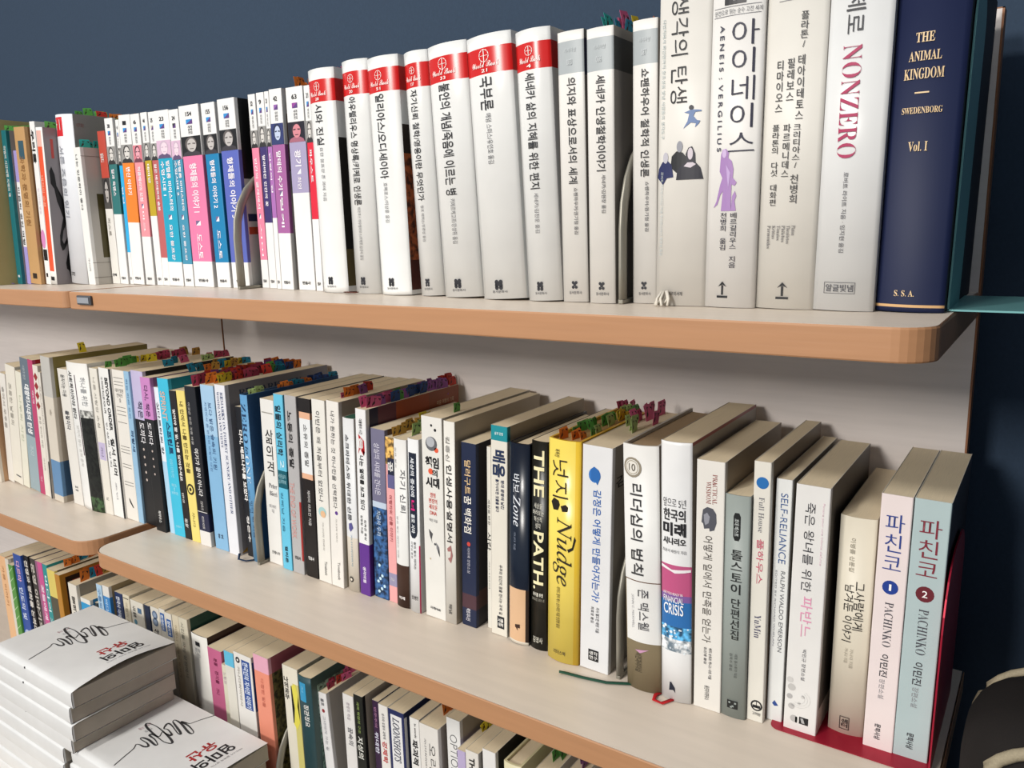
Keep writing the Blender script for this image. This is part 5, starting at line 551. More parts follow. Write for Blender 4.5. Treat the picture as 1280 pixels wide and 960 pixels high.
54868:(74,(3263,4060,4354,4048,3246,2548,2254,2560),(3268,2466,1861,1554,1748,2244,2941,2933,1033,1128,3228,5630,5535,3634,3641,4344,4848,5054,4761,4166),(6086,6014,6614,6650,7750,7755,6655,6686),(2986,2977,1177,1172,5472,5477,3677,3686)),
54872:(74,(3366,4065,4360,4055,3354,2555,2260,2565),(6086,6030,6630,6655,7755,7761,6661,6686),(2133,2115,6915,6921,2721,2733),(3371,2470,1866,1660,1755,2251,2949,2944,1043,1138,3238,5641,5646,3644,3649,4351,4855,4960,4766,4170),(2986,2979,1279,1274,5374,5379,3679,3686)),
54924:(74,(6386,6314,6914,6986),(3463,4260,4554,4248,3446,2648,2354,2660),(3468,2566,1961,1754,1948,2443,3141,3133,1133,1228,3428,5930,5835,3834,3841,4544,5048,5254,4961,4366),(3186,3177,1277,1272,5672,5677,3877,3886)),
54984:(74,(4371,3070,2266,2060,2254,3050,4349,5650,6454,6660,6466,5670),(4366,5565,6060,5556,4354,3156,2660,3165),(1045,1039,4039,4029,4729,4739,7639,7645),(1933,1915,6915,6921,2521,2533),(4087,4079,1479,1474,7274,7279,4679,4687)),
55124:(74,(1044,1039,7639,7644),(4371,3070,2266,2060,2254,3050,4349,5650,6454,6660,6466,5670),(4366,5565,6060,5555,4354,3155,2660,3165),(1933,1915,6815,6821,2521,2533),(4087,4079,1479,1474,7274,7279,4679,4687)),
55148:(74,(6386,6314,6914,6986),(1228,3428,5931,5836,3434,1134),(3467,2565,1961,1753,1946,2542,3440,4342,4946,5253,4961,4365),(3462,4061,4458,4553,4449,4046,3445,2946,2549,2353,2558,2961),(3185,3176,1276,1271,5671,5676,3876,3885)),
55192:(74,(6386,6342,7042,7086),(2338,2315,7015,7038),(6333,6320,2920,2933),(3370,2468,1863,1657,1850,2445,3344,4345,4950,5157,4963,4368),(3364,4262,4557,4251,3349,2551,2257,2562),(3087,3078,1178,1173,5573,5578,3778,3787)),119808:(52,(520,522,924,1229,3176,3375,5230,5524,5922,5920,3420,3422,3923,4025,3930,3636,1936,1628,1527,1526,1723,2122,2222,2220),(2039,3539,2758)),
119809:(53,(820,822,1424,1530,1564,1569,1272,872,874,3374,4473,5169,5462,5256,4852,4149,4947,5442,5636,5529,5124,4421,3520),(2850,2950,3451,3852,4056,4061,3869,3671,3272,2971,2867),(3323,3724,4026,4235,4241,3945,3647,3048,2848,2828,2924)),
119810:(56,(3719,2920,2322,1727,1332,1039,1047,1055,1362,1767,2372,3075,3775,5072,5372,5573,5675,5875,5857,5657,5363,4968,4472,3873,3271,2766,2458,2447,2536,2829,3324,4023,4925,5733,6031,5324,4620)),119811:(59,(920,922,1424,1529,1565,1471,872,874,3374,4572,5567,6059,6247,6035,5527,4622,3420),(3323,4024,4429,4737,4847,4758,4466,4070,3372,2970,2866,2829,2924)),
119812:(53,(820,822,1424,1529,1564,1471,872,874,5474,5458,5258,5064,4768,4271,3471,3071,2970,2866,2849,2949,3450,3752,4161,4361,4334,4134,3942,3545,2846,2828,2924,3423,4425,5129,5537,5837,5420)),119813:(48,(820,822,1424,1530,1565,1470,872,874,5374,5358,5158,4966,4370,3471,3071,2970,2867,2849,2949,3450,3752,3956,4061,4261,4234,4034,3940,3744,3446,2947,2847,2830,2925,3123,3722,3720)),
119814:(60,(3819,3020,2322,1827,1332,1139,1047,1155,1362,1768,2372,3075,3775,5072,5372,5573,5675,5875,5857,5657,5265,4671,3873,3271,2766,2558,2447,2536,2828,3323,3922,4523,4728,4735,4640,3942,3944,6644,6642,6140,6035,6023,4920)),
119815:(62,(820,822,1424,1530,1565,1470,872,874,3574,3572,3171,2969,2865,2850,4750,4765,4769,4571,4072,4074,6774,6772,6171,6065,6030,6124,6722,6720,4020,4022,4624,4730,4746,2846,2830,3024,3522,3520)),119816:(31,(820,822,1424,1529,1566,1471,872,874,3674,3672,3071,2866,2829,2925,3123,3622,3620)),
119818:(61,(820,822,1424,1530,1565,1471,872,874,3574,3572,3171,2969,2865,2848,4564,4870,4672,4172,4174,6474,6472,6372,5670,4763,3954,6226,6423,6822,6820,4020,4022,4322,4522,4624,4428,3045,2844,2830,3024,3522,3520)),119819:(51,(820,822,1424,1530,1565,1471,872,874,3674,3672,3172,2970,2865,2830,2826,3024,3423,4425,5029,5538,5738,5420)),
119820:(76,(820,822,1424,1529,1566,1570,1371,872,874,2874,4437,6074,8074,8072,7570,7365,7330,7425,7623,8022,8020,5420,5422,5823,6025,6130,6168,4120,3920,1966,1930,2124,2722,2720)),119821:(59,(5419,1962,1929,2124,2622,2620,920,922,1323,1525,1529,1566,1172,972,974,2574,5340,5365,5269,5071,4672,4674,6474,6472,5871,5765,5719)),
119822:(63,(3719,2621,1827,1236,1047,1258,1867,2773,3876,4973,5867,6458,6647,6436,5827,4921),(3821,4423,4828,5136,5247,5158,4866,4371,3773,3171,2766,2558,2447,2536,2828,3223)),119823:(50,(820,822,1424,1530,1565,1470,872,874,3274,4672,5367,5560,5453,5049,4446,3544,2844,2830,3024,3522,3520),(2847,3047,3548,3950,4154,4159,3968,3671,3271,2970,2867)),
119825:(56,(820,822,1424,1530,1565,1470,872,874,3274,4373,5071,5566,5660,5554,5150,4447,5826,6023,6322,6422,6420,4720,3045,2845,2830,3024,3522,3520),(2848,3148,3649,4051,4255,4360,4266,3870,3371,2970,2866)),
119826:(46,(1219,1239,1439,1631,2026,2423,3022,3422,3724,3927,4031,3835,3339,2643,1650,1354,1260,1468,2074,2876,3475,4073,4173,4273,4474,4576,4776,4758,4558,4166,3671,3073,2371,2165,2360,2956,3752,4448,4842,4936,4727,4021,2919,2519,2120,1821,1621,1521,1419)),119827:(50,(1720,1722,2324,2530,2572,2472,1971,1468,1164,1058,858,874,5574,5558,5358,5165,4670,3872,3830,3924,4522,4520)),
119829:(51,(3218,1265,970,572,574,3274,3272,2671,2569,2665,3737,4865,4969,4771,4272,4274,5974,5972,5571,5266,3418)),119830:(73,(2719,1067,871,572,574,2874,2872,2471,2369,2464,3338,4262,4068,3871,3472,3474,5974,5972,5571,5369,5466,6340,7164,7268,7071,6672,6674,8174,8172,7770,7565,6019,5719,4457,2919)),
119832:(51,(1820,1822,2424,2630,2641,1266,871,672,572,574,3174,3172,3072,2671,2570,2667,3647,4664,4869,4671,4272,4274,5974,5972,5571,5267,3844,3830,4024,4522,4520)),119833:(53,(920,921,3971,3271,2370,1866,1458,1258,1374,5574,5573,2523,3523,4224,4827,5232,5540,5740,5520)),
119834:(41,(3719,3220,3024,2420,1819,1121,928,1032,1436,3043,3049,2954,2455,2055,1953,2051,2148,1944,1643,1244,1048,1253,1857,2658,3357,3855,4051,4145,4127,4225,4324,4525,4623,4120),(2424,2725,3028,3040,2337,2030,2126)),119835:(43,(1219,1266,1171,772,774,2374,2353,2757,3358,4056,4549,4740,4529,3922,3419,2919,2420,1923,1319),(2822,3223,3426,3639,3450,3252,2853,2552,2349,2328,2423)),
119837:(44,(2319,1621,1128,938,1148,1655,2458,2957,3353,3368,3271,2772,2774,4474,4429,4525,4823,4821,3319,3325,2920),(2723,3025,3329,3349,3152,2753,2453,2250,2038,2227,2424)),119838:(36,(2519,1621,1128,939,1149,1755,2558,3157,3653,3948,4041,4040,2040,2132,2527,3025,3526,3930,4029,3421),(2043,3043,3046,2953,2855,2655,2253,2044)),
119841:(45,(920,922,1223,1327,1368,1271,972,974,2474,2452,2956,3558,4157,4552,4645,4627,4723,5022,5020,3020,3022,3122,3423,3427,3446,3451,3152,2751,2448,2427,2523,2822,2820)),119842:(24,(1863,1465,1269,1473,1875,2373,2469,2365),(920,922,1223,1327,1350,1254,955,957,2457,2427,2523,2822,2820)),119845:(24,(920,922,1223,1327,1367,1271,972,974,2474,2427,2523,2822,2820)),
119846:(66,(920,922,1223,1327,1350,1254,955,957,2457,2452,2956,3558,4156,4551,5056,5658,6257,6552,6645,6627,6723,7022,7020,5120,5122,5423,5527,5546,5451,5152,4851,4548,4527,4623,4922,4920,3020,3022,3323,3427,3446,3351,3052,2751,2448,2427,2523,2822,2820)),
119847:(45,(920,922,1223,1327,1350,1254,955,957,2457,2452,2956,3558,4157,4552,4645,4627,4723,5022,5020,3020,3022,3122,3423,3427,3446,3451,3152,2751,2448,2427,2523,2822,2820)),119848:(40,(2619,1721,1128,938,1148,1755,2658,3655,4249,4438,4228,3621),(2621,2922,3125,3230,3338,3152,2955,2656,2455,2252,2038,2130,2225,2422)),
119851:(34,(920,922,1223,1327,1350,1254,955,957,2457,2450,2956,3458,3956,4152,4048,3646,3347,3150,2951,2649,2443,2427,2523,3022,3020)),119852:(34,(2419,1721,1521,1219,1119,1133,1333,1725,2022,2322,2823,2927,2830,2532,1935,1340,1146,1251,1455,1857,2358,2658,3057,3156,3256,3458,3558,3546,3446,3053,2455,2054,1951,2048,2445,2943,3538,3731,3626,3422,3020)),
119853:(27,(2119,1719,1421,1228,1253,953,956,1764,2270,2470,2457,3157,3153,2453,2430,2426,2625,2926,3129,3328,2821)),119854:(45,(2219,1720,1422,1226,1232,1250,1154,855,857,2357,2329,2425,2724,3125,3428,3450,3354,2955,2957,4557,4528,4625,4924,4922,3419,3425,2920)),
119867:(62,(220,322,722,1024,1129,2166,2270,2173,1674,1675,3975,3874,3272,3066,2654,2652,2651,2851,4951,5151,5253,5566,5670,5573,5074,5075,7275,7274,7174,6672,6367,5430,5327,5325,5423,5922,5820,3620,3722,4122,4424,4529,5045,5046,4948,4748,2748,2548,2446,2030,1927,1925,2023,2522,2420)),
119871:(53,(420,422,1023,1329,2266,2368,2370,2273,1774,1875,4075,3974,3472,3167,2131,2028,2026,2123,2623,3223,4224,4928,5436,5536,5020)),119873:(60,(4719,2564,1530,1527,1425,1622,2122,2020,220,322,823,1129,2267,2268,2269,2172,1774,1674,1675,2875,4833,5765,5868,5870,5773,5274,5275,7075,7074,6673,6371,6167,4819)),
119874:(62,(3019,1921,1524,1228,1033,939,1150,1660,2469,3474,4477,5076,5674,6071,6367,6556,6447,6038,5430,4724,3920),(3021,3823,4530,5138,5549,5659,5566,5370,5073,4574,3672,2865,2254,1945,1836,1930,2125,2522)),
119878:(44,(2519,1321,1222,1122,921,819,719,937,1137,1231,1525,1922,2421,2923,3327,3432,3437,3141,2844,2548,1955,1762,1970,2475,3377,3676,4076,4275,4474,4776,4876,4660,4460,4466,4270,3873,3474,3073,2772,2569,2565,2660,3055,3451,3847,4141,4235,4027,3421)),
119879:(50,(1220,1322,1822,2125,2331,3470,3471,3272,3072,2171,1668,1362,1262,1575,6175,5962,5762,5763,5764,5571,4872,4472,4372,4270,3131,3025,3222,3722,3822,3720)),119885:(55,(520,521,4872,3472,2571,2068,1662,1462,1975,6075,6074,1723,3123,4024,4525,4928,5435,5535,5020)),
119889:(42,(1419,1020,822,529,737,1246,1853,2457,2958,3357,3555,3970,3971,3972,3874,3574,3474,3576,4377,4778,4777,4776,3530,3427,3425,3624,4330,4429,3821,3219,2920,2823,3033,2223,1820),(1723,2225,2630,3037,3344,3451,3354,3056,2655,2252,1541,1229,1425)),
119890:(34,(1719,1220,922,726,632,740,1247,1854,2457,3058,3556,3752,3647,3143,2439,1437,1334,1332,1525,2123,2625,3330,3428,2621),(1439,2141,2644,3048,3152,3055,2856,2353,1847)),
119892:(34,(1402,802,404,107,11,317,1123,825,727,930,1334,938,843,1050,1656,2458,3157,3655,4155,4152,3552,3648,3441,2835,2034,1634,1430,1528,2026,2922,3219,3315,3108,2403),(2035,2437,2843,2950,2854,2456,1954,1649,1442,1637),(1504,2205,2608,2713,2616,2219,1821,1322,718,512,608,1005)),
119899:(43,(3319,3020,2923,3237,3550,3552,3353,3051,2548,2143,1737,1120,520,1346,1451,1353,954,854,955,1456,1857,2258,2257,1741,2953,3457,3858,4156,4253,4250,4146,3730,3628,3626,3724,4026,4431,4530,3922)),119900:(42,(1919,1420,923,727,632,841,1449,2255,3058,3657,4054,4350,4445,4236,3729,3123,2520),(2021,2624,3230,3539,3747,3553,3056,2655,2252,1642,1330,1524)),
119905:(22,(1019,720,623,725,727,1454,954,955,1659,2367,2467,2156,2856,2854,2154,1429,1425,1524,2129,2228,1621)),119906:(43,(1219,820,724,728,934,1247,1349,1352,1254,854,856,1356,1757,2158,2257,2256,2155,1533,1429,1326,1424,1624,2126,2734,3344,3857,4457,3731,3626,3724,4025,4430,4529,3922,3319,3020,2923,3030,3338,2224,1720)),
120017:(69,(5519,5121,4925,5028,5231,5533,5734,5833,5632,5328,5125,5223,5322,5724,6028,6334,6439,6443,6344,5944,5844,5845,5846,5947,6346,6748,7053,7159,7163,6965,6462,6156,5647,4832,3823,3221,2420,1921,1423,1226,1129,1335,1937,2336,2433,2330,2128,1928,1828,1726,1923,2422,3024,3630,4342,5154,5862,6365,6667,5668,4667,3663,2858,2453,2349,2446,2844,3346,3850,4355,4560,4662,4758,4450,3843,3041,2642,2343,2149,2356,3062,4067,4969,5770,7068,7569,7768,7567,7366,7863,8057,7954,7750,6645,7241,7435,7229,6824,6221)),
120038:(74,(2620,2421,2927,3432,3939,4447,4855,4962,4866,4468,3766,2961,2255,1949,1845,1941,2339,2641,3045,3450,3655,3760,3761,3762,3863,4061,4154,3946,3339,2437,1839,1645,1750,2156,2662,3366,3969,4570,5169,5566,5862,5957,5751,5344,3728,5441,7260,8170,8269,8369,8164,7960,7754,7447,7038,6831,7238,7845,8452,8957,9460,9659,8347,7130,6622,6320,5923,5829,6039,6650,5740,4934,4229,3524)),
120045:(48,(1720,1122,924,827,1033,1539,2243,2945,3344,3541,4966,5967,3931,3626,3524,3622,4429,4627,3922,3420,2921,2725,2221),(1922,2223,2727,3133,3340,3342,3142,2841,2437,2133,1829,1624,1722)),
120052:(43,(819,1940,1636,1334,1135,1841,2247,2552,3366,4267,1820),(3219,2921,2824,2827,2929,3131,3132,3034,2933,2833,2634,2836,3237,3540,3844,4245,4544,4641,4538,4337,4038,3940,4041,3941,3739,3435,3733,3930,3827,3826,3825,4026,4429,4527,3821)),120053:(33,(3127,2421,1819,1321,1125,1434,1637,1234,1135,1640,2146,3366,4267,2536,2128,1924,2022,2324,2929)),
120056:(36,(1719,1122,828,1033,1539,2243,2945,3543,3737,3632,3127,3428,3730,3928,3324,2723,2220),(1922,2324,2325,2427,2729,3135,3240,3241,3042,2639,2436,2132,1927,1824)),120059:(33,(3527,3023,2721,2320,1721,1426,1630,1935,2440,2139,1839,1636,1234,1135,1438,1640,1846,1946,2046,2045,2044,2342,2842,3141,3238,3136,2932,2729,2526,2424,2522,2724,3329)),
}
def unpack(k): return [(p // 100 / 80 - .08, p % 100 / 80 - .25) for p in k]
GLYPH = {chr(c): (g[0] / 80, [unpack(k) for k in g[1:]]) for c, g in GLYPH.items()}
def layout(s, mode):
    """closed contours of a string; one line, or centred lines"""
    out = []; step = 1.0 if mode == 's' else 1.12
    for li, line in enumerate(s.split('\n')):
        x = 0; L = []
        for ch in line:
            if ch == ' ' or ch not in GLYPH: x += .27; continue
            a, k = GLYPH[ch]
            for c in k: L.append([(px + x, py) for px, py in c])
            x += a
        w = x if '\n' in s else 0
        for c in L: out.append([(px - w / 2, py - li * step) for px, py in c])
    return out

# left edge X, spine Y, thickness, height, lean (degrees) of every standing book, metres
GEO = {
  'T1': (-1.341, 0.0308, 0.0415, 0.2368, 3.31), 'T2': (-1.2991, 0.0645, 0.0135, 0.221, 3.49), 'T3': (-1.2844, 0.0712, 0.0101, 0.1924, 3.67), 'T4': (-1.2707, 0.0701, 0.0303, 0.2226, 2.94),
  'T5': (-1.2385, 0.0766, 0.0138, 0.2287, 3.21), 'T6': (-1.2232, 0.0759, 0.0182, 0.219, 4.01), 'T7': (-1.1996, 0.0947, 0.0452, 0.2337, 3.14), 'T8': (-1.1459, 0.0906, 0.0175, 0.1878, 0.68),
  'T9': (-1.126, 0.1149, 0.0186, 0.2094, 1.31), 'T10': (-1.1047, 0.1141, 0.0194, 0.2241, 1.62), 'T11': (-1.0831, 0.1157, 0.0078, 0.2207, 2.21), 'T12': (-1.0722, 0.1139, 0.0268, 0.2245, 2.38),
  'T13': (-1.0399, 0.1135, 0.0203, 0.2233, 1.39), 'T14': (-1.015, 0.1143, 0.0146, 0.2234, 0.73), 'T15': (-0.9987, 0.1132, 0.0147, 0.222, 1.46), 'T16': (-0.9803, 0.1108, 0.0309, 0.2211, 1.17),
  'T17': (-0.945, 0.1095, 0.0199, 0.2193, 0.6), 'T18': (-0.9212, 0.1083, 0.0394, 0.2209, 0.54), 'T19': (-0.876, 0.1097, 0.0261, 0.2202, -0.08), 'T20': (-0.8448, 0.1096, 0.0317, 0.2212, 0.14),
  'T21': (-0.8042, 0.1214, 0.0126, 0.2237, 0.51), 'T22': (-0.786, 0.1176, 0.0132, 0.223, 0.85), 'T23': (-0.7668, 0.113, 0.0076, 0.2218, 0.99), 'T24': (-0.7527, 0.1081, 0.0207, 0.2215, 1.04),
  'T25': (-0.7232, 0.1086, 0.0271, 0.2203, 0.45), 'T26': (-0.6879, 0.1027, 0.0107, 0.218, 0.52), 'T27': (-0.6657, 0.0939, 0.0381, 0.2289, -0.4), 'T28': (-0.6189, 0.0965, 0.0359, 0.2317, -0.28),
  'T29': (-0.5739, 0.0891, 0.04, 0.2278, -0.94), 'T30': (-0.5231, 0.0911, 0.0291, 0.2271, -2.2), 'T31': (-0.4868, 0.084, 0.0444, 0.2263, -2.42), 'T32': (-0.4367, 0.0784, 0.0468, 0.2253, -2.68),
  'T33': (-0.3876, 0.0788, 0.0343, 0.2233, -2.19), 'T34': (-0.3528, 0.0799, 0.0243, 0.2176, -0.75), 'T35': (-0.3251, 0.0766, 0.0237, 0.2155, -0.42), 'T36': (-0.2908, 0.0877, 0.0209, 0.2181, -0.3),
  'T37': (-0.2661, 0.0784, 0.0405, 0.2438, 0.35), 'T38': (-0.2254, 0.0779, 0.0382, 0.2378, 0.45), 'T39': (-0.187, 0.081, 0.0413, 0.2344, 0.58), 'T40': (-0.1455, 0.0805, 0.04, 0.2301, 0.76),
  'T41': (-0.1053, 0.0871, 0.0426, 0.2262, 0.83), 'M0': (-1.5191, 0.0744, 0.0359, 0.1729, 1.08), 'M1': (-1.483, 0.086, 0.0203, 0.193, 6.83), 'M2': (-1.4626, 0.0859, 0.0325, 0.2084, 10.12),
  'M3': (-1.4239, 0.0839, 0.0208, 0.2012, 8.46), 'M4': (-1.3952, 0.0821, 0.0313, 0.2248, 6.3), 'M5': (-1.3571, 0.0794, 0.0155, 0.2252, 4.64), 'M6': (-1.3391, 0.0783, 0.0156, 0.2174, 4.4),
  'M7': (-1.3181, 0.0759, 0.0059, 0.2084, 4.64), 'M8': (-1.2998, 0.0741, 0.0275, 0.2345, 3.71), 'M9': (-1.2581, 0.0832, 0.0288, 0.2164, 0.57), 'M10': (-1.2264, 0.0829, 0.0598, 0.2299, 0.26),
  'M11': (-1.1664, 0.0838, 0.0204, 0.2241, 0.77), 'M12': (-1.1458, 0.0849, 0.0301, 0.226, 1.51), 'M13': (-1.1153, 0.0878, 0.0303, 0.2253, 1.49), 'M14': (-1.0845, 0.0877, 0.0124, 0.2255, 1.42),
  'M15': (-1.0717, 0.0909, 0.029, 0.227, 1.3), 'M16': (-1.0421, 0.0887, 0.0236, 0.2239, 0.27), 'M17': (-1.0156, 0.0931, 0.0112, 0.2109, -0.42), 'M18': (-1.0024, 0.0918, 0.0249, 0.2249, -0.64),
  'M19': (-0.9769, 0.0913, 0.015, 0.2101, -0.62), 'M20': (-0.9599, 0.0907, 0.0189, 0.2124, -0.48), 'M21': (-0.9379, 0.0889, 0.0232, 0.2206, -0.32), 'M22': (-0.9093, 0.092, 0.0275, 0.2245, 0.14),
  'M23': (-0.8774, 0.09, 0.0207, 0.2277, 0.44), 'M24': (-0.8494, 0.0977, 0.0122, 0.2005, 0.41), 'M25': (-0.8294, 0.0913, 0.0138, 0.2192, 0.61), 'M26': (-0.807, 0.0989, 0.0251, 0.2149, 2.07),
  'M27': (-0.7761, 0.0948, 0.0168, 0.2248, 1.98), 'M28': (-0.7566, 0.0942, 0.02, 0.2254, 2.27), 'M29': (-0.7328, 0.0949, 0.0202, 0.2242, 2.13), 'M30': (-0.7096, 0.0939, 0.0216, 0.2253, 2.32),
  'M31': (-0.6864, 0.0928, 0.0198, 0.2263, 2.92), 'M32': (-0.6607, 0.0955, 0.0175, 0.2089, 2.24), 'M33': (-0.6402, 0.0938, 0.0157, 0.2216, 2.6), 'M34': (-0.6209, 0.0976, 0.0209, 0.2005, 2.42),
  'M35': (-0.5987, 0.0978, 0.0122, 0.1935, 2.15), 'M36': (-0.5837, 0.0952, 0.0181, 0.1945, 2.25), 'M37': (-0.5624, 0.0935, 0.0151, 0.1977, 2.33), 'M38': (-0.5408, 0.094, 0.0275, 0.224, 1.5),
  'M39': (-0.5129, 0.0941, 0.0142, 0.2223, 2.07), 'M40': (-0.4944, 0.0982, 0.0187, 0.2012, 2.17), 'M41': (-0.467, 0.1069, 0.0052, 0.1979, 1.7), 'M42': (-0.457, 0.0995, 0.0197, 0.2231, 1.86),
  'M43': (-0.4329, 0.0974, 0.0234, 0.2096, 1.91), 'M44': (-0.4071, 0.0978, 0.0186, 0.2148, 1.77), 'M45': (-0.383, 0.0912, 0.0339, 0.2216, 1.55), 'M46': (-0.3474, 0.0914, 0.0301, 0.2197, 1.42),
  'M47': (-0.2956, 0.0886, 0.0334, 0.2279, -1.2), 'M48': (-0.2619, 0.0885, 0.0275, 0.235, -0.74), 'M49': (-0.2327, 0.089, 0.024, 0.2224, -0.27), 'M50': (-0.2085, 0.0906, 0.0206, 0.197, -0.19),
  'M51': (-0.1877, 0.0941, 0.0137, 0.2263, -0.11), 'M52': (-0.1738, 0.1032, 0.0127, 0.2117, 0.25), 'M53': (-0.1584, 0.0988, 0.0258, 0.2111, 0.61), 'M54': (-0.1273, 0.1177, 0.0268, 0.1859, 0.35),
  'M55': (-0.0988, 0.1087, 0.0217, 0.2106, 0.57), 'M56': (-0.0769, 0.1094, 0.0242, 0.2105, 0.71), 'L1': (-1.5758, 0.0864, 0.0266, 0.1951, 0), 'L2': (-1.5487, 0.0859, 0.0123, 0.1934, 0),
  'L3': (-1.5359, 0.0847, 0.0168, 0.1859, 0), 'L4': (-1.5185, 0.0881, 0.029, 0.21, 0), 'L5': (-1.4887, 0.092, 0.0176, 0.2115, 0), 'L6': (-1.4702, 0.0943, 0.0179, 0.2092, 0),
  'L7': (-1.4515, 0.0945, 0.0241, 0.2081, 0), 'L8': (-1.4266, 0.0947, 0.0162, 0.2077, 0), 'L9': (-1.4097, 0.0937, 0.0266, 0.2028, 0), 'L10': (-1.3826, 0.0931, 0.0162, 0.1999, 0),
  'R1': (-1.2939, 0.0726, 0.0253, 0.2133, 0), 'R2': (-1.2674, 0.0765, 0.0293, 0.1932, 0), 'R3': (-1.2365, 0.083, 0.0079, 0.1886, 0), 'R4': (-1.2271, 0.084, 0.0154, 0.223, 0),
  'R5': (-1.2098, 0.0844, 0.0186, 0.2248, 0), 'R6': (-1.1887, 0.0917, 0.0216, 0.2162, 0), 'R7': (-1.1646, 0.0912, 0.0181, 0.2184, 0), 'R8': (-1.144, 0.0911, 0.0348, 0.2147, 0),
  'R9': (-1.1068, 0.0917, 0.0136, 0.2151, 0), 'R10': (-1.0908, 0.0917, 0.0229, 0.2168, 0), 'R11': (-1.0655, 0.0907, 0.0143, 0.2205, 0), 'R12': (-1.0488, 0.0893, 0.0163, 0.2191, 0),
  'R13': (-1.0299, 0.0888, 0.0158, 0.2209, 0), 'R14': (-1.0113, 0.0874, 0.0205, 0.2224, 0), 'R15': (-0.9875, 0.0903, 0.0375, 0.2047, 0), 'R16': (-0.9469, 0.0871, 0.0309, 0.1951, 0),
  'R18': (-0.9131, 0.0843, 0.0202, 0.1797, 0), 'R17': (-0.8904, 0.0746, 0.0199, 0.2123, 0), 'R19': (-0.8669, 0.073, 0.0364, 0.2185, 0), 'R20': (-0.8253, 0.0731, 0.0294, 0.2278, 0),
  'R21': (-0.7849, 0.086, 0.0289, 0.2184, 0), 'R22': (-0.7481, 0.0804, 0.0243, 0.2194, 0), 'R23': (-0.7148, 0.0904, 0.0157, 0.1975, 0), 'R24': (-0.6904, 0.0994, 0.0186, 0.2019, 0),
  'R25': (-0.6644, 0.093, 0.0153, 0.2129, 0), 'R26': (-0.6418, 0.1017, 0.0101, 0.2079, 0), 'R27': (-0.6258, 0.0958, 0.015, 0.2113, 0), 'R28': (-0.6055, 0.091, 0.0245, 0.2156, 0),
  'R29': (-0.5757, 0.0948, 0.0145, 0.2124, 0), 'R30': (-0.5564, 0.0897, 0.0275, 0.2149, 0), 'R31': (-0.5239, 0.099, 0.0191, 0.2284, 0), 'R32': (-0.5002, 0.087, 0.0114, 0.2042, 0),
  'R33': (-0.4841, 0.0816, 0.0173, 0.2136, 0), 'R34': (-0.4609, 0.0814, 0.0169, 0.2235, 0), 'R35': (-0.4363, 0.086, 0.022, 0.2166, 0), 'R36': (-0.4053, 0.0962, 0.0213, 0.2112, 0),
  'R37': (-0.3759, 0.1017, 0.0187, 0.2104, 0), 'R38': (-0.3513, 0.1122, 0.02, 0.1972, 0),
}
WEY = {
  'grey metal arch bookend on upper shelf after the black sided book': 0.0949,
  'grey metal arch bookend on upper shelf among grey banded white books': 0.0791,
  'grey metal arch bookend on middle shelf beside light blue hardcover': 0.0891,
  'grey metal arch bookend on middle shelf right of blue lettered white book': 0.0947,
  'grey metal arch bookend on bottom shelf right of pink and coral book': 0.0714,
}
BAGX, BAGY, BAGH = .070, .095, .36

# ------------------------------------------------------------------ setting
def struct(name, o): o.name = name; o['kind'] = 'structure'; return o
struct('wall_back', box('wall_back', -4.5, 2.6, .335, .40, 0, 3.0, mat('2b3b4e', .85, 'wall')))
struct('shade_wall_right', box('shade_wall_right', .60, .68, -1.3, .335, 0, 3.0, mat('2b3b4e', .85, 'wall')))  # unseen side wall, added to block ambient light from the right
struct('floor', box('floor', -4.5, 2.6, -3.5, .40, -.05, 0, mat('6b5a4a', .5, 'edge')))

LAM = mat('d8cbbc', .38, 'edge'); BAND = mat('ad7f5b', .5, 'edge'); PANEL = mat('d2cac6', .6, 'edge'); DARKB = mat('8a5b3c', .55, 'edge')
def shelf_board(parent, x0, x1, yf, yb, ztop, th=.0212, rl=.028, rr=.028):
    def outline(g):
        p = [(x1 + g, yb), (x0 - g, yb)]
        for (cx, cy, r, a0) in ((x0 + rl, yf + rl, rl, math.pi), (x1 - rr, yf + rr, rr, 1.5 * math.pi)):
            if r < .002: p.append((cx - r * (1 if a0 < 4 else -1) - (g if a0 < 4 else -g), cy - r - g)); continue
            for i in range(9):
                a = a0 + i * math.pi / 16; p.append((cx + (r + g) * math.cos(a), cy + (r + g) * math.sin(a)))
        return p
    o = outline(0); n = len(o)
    V = [(x, y, ztop - th) for x, y in o] + [(x, y, ztop) for x, y in o]
    F = [tuple(range(n - 1, -1, -1)), tuple(range(n, 2 * n))] + [(i, (i + 1) % n, n + (i + 1) % n, n + i) for i in range(n)]
    s = mesh_obj('shelf_board', V, F, [LAM], parent=parent)
    q = outline(.0018); V = []; F = []
    prof = [(0, -th - .0002), (1, -th + .0008), (1, -.0012), (0, .0001)]      # softly rounded edge band
    for k, z in prof:
        for i in range(n):
            a, c = (q[i] if k else tuple(o[i][j] * .35 + q[i][j] * .65 for j in (0, 1))), o[i]
            V.append((a[0], a[1], ztop + z))
    for i in range(1, n - 1 + 1):
        j = (i + 1) % n
        for k in range(3): F.append((k * n + i, k * n + j, (k + 1) * n + j, (k + 1) * n + i))
    mesh_obj('edge_band', V, F, [BAND], parent=s)
    return s
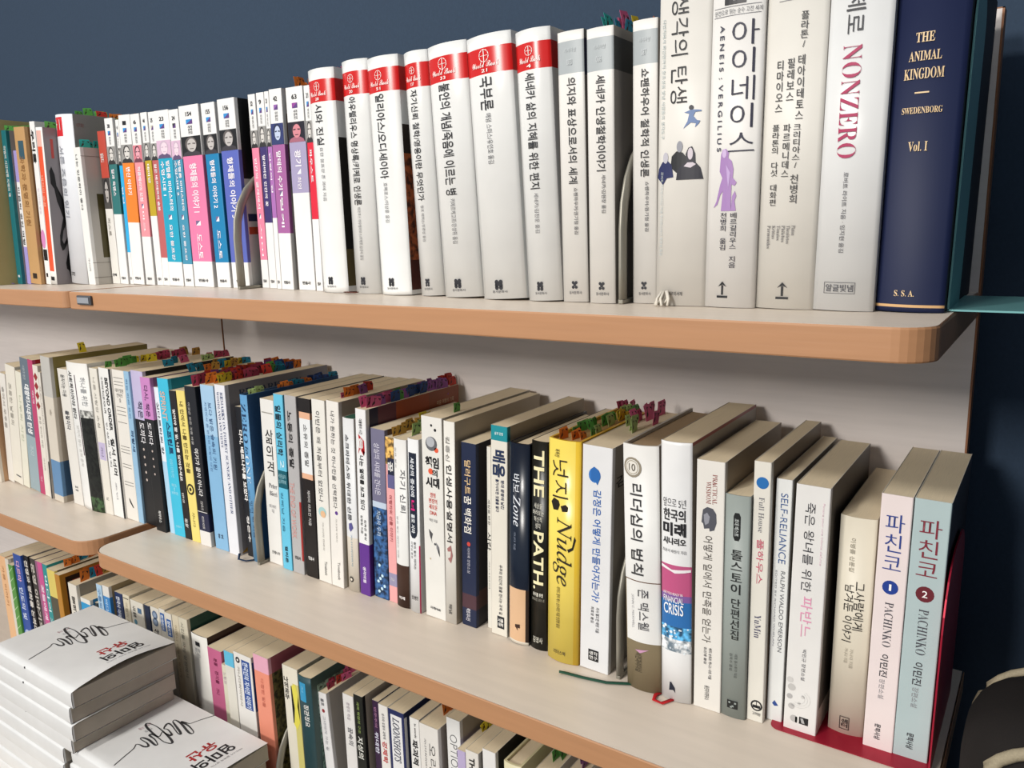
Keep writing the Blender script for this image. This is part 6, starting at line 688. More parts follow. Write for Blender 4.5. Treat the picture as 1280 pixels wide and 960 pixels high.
def unit(x0, x1, label, px0, px1, tops):
    r = empty('bookshelf', (0, 0, 0), label, 'bookshelf', 'joined bookshelf units')
    p = box('back_panel', px0, px1, .2702, .2885, .05, ZT + .2255, PANEL, r)
    box('panel_edge', px1 - .0001, px1 + .0016, .2700, .2887, .05, ZT + .2265, DARKB, p)
    box('panel_edge', px0, px1 + .0016, .2700, .2887, ZT + .2255, ZT + .2265, DARKB, p)
    for (a, b, yf, z, rl, rr) in tops: shelf_board(r, a, b, yf, .27, z, rl=rl, rr=rr)
    box('plinth', px0, px1, .02, .27, 0, ZB - .0216, LAM, r)
    return r
left = unit(-2.1, -1.05, 'left unit of wooden bookshelf with brown edged cream shelves', -2.1, -1.1015, [(-2.05, -1.0355, 0, ZT, .02, .012), (-2.05, -1.0712, -.001, ZML, .02, .034), (-2.05, -1.062, -.15, ZB, .02, .02)])
right = unit(-1.05, -.05, 'right unit of wooden bookshelf ending beside the blue wall', -1.0975, -.0570, [(-1.0245, -.0580, 0, ZT, .006, .022), (-1.0535, -.0440, 0, ZM, .026, .022), (-1.055, -.0500, -.15, ZB, .02, .02)])
lh = box('label_holder', -.9985, -.9665, -.0052, -.0018, ZT - .0150, ZT - .0035, mat('55565a', .35, 'metal'), right, .0012)
box('label_card', -.9955, -.9695, -.0060, -.0050, ZT - .0128, ZT - .0058, mat('8d9096', .4, 'cover'), lh)
for z in (.75, .4, .05):
    box('panel_cam', -1.100 + .02, -1.074, .2690, .2702, ZT - z - .01, ZT - z, DARKB, right)

# ------------------------------------------------------------------ bookends
TUBE = mat('8f8b80', .38, 'metal')
def wire_end(x, y, z, label):
    r = empty('bookend', (x, y, z), label, 'bookend', 'grey arched metal bookends')
    P = [(0, 0, .004), (0, 0, .03), (0, 0, .06)]
    for i in range(1, 13):
        a = math.pi - i * math.pi / 12; P.append((0, .066 + .066 * math.cos(a), .06 + .078 * math.sin(a)))
    P += [(0, .132, .03), (0, .132, .004)]
    tube('arch', P, .0056, TUBE, r, 12, .5, (1, 0, 0))
    box('foot_bar', -.0022, .0022, -.0045, .1375, .0002, .004, TUBE, r, .0008)
    return r
WE = [(-.8087, ZT, 302.5, 361, 'grey metal arch bookend on upper shelf after the black sided book'),
      (-.2962, ZT, 778.5, 380, 'grey metal arch bookend on upper shelf among grey banded white books'),
      (-.8112, ZM, 327, 707, 'grey metal arch bookend on middle shelf beside light blue hardcover'),
      (-.3065, ZM, 775, 854, 'grey metal arch bookend on middle shelf right of blue lettered white book'),
      (-.7905, ZB, 352, 965, 'grey metal arch bookend on bottom shelf right of pink and coral book')]
for (x, z, px, py, lab) in WE: wire_end(x, WEY[lab], z, lab)

r = empty('bookend', (-.0622, .098, ZT), 'teal sheet metal bookend overhanging the right end of upper shelf', 'bookend')
TEAL = mat('6fa5a6', .45, 'metal')
def plate(name, outline, axis, th, m, parent):
    n = len(outline); V = []
    for k in (0, th):
        for (a, b) in outline: V.append((k, a, b) if axis == 'x' else (a, b, k))
    F = [tuple(range(n - 1, -1, -1)), tuple(range(n, 2 * n))] + [(i, (i + 1) % n, n + (i + 1) % n, n + i) for i in range(n)]
    return mesh_obj(name, V, F, [m], parent=parent)
def rrect(a0, a1, b0, b1, r, corners):
    """rectangle outline whose listed corners (0 low-low,1 high-low,2 high-high,3 low-high) are rounded"""
    P = []
    for i, (cx, cy, s) in enumerate(((a0, b0, math.pi), (a1, b0, 1.5 * math.pi), (a1, b1, 0), (a0, b1, .5 * math.pi))):
        if i in corners:
            ox = cx + (r if cx == a0 else -r); oy = cy + (r if cy == b0 else -r)
            P += [(ox + r * math.cos(s + k * math.pi / 12), oy + r * math.sin(s + k * math.pi / 12)) for k in range(7)]
        else: P.append((cx, cy))
    return P
up = plate('upright', rrect(0, .062, .0012, .214, .028, (2, 3)), 'x', .0012, TEAL, r); up.rotation_euler.y = math.radians(.9)
plate('base', rrect(.0, .092, 0, .115, .012, (1, 2)), 'z', .0012, TEAL, r).location = (.0, 0, .0006)
r = empty('bookend', (-.0505, .094, ZM), 'red sheet metal bookend under and beside the last four middle shelf books', 'bookend')
REDM = mat('a31c34', .4, 'metal')
up = plate('upright', rrect(0, .135, .0006, .166, .05, (2, 3)), 'x', .0012, REDM, r); up.rotation_euler.y = math.radians(.6)
plate('base', rrect(-.118, .0, 0, .135, .008, (0, 3)), 'z', .0005, REDM, r).location = (0, -.002, .0003)

# ------------------------------------------------------------------ upper shelf books
GU = 'books on the upper shelf'
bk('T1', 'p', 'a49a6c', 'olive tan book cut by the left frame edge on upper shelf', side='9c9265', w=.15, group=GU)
b = bk('T2', 'p', '17656c', 'teal spined book with white lettering near left end of upper shelf', side='9a918f', w=.15, group=GU,
   tx=[('r', '마법의 시간여행 지혜의 책', .5, .5, .1, .42, 'white', .01)], fl=[(.0, .9, 9, 1, 'ggbg')])
rect(b, .3, .7, .94, .955, 'lgrey', 'publisher_mark')
bk('T3', 'p', 'dcdadb', 'narrow lilac and white spine left of the tan book on upper shelf', side='c9c4cf', group=GU,
   zones=[(0, .23, 0, 1, '9b8ec4'), (.715, 1, 0, 1, '9d90c8')], tx=[('r', '마음의 공간 여행', .5, .55, .27, .7, 'black', .01)], fl=[(.1, .9, 6, 1, 'mvm')])
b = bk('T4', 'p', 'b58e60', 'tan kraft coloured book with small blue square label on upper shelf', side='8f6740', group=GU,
   tx=[('r', '과학과 문명의 기원', .5, .4, .18, .62, '8c6238', .01)])
rect(b, .3, .8, .085, .2, '33515f', 'label_print'); rect(b, .3, .7, .93, .965, '2c2320', 'publisher_mark')
b = bk('T5', 'p', 'dedddb', 'white narrow book with black brush lettering and pink blob on upper shelf', group=GU,
   zones=[(.78, .85, .1, .9, 'ink')], tx=[('r', '우리들', .45, .6, .05, .25, 'ink', .03), ('r', '일그러진 영웅', .5, .35, .4, .56, 'c9b6c8', 0)])
poly(b, ell(.4, .715, .42, .06), 'c77fb0'); rect(b, .25, .6, .93, .955, 'ink', 'publisher_mark')
b = bk('T6', 'h', 'e0dfdc', 'white and orange spined hardcover with grey cover showing a black abstract shape', side='8b8588', group=GU, bulge=.001,
   zones=[(.02, .12, .08, .8, 'd8a79b'), (.12, .915, .08, .8, 'd9502e')], tx=[('r', '대지의 슬픔', .45, .4, .3, .5, 'e99a80', .01)], fl=[(.0, 1, 12, 1.2, 'gogokg')])
rect(b, .25, .75, .95, .975, 'ink', 'publisher_mark')
poly(b, [(0.027, 0.27), (0.048, 0.24), (0.072, 0.29), (0.0795, 0.36), (0.096, 0.42), (0.1395, 0.46), (0.1395, 0.56), (0.117, 0.57), (0.09, 0.5), (0.072, 0.46), (0.057, 0.38), (0.03, 0.35)], '131214', face='c')
poly(b, [(0.1395, 0.5), (0.1095, 0.58), (0.069, 0.68), (0.0645, 0.74), (0.0795, 0.78), (0.102, 0.77), (0.1395, 0.72), (0.1395, 0.69), (0.099, 0.735), (0.087, 0.71), (0.105, 0.65), (0.1395, 0.6)], '131214', face='c')
poly(b, [(0.1395, 0.77), (0.102, 0.86), (0.105, 0.9), (0.1245, 0.91), (0.1395, 0.97), (0.144, 0.9)], '131214', face='c')
rect(b, .06, .085, .07, .19, 'b5463f', face='c')
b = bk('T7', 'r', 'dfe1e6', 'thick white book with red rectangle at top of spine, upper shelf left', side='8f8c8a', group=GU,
   zones=[(.015, .125, .02, .55, 'c9232b')], tx=[('r', '서른 즈음의 일기', .32, .3, .18, .6, '8d9099', .01), ('h', 'ㅏㅣ', .28, .3, .03, .09, 'white', .01)], fl=[(.1, .95, 14, 1, 'grgokorg')])
text(b, 'h', 'ㅈㅊㅋㅌ', .3, .28, .93, .955, 'ink', .02, 'publisher_mark')
text(b, 'h', '시간의 발견', .06, .07, .05, .072, '9a5a52', 0, 'cover_lettering', 'c')
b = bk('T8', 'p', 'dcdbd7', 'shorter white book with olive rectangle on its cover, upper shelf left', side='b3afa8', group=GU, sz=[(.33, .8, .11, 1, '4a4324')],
   tx=[('r', '나는 인문학이 좋다', .4, .3, .05, .45, '4a4a4a', .01), ('r', '가나다라', .5, .25, .8, .9, 'dgrey', 0)], fl=[(.0, .85, 11, 1.1, 'tgyglg')])
for v in (.06, .835, .945): rect(b, 0, .98, v, v + .003, '6b675f', 'printed_line', 'c')

def series(key, label, top, pv0, pv1, band, vb, title, tv, num, pal, side='cfccc9', sz=(), fl=(), author=None, two=None, w=.145, sq='2c86c4', dark=False):
    b = bk(key, 'p', 'dddcda', label, side=side, sz=sz, group='white portrait series paperbacks on the upper shelf', zones=[(pv1, vb, 0, 1, band)], fl=fl, w=w)
    tc = 'ece6ea'
    text(b, 'h', num, .5, .3, .035, .058, 'ink', .02, 'volume_number')
    rect(b, .34, .66, .075, .1, sq, 'publisher_mark'); poly(b, [(.34, .1), (.66, .075), (.66, .1)], '5a3b78', 'publisher_mark', eps=.0003)
    text(b, 's', '세계\n문학\n전집', .52, .22, .108, pv0 - .012, '4b4b4d', .01, 'series_name')
    portrait(b, pv0, pv1, *pal)
    if two:
        text(b, 'r', title, .68, .26, tv[0], tv[1], tc, .015); text(b, 'r', two, .3, .24, tv[0], tv[0] + (tv[1] - tv[0]) * .7, tc, .015, 'spine_subtitle')
    else: text(b, 'r', title, .5, .36, tv[0], tv[1], tc, .015)
    if author:
        text(b, 'r', author, .5, .22, author_v[key][0], author_v[key][1], tc, .01, 'author_line')
        m = (tv[1] + author_v[key][0]) / 2; poly(b, [(.38, m + .012), (.62, m - .014), (.62, m + .012)], 'f0eef0', 'publisher_mark'); poly(b, [(.38, m + .012), (.38, m - .014), (.62, m - .014)], band if dark else '6e5a80', 'publisher_mark')
    text(b, 'h', '민음사', .5, .5, .955, .972, '2a2a2c', .03, 'publisher_mark')
    return b
author_v = {'T16': (.64, .85), 'T17': (.64, .85), 'T18': (.7, .84), 'T19': (.68, .84), 'T20': (.7, .84), 'T21': (.66, .83), 'T24': (.53, .68), 'T25': (.43, .49), 'T13': (.56, .68)}
PG = ('8d8b88', 'c9c5c0', '3b3938', '2e2d2e'); PD = ('2a2a2e', 'cbc7c3', '5b5756', '3a3a3e'); PB = ('151517', 'b3aeab', '5a5452', '39353a'); PK = ('c9a9bf', 'dcc5cf', 'b9a5b5', '5b4a6b')
b = bk('T9', 'p', 'd8d5cf', 'white narrow paperback with brick red top block, left of the portrait series', group='white portrait series paperbacks on the upper shelf', zones=[(0, .3, 0, 1, 'b34638')],
   tx=[('h', '명작', .4, .4, .14, .2, 'white', .01, 'series_name'), ('r', '페스트', .4, .35, .56, .68, '9a9690', .01)])
portrait(b, .3, .5, '3a3838', 'a9a4a0', '222222', '4b4947'); text(b, 'h', '문예', .4, .5, .93, .95, 'ink', .02, 'publisher_mark')
series('T10', 'portrait series paperback with dark teal band, first of its series from the left', 149, .165, .27, '2d6b6b', .57, '달과 육펜스', (.3, .46), '38', PG, side='a09a4a')
series('T11', 'thin portrait series paperback with cyan band left of the orange banded one', 150, .165, .27, '2ba3d6', .80, '변신', (.4, .5), '4', PG)
series('T12', 'portrait series paperback with orange band and red cover beside pink banded one', 145, .17, .275, 'e07b29', .626, '변신 이야기', (.3, .46), '1', PG, side='b9b4b2', sz=[(0, .62, 0, 1, '9c1d22')])
series('T13', 'portrait series paperback with salmon pink band left of the mustard banded one', 144, .177, .275, 'e08a93', .71, '허클베리의 모험', (.3, .5), '6', ('c9747f', 'd99aa5', '4a2c38', '6a3a48'), side='b9b4b2', sz=[(0, .6, 0, 1, '9c1d22')], author='마크')
series('T14', 'portrait series paperback with mustard yellow band', 142, .17, .27, 'b3991f', .59, '데미안', (.29, .4), '44', PG)
series('T15', 'portrait series paperback with dull brick red band right of mustard one', 141, .175, .27, 'b05a5a', .835, '젊은 베르테르의 슬픔', (.29, .56), '25', PG, sq='a8a494')
series('T16', 'portrait series paperback with turquoise band and two line title', 140, .165, .265, '1c97b4', .86, '빌헬름 마이스터의', (.28, .56), '23', PK, author='요한 볼프강', two='수업시대 1')
series('T17', 'narrow portrait series paperback with steel blue band, beside turquoise one', 138, .17, .275, '3f87a4', .87, '빌헬름 마이스터의', (.28, .56), '24', PK, author='요한 볼프강', two='수업시대 2', side='b9b4a8', sq='333338')
series('T18', 'widest portrait series paperback with rose pink band', 134, .165, .27, 'd9759c', .855, '형제들의 이야기 1', (.31, .58), '154', PB, author='도스토', side='b9b7b4', sz=[(0, .4, 0, 1, '141416')])
series('T19', 'portrait series paperback with strong blue band between pink and indigo ones', 130, .165, .268, '1677a6', .86, '형제들의 이야기 2', (.3, .56), '155', PB, author='도스토', side='b9b7b4', sz=[(0, .4, 0, 1, '141416')])
series('T20', 'portrait series paperback with indigo band and black upper cover, before the bookend', 125, .157, .265, '5561ad', .86, '형제들의 이야기 3', (.3, .62), '156', PB, author='도스토', side='b9b7b4', sz=[(0, .415, 0, 1, '0f0f11'), (.6, .64, .045, .2, '232a4a'), (.67, .71, .045, .2, 'a4432a')])
series('T21', 'slim portrait series paperback with light pink band, first after the bookend', 119, .18, .268, 'e0809a', .85, '인간의 굴레에서', (.32, .58), '32', PG, author='서머')
series('T22', 'slim portrait series paperback with dark violet band', 117, .165, .268, '3b2f66', .655, '말라버린 인간의 꽃', (.31, .57), '9', PG)
series('T23', 'thinnest portrait series paperback with mauve band, left of plum banded one', 115, .18, .27, 'a067a8', .63, '인형의 집', (.3, .5), '20', PG)
series('T24', 'portrait series paperback with plum mauve band and blue toned portrait', 113, .165, .268, '9c5c93', .71, '말테의 수기', (.3, .49), '42', ('2c3566', 'b5bfd6', '1d2340', '2e3a66'), author='릴케', side='a8a4a0', sz=[(0, .12, 0, 1, 'b9b5b0'), (.12, .4, 0, 1, '6a5446')], sq='8a5aa0', fl=[(.2, .95, 9, 1.6, 'oyoky')])
series('T25', 'portrait series paperback with lavender grey band and pink toned face', 111, .165, .262, '9c94b3', .51, '광기', (.3, .38), '63', ('1d1a26', 'c87f88', '2e222c', '9d5f70'), author='최인', side='8b857f', sz=[(0, .4, 0, 1, '1a1820')], sq='8a3f8e', dark=True, fl=[(.0, .9, 8, 1.6, 'oyol')])
series('T26', 'portrait series paperback with crimson band, last before red topped hardcovers', 108, .165, .268, 'cf2138', .64, '파우스트', (.3, .46), '21', PG)

GW = 'white hardcovers with red World Book bands'
def wb(key, label, title, v1, author, a0, a1, num, side='e2e2e0', sz=(), fl=(), uc=.45):
    b = bk(key, 'h', 'dcdcda', label, side=side, sz=list(sz) + [(.047, .143, 0, 1, 'c3201f')], group='white hardcovers with a red top band', zones=[(.047, .143, 0, 1, 'c3201f')], fl=fl, w=.152, bulge=.0055, rough=.22)
    text(b, 'h', '𝓦𝓸𝓻𝓵𝓭 𝓑𝓸𝓸𝓴', uc, .62, .097, .118, 'f3e9e4', 0, 'band_lettering')
    text(b, 'h', num, uc, .14, .124, .136, 'f3e9e4', .01, 'volume_number')
    ru = .115; rv = ru * b.t / b.h
    for i in range(10):
        a, c = 2 * math.pi * i / 10, 2 * math.pi * (i + .8) / 10
        P = [(uc + ru * math.cos(x) * k, .076 + rv * math.sin(x) * k) for k, x in ((1, a), (1, c), (.88, c), (.88, a))]
        poly(b, P, 'f3e9e4', 'band_emblem')
    rect(b, uc - .008, uc + .008, .076 - rv * .8, .076 + rv * .8, 'f3e9e4', 'band_emblem'); rect(b, uc - ru * .8, uc + ru * .8, .0755, .0768, 'f3e9e4', 'band_emblem')
    text(b, 'r', title, uc - .0, .29, .152, v1, '1c1c20', .006)
    text(b, 'r', author, uc + .02, .13, a0, a1, '55555a', -.004, 'author_line')
    for (du, dv) in ((-.05, 0), (.05, 0), (-.05, .012), (.05, .012), (0, .006), (-.05, .022), (.05, .022)): disc(b, uc + du, .933 + dv, .045, '2b2b30', 'publisher_mark')
    text(b, 'h', '동서문화사', uc + .02, .36, .966, .976, '4b4b50', .01, 'publisher_mark')
    return b
BL = [(.30, 1, 0, .6, '1b1712')]
wb('T27', 'white red banded hardcover with short three word title, first of the red banded row', '시와 진실', .33, '요한 볼프강 폰 괴테 지음', .34, .58, '28', sz=[(.30, .8, .0, .6, '191512'), (.8, .97, 0, .6, '5c5030')], fl=[(.1, .6, 6, .9, 'pgg')])
wb('T28', 'white red banded hardcover with the smallest author lettering, second of the red banded row', '아우렐리우스 명상록/키케로 인생론', .61, '마르쿠스 아우렐리우스/키케로/김성숙 옮김', .62, .85, '20', fl=[(.2, .7, 4, .9, 'gl')])
wb('T29', 'white red banded hardcover with brown painted strip on its cover, third of red row', '일리아스/오디세이아', .50, '호메로스/이상훈 옮김', .517, .685, '51', sz=[(.28, .4, 0, .6, '241710'), (.4, .85, 0, .6, '*7a3d1c'), (.85, .98, 0, .6, '4a1c10')])
wb('T30', 'narrowest white red banded hardcover, right of the one with painted strip', '자기신뢰 철학/영웅이란 무엇인가', .60, '랄프 에머슨/정광섭 옮김', .62, .77, '137')
wb('T31', 'white red banded hardcover fifth of the red row with two part slashed title', '불안의 개념/죽음에 이르는 병', .585, '키에르케고르/강성위 옮김', .60, .78, '33')
wb('T32', 'widest white red banded hardcover with three letter title', '국부론', .275, '애덤 스미스/유인호 옮김', .287, .475, '21')
wb('T33', 'white red banded hardcover last of the red row beside grey banded books', '세네카 삶의 지혜를 위한 편지', .575, '세네카/김천운 옮김', .59, .74, '4', fl=[(.4, .9, 3, 1, 'to')])
def gb(key, label, title, v1, author, a0, a1, num, side='8c8680', sz=(), fl=(), g='a3a9ab'):
    b = bk(key, 'r', 'dedbd6', label, side=side, sz=sz, group='grey banded white books on the upper shelf', zones=[(.035, .15, 0, 1, g)], w=.145, bulge=.0018, fl=fl)
    text(b, 'h', '세계사상', .5, .45, .06, .075, 'b8bdbf', 0, 'band_lettering'); text(b, 'h', num, .48, .2, .1, .12, 'c2c6c8', 0, 'volume_number')
    text(b, 'r', title, .53, .34, .165, v1, '1a1a1e', .01); text(b, 'r', author, .62, .15, a0, a1, '4c4c50', .005, 'author_line')
    for (du, dv) in ((-.06, 0), (.06, 0), (0, .008), (-.06, .018), (.06, .018)): disc(b, .5 + du, .925 + dv, .055, '2b2b30', 'publisher_mark')
    text(b, 'h', '동서문화사', .53, .5, .958, .97, '4b4b50', .01, 'publisher_mark')
    return b
gb('T34', 'white book with pale grey band right after the red banded row', '의지와 표상으로서의 세계', .55, '쇼펜하우어/권기철 옮김', .565, .74, '083', sz=[(.03, .16, 0, 1, '27304f')])
gb('T35', 'white book with grey band and grey cover left of the arch bookend', '세네카 인생철학이야기', .507, '세네카/김현창 옮김', .52, .66, '066', side='8f8a84', sz=[(.0, .035, 0, 1, 'a39d93'), (.035, .15, 0, 1, '4b4d4b')], fl=[(.0, .3, 3, 1.5, 'tb'), (.3, .75, 8, 2.1, 'pyovo'), (.75, 1, 3, 1.9, 'l')])
gb('T36', 'white book with grey band right of the arch bookend', '쇼펜하우어 철학적 인생론', .54, '쇼펜하우어/권기철 옮김', .556, .735, '087')

b = bk('T37', 'r', 'd3cfc8', 'tall ivory book printed with small dark figures and a leaping dancer', w=.17, group=GU, bulge=.003,
   tx=[('r', '생각의 탄생', .42, .33, .073, .378, '1c1b1d', -.004), ('r', '다빈치에서 파인먼까지 창조성을 빛낸 사람들의 생각도구', .1, .07, .13, .48, 'a3b0b0', 0, 'spine_subtitle'),
       ('r', '로버트 루트번스타인 미셸 루트번스타인 박종성 옮김', .1, .06, .58, .84, 'b5bcbc', 0, 'author_line'), ('h', '에코의서재', .42, .3, .955, .968, '3a3a3c', .01, 'publisher_mark')])
# leaping dancer and a group of three half figures, kept generic
poly(b, [(0.536, 0.407), (0.616, 0.403), (0.664, 0.4), (0.76, 0.401), (0.856, 0.403), (0.856, 0.407), (0.744, 0.408), (0.712, 0.419), (0.776, 0.432), (0.84, 0.434), (0.808, 0.443), (0.744, 0.453), (0.76, 0.441), (0.664, 0.438), (0.576, 0.448), (0.52, 0.455), (0.6, 0.434), (0.632, 0.412)], '5f769f')
disc(b, .668, .394, .045, '22232c', 'printed_figure'); 
poly(b, [(.28, .568), (.30, .535), (.40, .52), (.52, .525), (.60, .54), (.62, .575), (.4, .585)], '17181c'); poly(b, ell(.46, .507, .06, .017), '8a8a92', eps=.0005)
poly(b, [(.0, .598), (.02, .57), (.1, .55), (.2, .545), (.3, .56), (.34, .598), (.2, .6), (.12, .62)], '272c55'); poly(b, ell(.17, .538, .055, .017), 'b3b0b8', eps=.0005)
poly(b, [(.40, .607), (.42, .578), (.52, .56), (.60, .555), (.58, .53), (.63, .512), (.70, .508), (.76, .53), (.77, .556), (.86, .572), (.92, .607)], '1b1a26', eps=.0005); poly(b, ell(.67, .53, .05, .018), 'c3b9c0', eps=.0006)
poly(b, [(.55, .567), (.68, .572), (.78, .562), (.72, .556), (.62, .556)], 'c3b9c0', eps=.0006)
for k in range(5): disc(b, .2 + .03 * (k % 2), .975 + k * .003, .035, 'd8d2c8', 'lint_speck', .0012)  # pale dots of dust lint at the foot of the spine
b = bk('T38', 'r', 'd8d5d1', 'white book with large stacked black letters and purple statue print', w=.165, group=GU, bulge=.0035,
   tx=[('s', '아\n이\n네\n이\n스', .66, .5, .148, .523, '1b1b33', -.008), ('r', 'A E N E I S  :  V E R G I L I U S', .22, .09, .155, .52, '3a3a4a', .01, 'spine_subtitle'),
       ('h', '원전으로 읽는 순수 고전 세계', .5, .9, .112, .126, '5b5b60', 0, 'series_name'), ('s', '베\n르\n길\n리\n우\n스\n \n지\n음', .56, .13, .705, .875, '2b2b38', .005, 'author_line'), ('s', '천\n병\n희\n \n옮\n김', .36, .13, .705, .82, '2b2b38', .005, 'author_line')])
rect(b, .25, .66, .06, .1, '232226', 'label_print'); text(b, 'h', '숲', .45, .08, .07, .09, 'white', .01, 'publisher_mark')
rect(b, .04, .93, .105, .1065, '77757a', 'printed_line'); rect(b, .04, .93, .13, .1315, '77757a', 'printed_line')
poly(b, [(.27, .53), (.30, .515), (.37, .513), (.43, .525), (.42, .54), (.49, .55), (.53, .575), (.52, .60), (.60, .615), (.56, .625), (.50, .62), (.50, .70), (.30, .70), (.33, .64), (.28, .65), (.22, .68), (.14, .69), (.2, .67), (.27, .62), (.31, .60), (.25, .58)], '9a77ab')
poly(b, [(.5, .7), (.52, .655), (.57, .64), (.6, .655), (.57, .67), (.6, .7)], '9a77ab')
poly(b, ell(.34, .527, .045, .013), 'bfa8cc', eps=.0006); poly(b, [(.38, .56), (.47, .585), (.44, .63), (.41, .6)], 'b398c4', eps=.0006)
def arrowmark(b, u):
    rect(b, u - .02, u + .02, .93, .96, 'ink', 'publisher_mark'); poly(b, [(u - .09, .935), (u, .918), (u + .09, .935), (u, .928)], 'ink', 'publisher_mark'); rect(b, u - .11, u + .11, .963, .97, 'ink', 'publisher_mark')
arrowmark(b, .38)
b = bk('T39', 'r', 'd3cfc7', 'ivory book with three columns of small stacked lettering', w=.165, group=GU, bulge=.0035)
rect(b, .2, .85, .10, .1015, '77757a', 'printed_line'); text(b, 'h', '원전으로 읽는\n순수 고전 세계', .55, .36, .07, .095, '5b5b60', 0, 'series_name')
for (s, u, v0, v1) in (('플라톤/', .64, .137, .235), ('테아이테토스', .62, .255, .435), ('크리티아스/', .60, .45, .575), ('천병희', .59, .595, .68), ('필레보스', .45, .262, .38), ('파르메니데스', .43, .447, .6), ('티마이오스', .27, .265, .41), ('플라톤의 다섯 대화편', .24, .447, .685)):
    text(b, 's', '\n'.join(s), u, .125, v0, v1, '3a3838', .004)
for k, (s, l) in enumerate((('𝐏𝐥𝐚𝐭𝐨𝐧', .03), ('𝐓𝐡𝐞𝐚𝐢𝐭𝐞𝐭𝐨𝐬', .055), ('𝐏𝐡𝐢𝐥𝐞𝐛𝐨𝐬', .05), ('𝐓𝐢𝐦𝐚𝐢𝐨𝐬', .045), ('𝐊𝐫𝐢𝐭𝐢𝐚𝐬', .04), ('𝐏𝐚𝐫𝐦𝐞𝐧𝐢𝐝𝐞𝐬', .07))):
    text(b, 'r', s, .62 - .085 * k, .06, .745, .745 + l, '6b6868', -.004, 'spine_subtitle')
arrowmark(b, .48)
b = bk('T40', 'r', 'd2d2d1', 'pale book with large crimson Latin capitals reading down its spine', w=.165, group=GU, bulge=.0035, rough=.3,
   tx=[('r', '넌제로', .42, .3, .04, .205, '2b2b30', 0), ('r', SB('NONZERO'), .41, .31, .235, .55, 'a0204f', -.012), ('r', '로버트 라이트 지음 · 임지현 옮김', .43, .08, .59, .825, '4a4a50', 0, 'author_line'), ('r', '알글빛냄', .44, .46, .92, .942, '4a4a50', .01, 'publisher_mark')])
TEXT_JOBS[-1] = (b, 'h', '알글빛냄', .44, .46, .92, .942, '4a4a50', .01, 'publisher_mark', 's')
frame(b, .18, .7, .914, .948, '4a4a50', .008)
b = bk('T41', 'h', '101a3c', 'dark navy cloth hardcover with gold capitals at right end of upper shelf', side='14141c', w=.165, group=GU, bulge=.005, rough=.6,
   zones=[(.978, .986, 0, 1, 'c8a070')])
for (s, u0, u1, v0, v1) in (('𝐓𝐇𝐄', .30, .56, .211, .237), ('𝐀𝐍𝐈𝐌𝐀𝐋', .22, .67, .26, .287), ('𝐊𝐈𝐍𝐆𝐃𝐎𝐌', .17, .72, .306, .336), ('𝐒𝐖𝐄𝐃𝐄𝐍𝐁𝐎𝐑𝐆', .18, .74, .412, .430), ('𝐕𝐨𝐥. 𝐈', .31, .58, .508, .535), ('𝐒. 𝐒. 𝐀.', .28, .57, .935, .953)):
    text(b, 'h', s, (u0 + u1) / 2, u1 - u0, v0, v1, 'gold', 0, 'gold_lettering')
rect(b, .34, .54, .371, .375, 'gold', 'gold_rule')

# ------------------------------------------------------------------ middle shelf books
GM = 'books on the middle shelf'
def mb(key, style, base, label, **k): return bk(key, style, base, label, group=GM, **k)
AU = 'author_line'; PU = 'publisher_mark'; SU = 'spine_subtitle'
mb('M0', 'p', 'cfc6b8', 'cream book with tan cover cut by left frame edge on middle shelf', side='b58f6c')
mb('M1', 'p', 'dad5cd', 'white book with faint dark dots, first after the tan sided book', tx=[('r', '숲에서 우주를', .5, .4, .12, .5, '8a8580', 0)])
mb('M2', 'p', 'd9d3c6', 'off white book with small black dot low on its grey title', tx=[('r', '조용한 날들의', .4, .3, .15, .5, '9a958c', 0), ('h', 'ㅡ', .6, .5, .93, .94, 'dgrey', .01, PU)])
mb('M3', 'p', 'd8d4c4', 'off white book with pale green smudges left of slate blue book', side='8a8672', tx=[('r', '나무의 시간', .5, .35, .2, .6, 'b3b8a0', 0)])
mb('M4', 'p', '8fa0a6', 'slate and blue grey book with bold white lettering at left of middle shelf', zones=[(0, .58, 0, 1, '5f6a76')],
   tx=[('r', '서울대 명문', .4, .22, .05, .16, 'b9c0c4', 0, SU), ('r', '대항해시대의 탄생', .55, .5, .19, .56, 'e9eaea', .03), ('r', '가나다', .55, .4, .65, .73, 'c3cccf', 0, AU)])
mb('M5', 'p', 'b33c66', 'crimson pink spined book beside slate blue one', side='9c1626', tx=[('r', '사랑의 기술', .6, .4, .22, .32, 'e8d5dc', .01), ('r', '가나', .6, .4, .86, .9, 'e8d5dc', 0, PU)])
b = mb('M6', 'p', 'd8d1c6', 'white book with four dark red diamonds down its spine', tx=[('r', '붉은 무늬의 여인', .55, .35, .38, .62, '8b857c', 0), ('r', '가나다라', .55, .3, .7, .8, '8b857c', 0, AU)])
for v in (.085, .155, .225, .30): poly(b, [(.5, v - .032), (.9, v), (.5, v + .032), (.1, v)], '8c1f1c', 'printed_diamond')
mb('M7', 'p', 'd3ccc2', 'thin off white book squeezed right of the red diamond book', tx=[('r', '작은 이야기', .5, .4, .1, .4, 'a09a90', 0)], zones=[(.7, 1, .6, 1, '2a2a2a')])
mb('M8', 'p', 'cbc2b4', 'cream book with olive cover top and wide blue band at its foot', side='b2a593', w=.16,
   zones=[(0, .27, 0, 1, 'b5b2ac'), (.71, .955, 0, 1, '5c82a8')], sz=[(0, .27, 0, 1, '857a45'), (.71, .955, 0, 1, '3a5674')], tx=[('r', '숲', .6, .2, .35, .4, 'a39a8c', 0)], fl=[(.3, .35, 1, 1.6, 'y')])
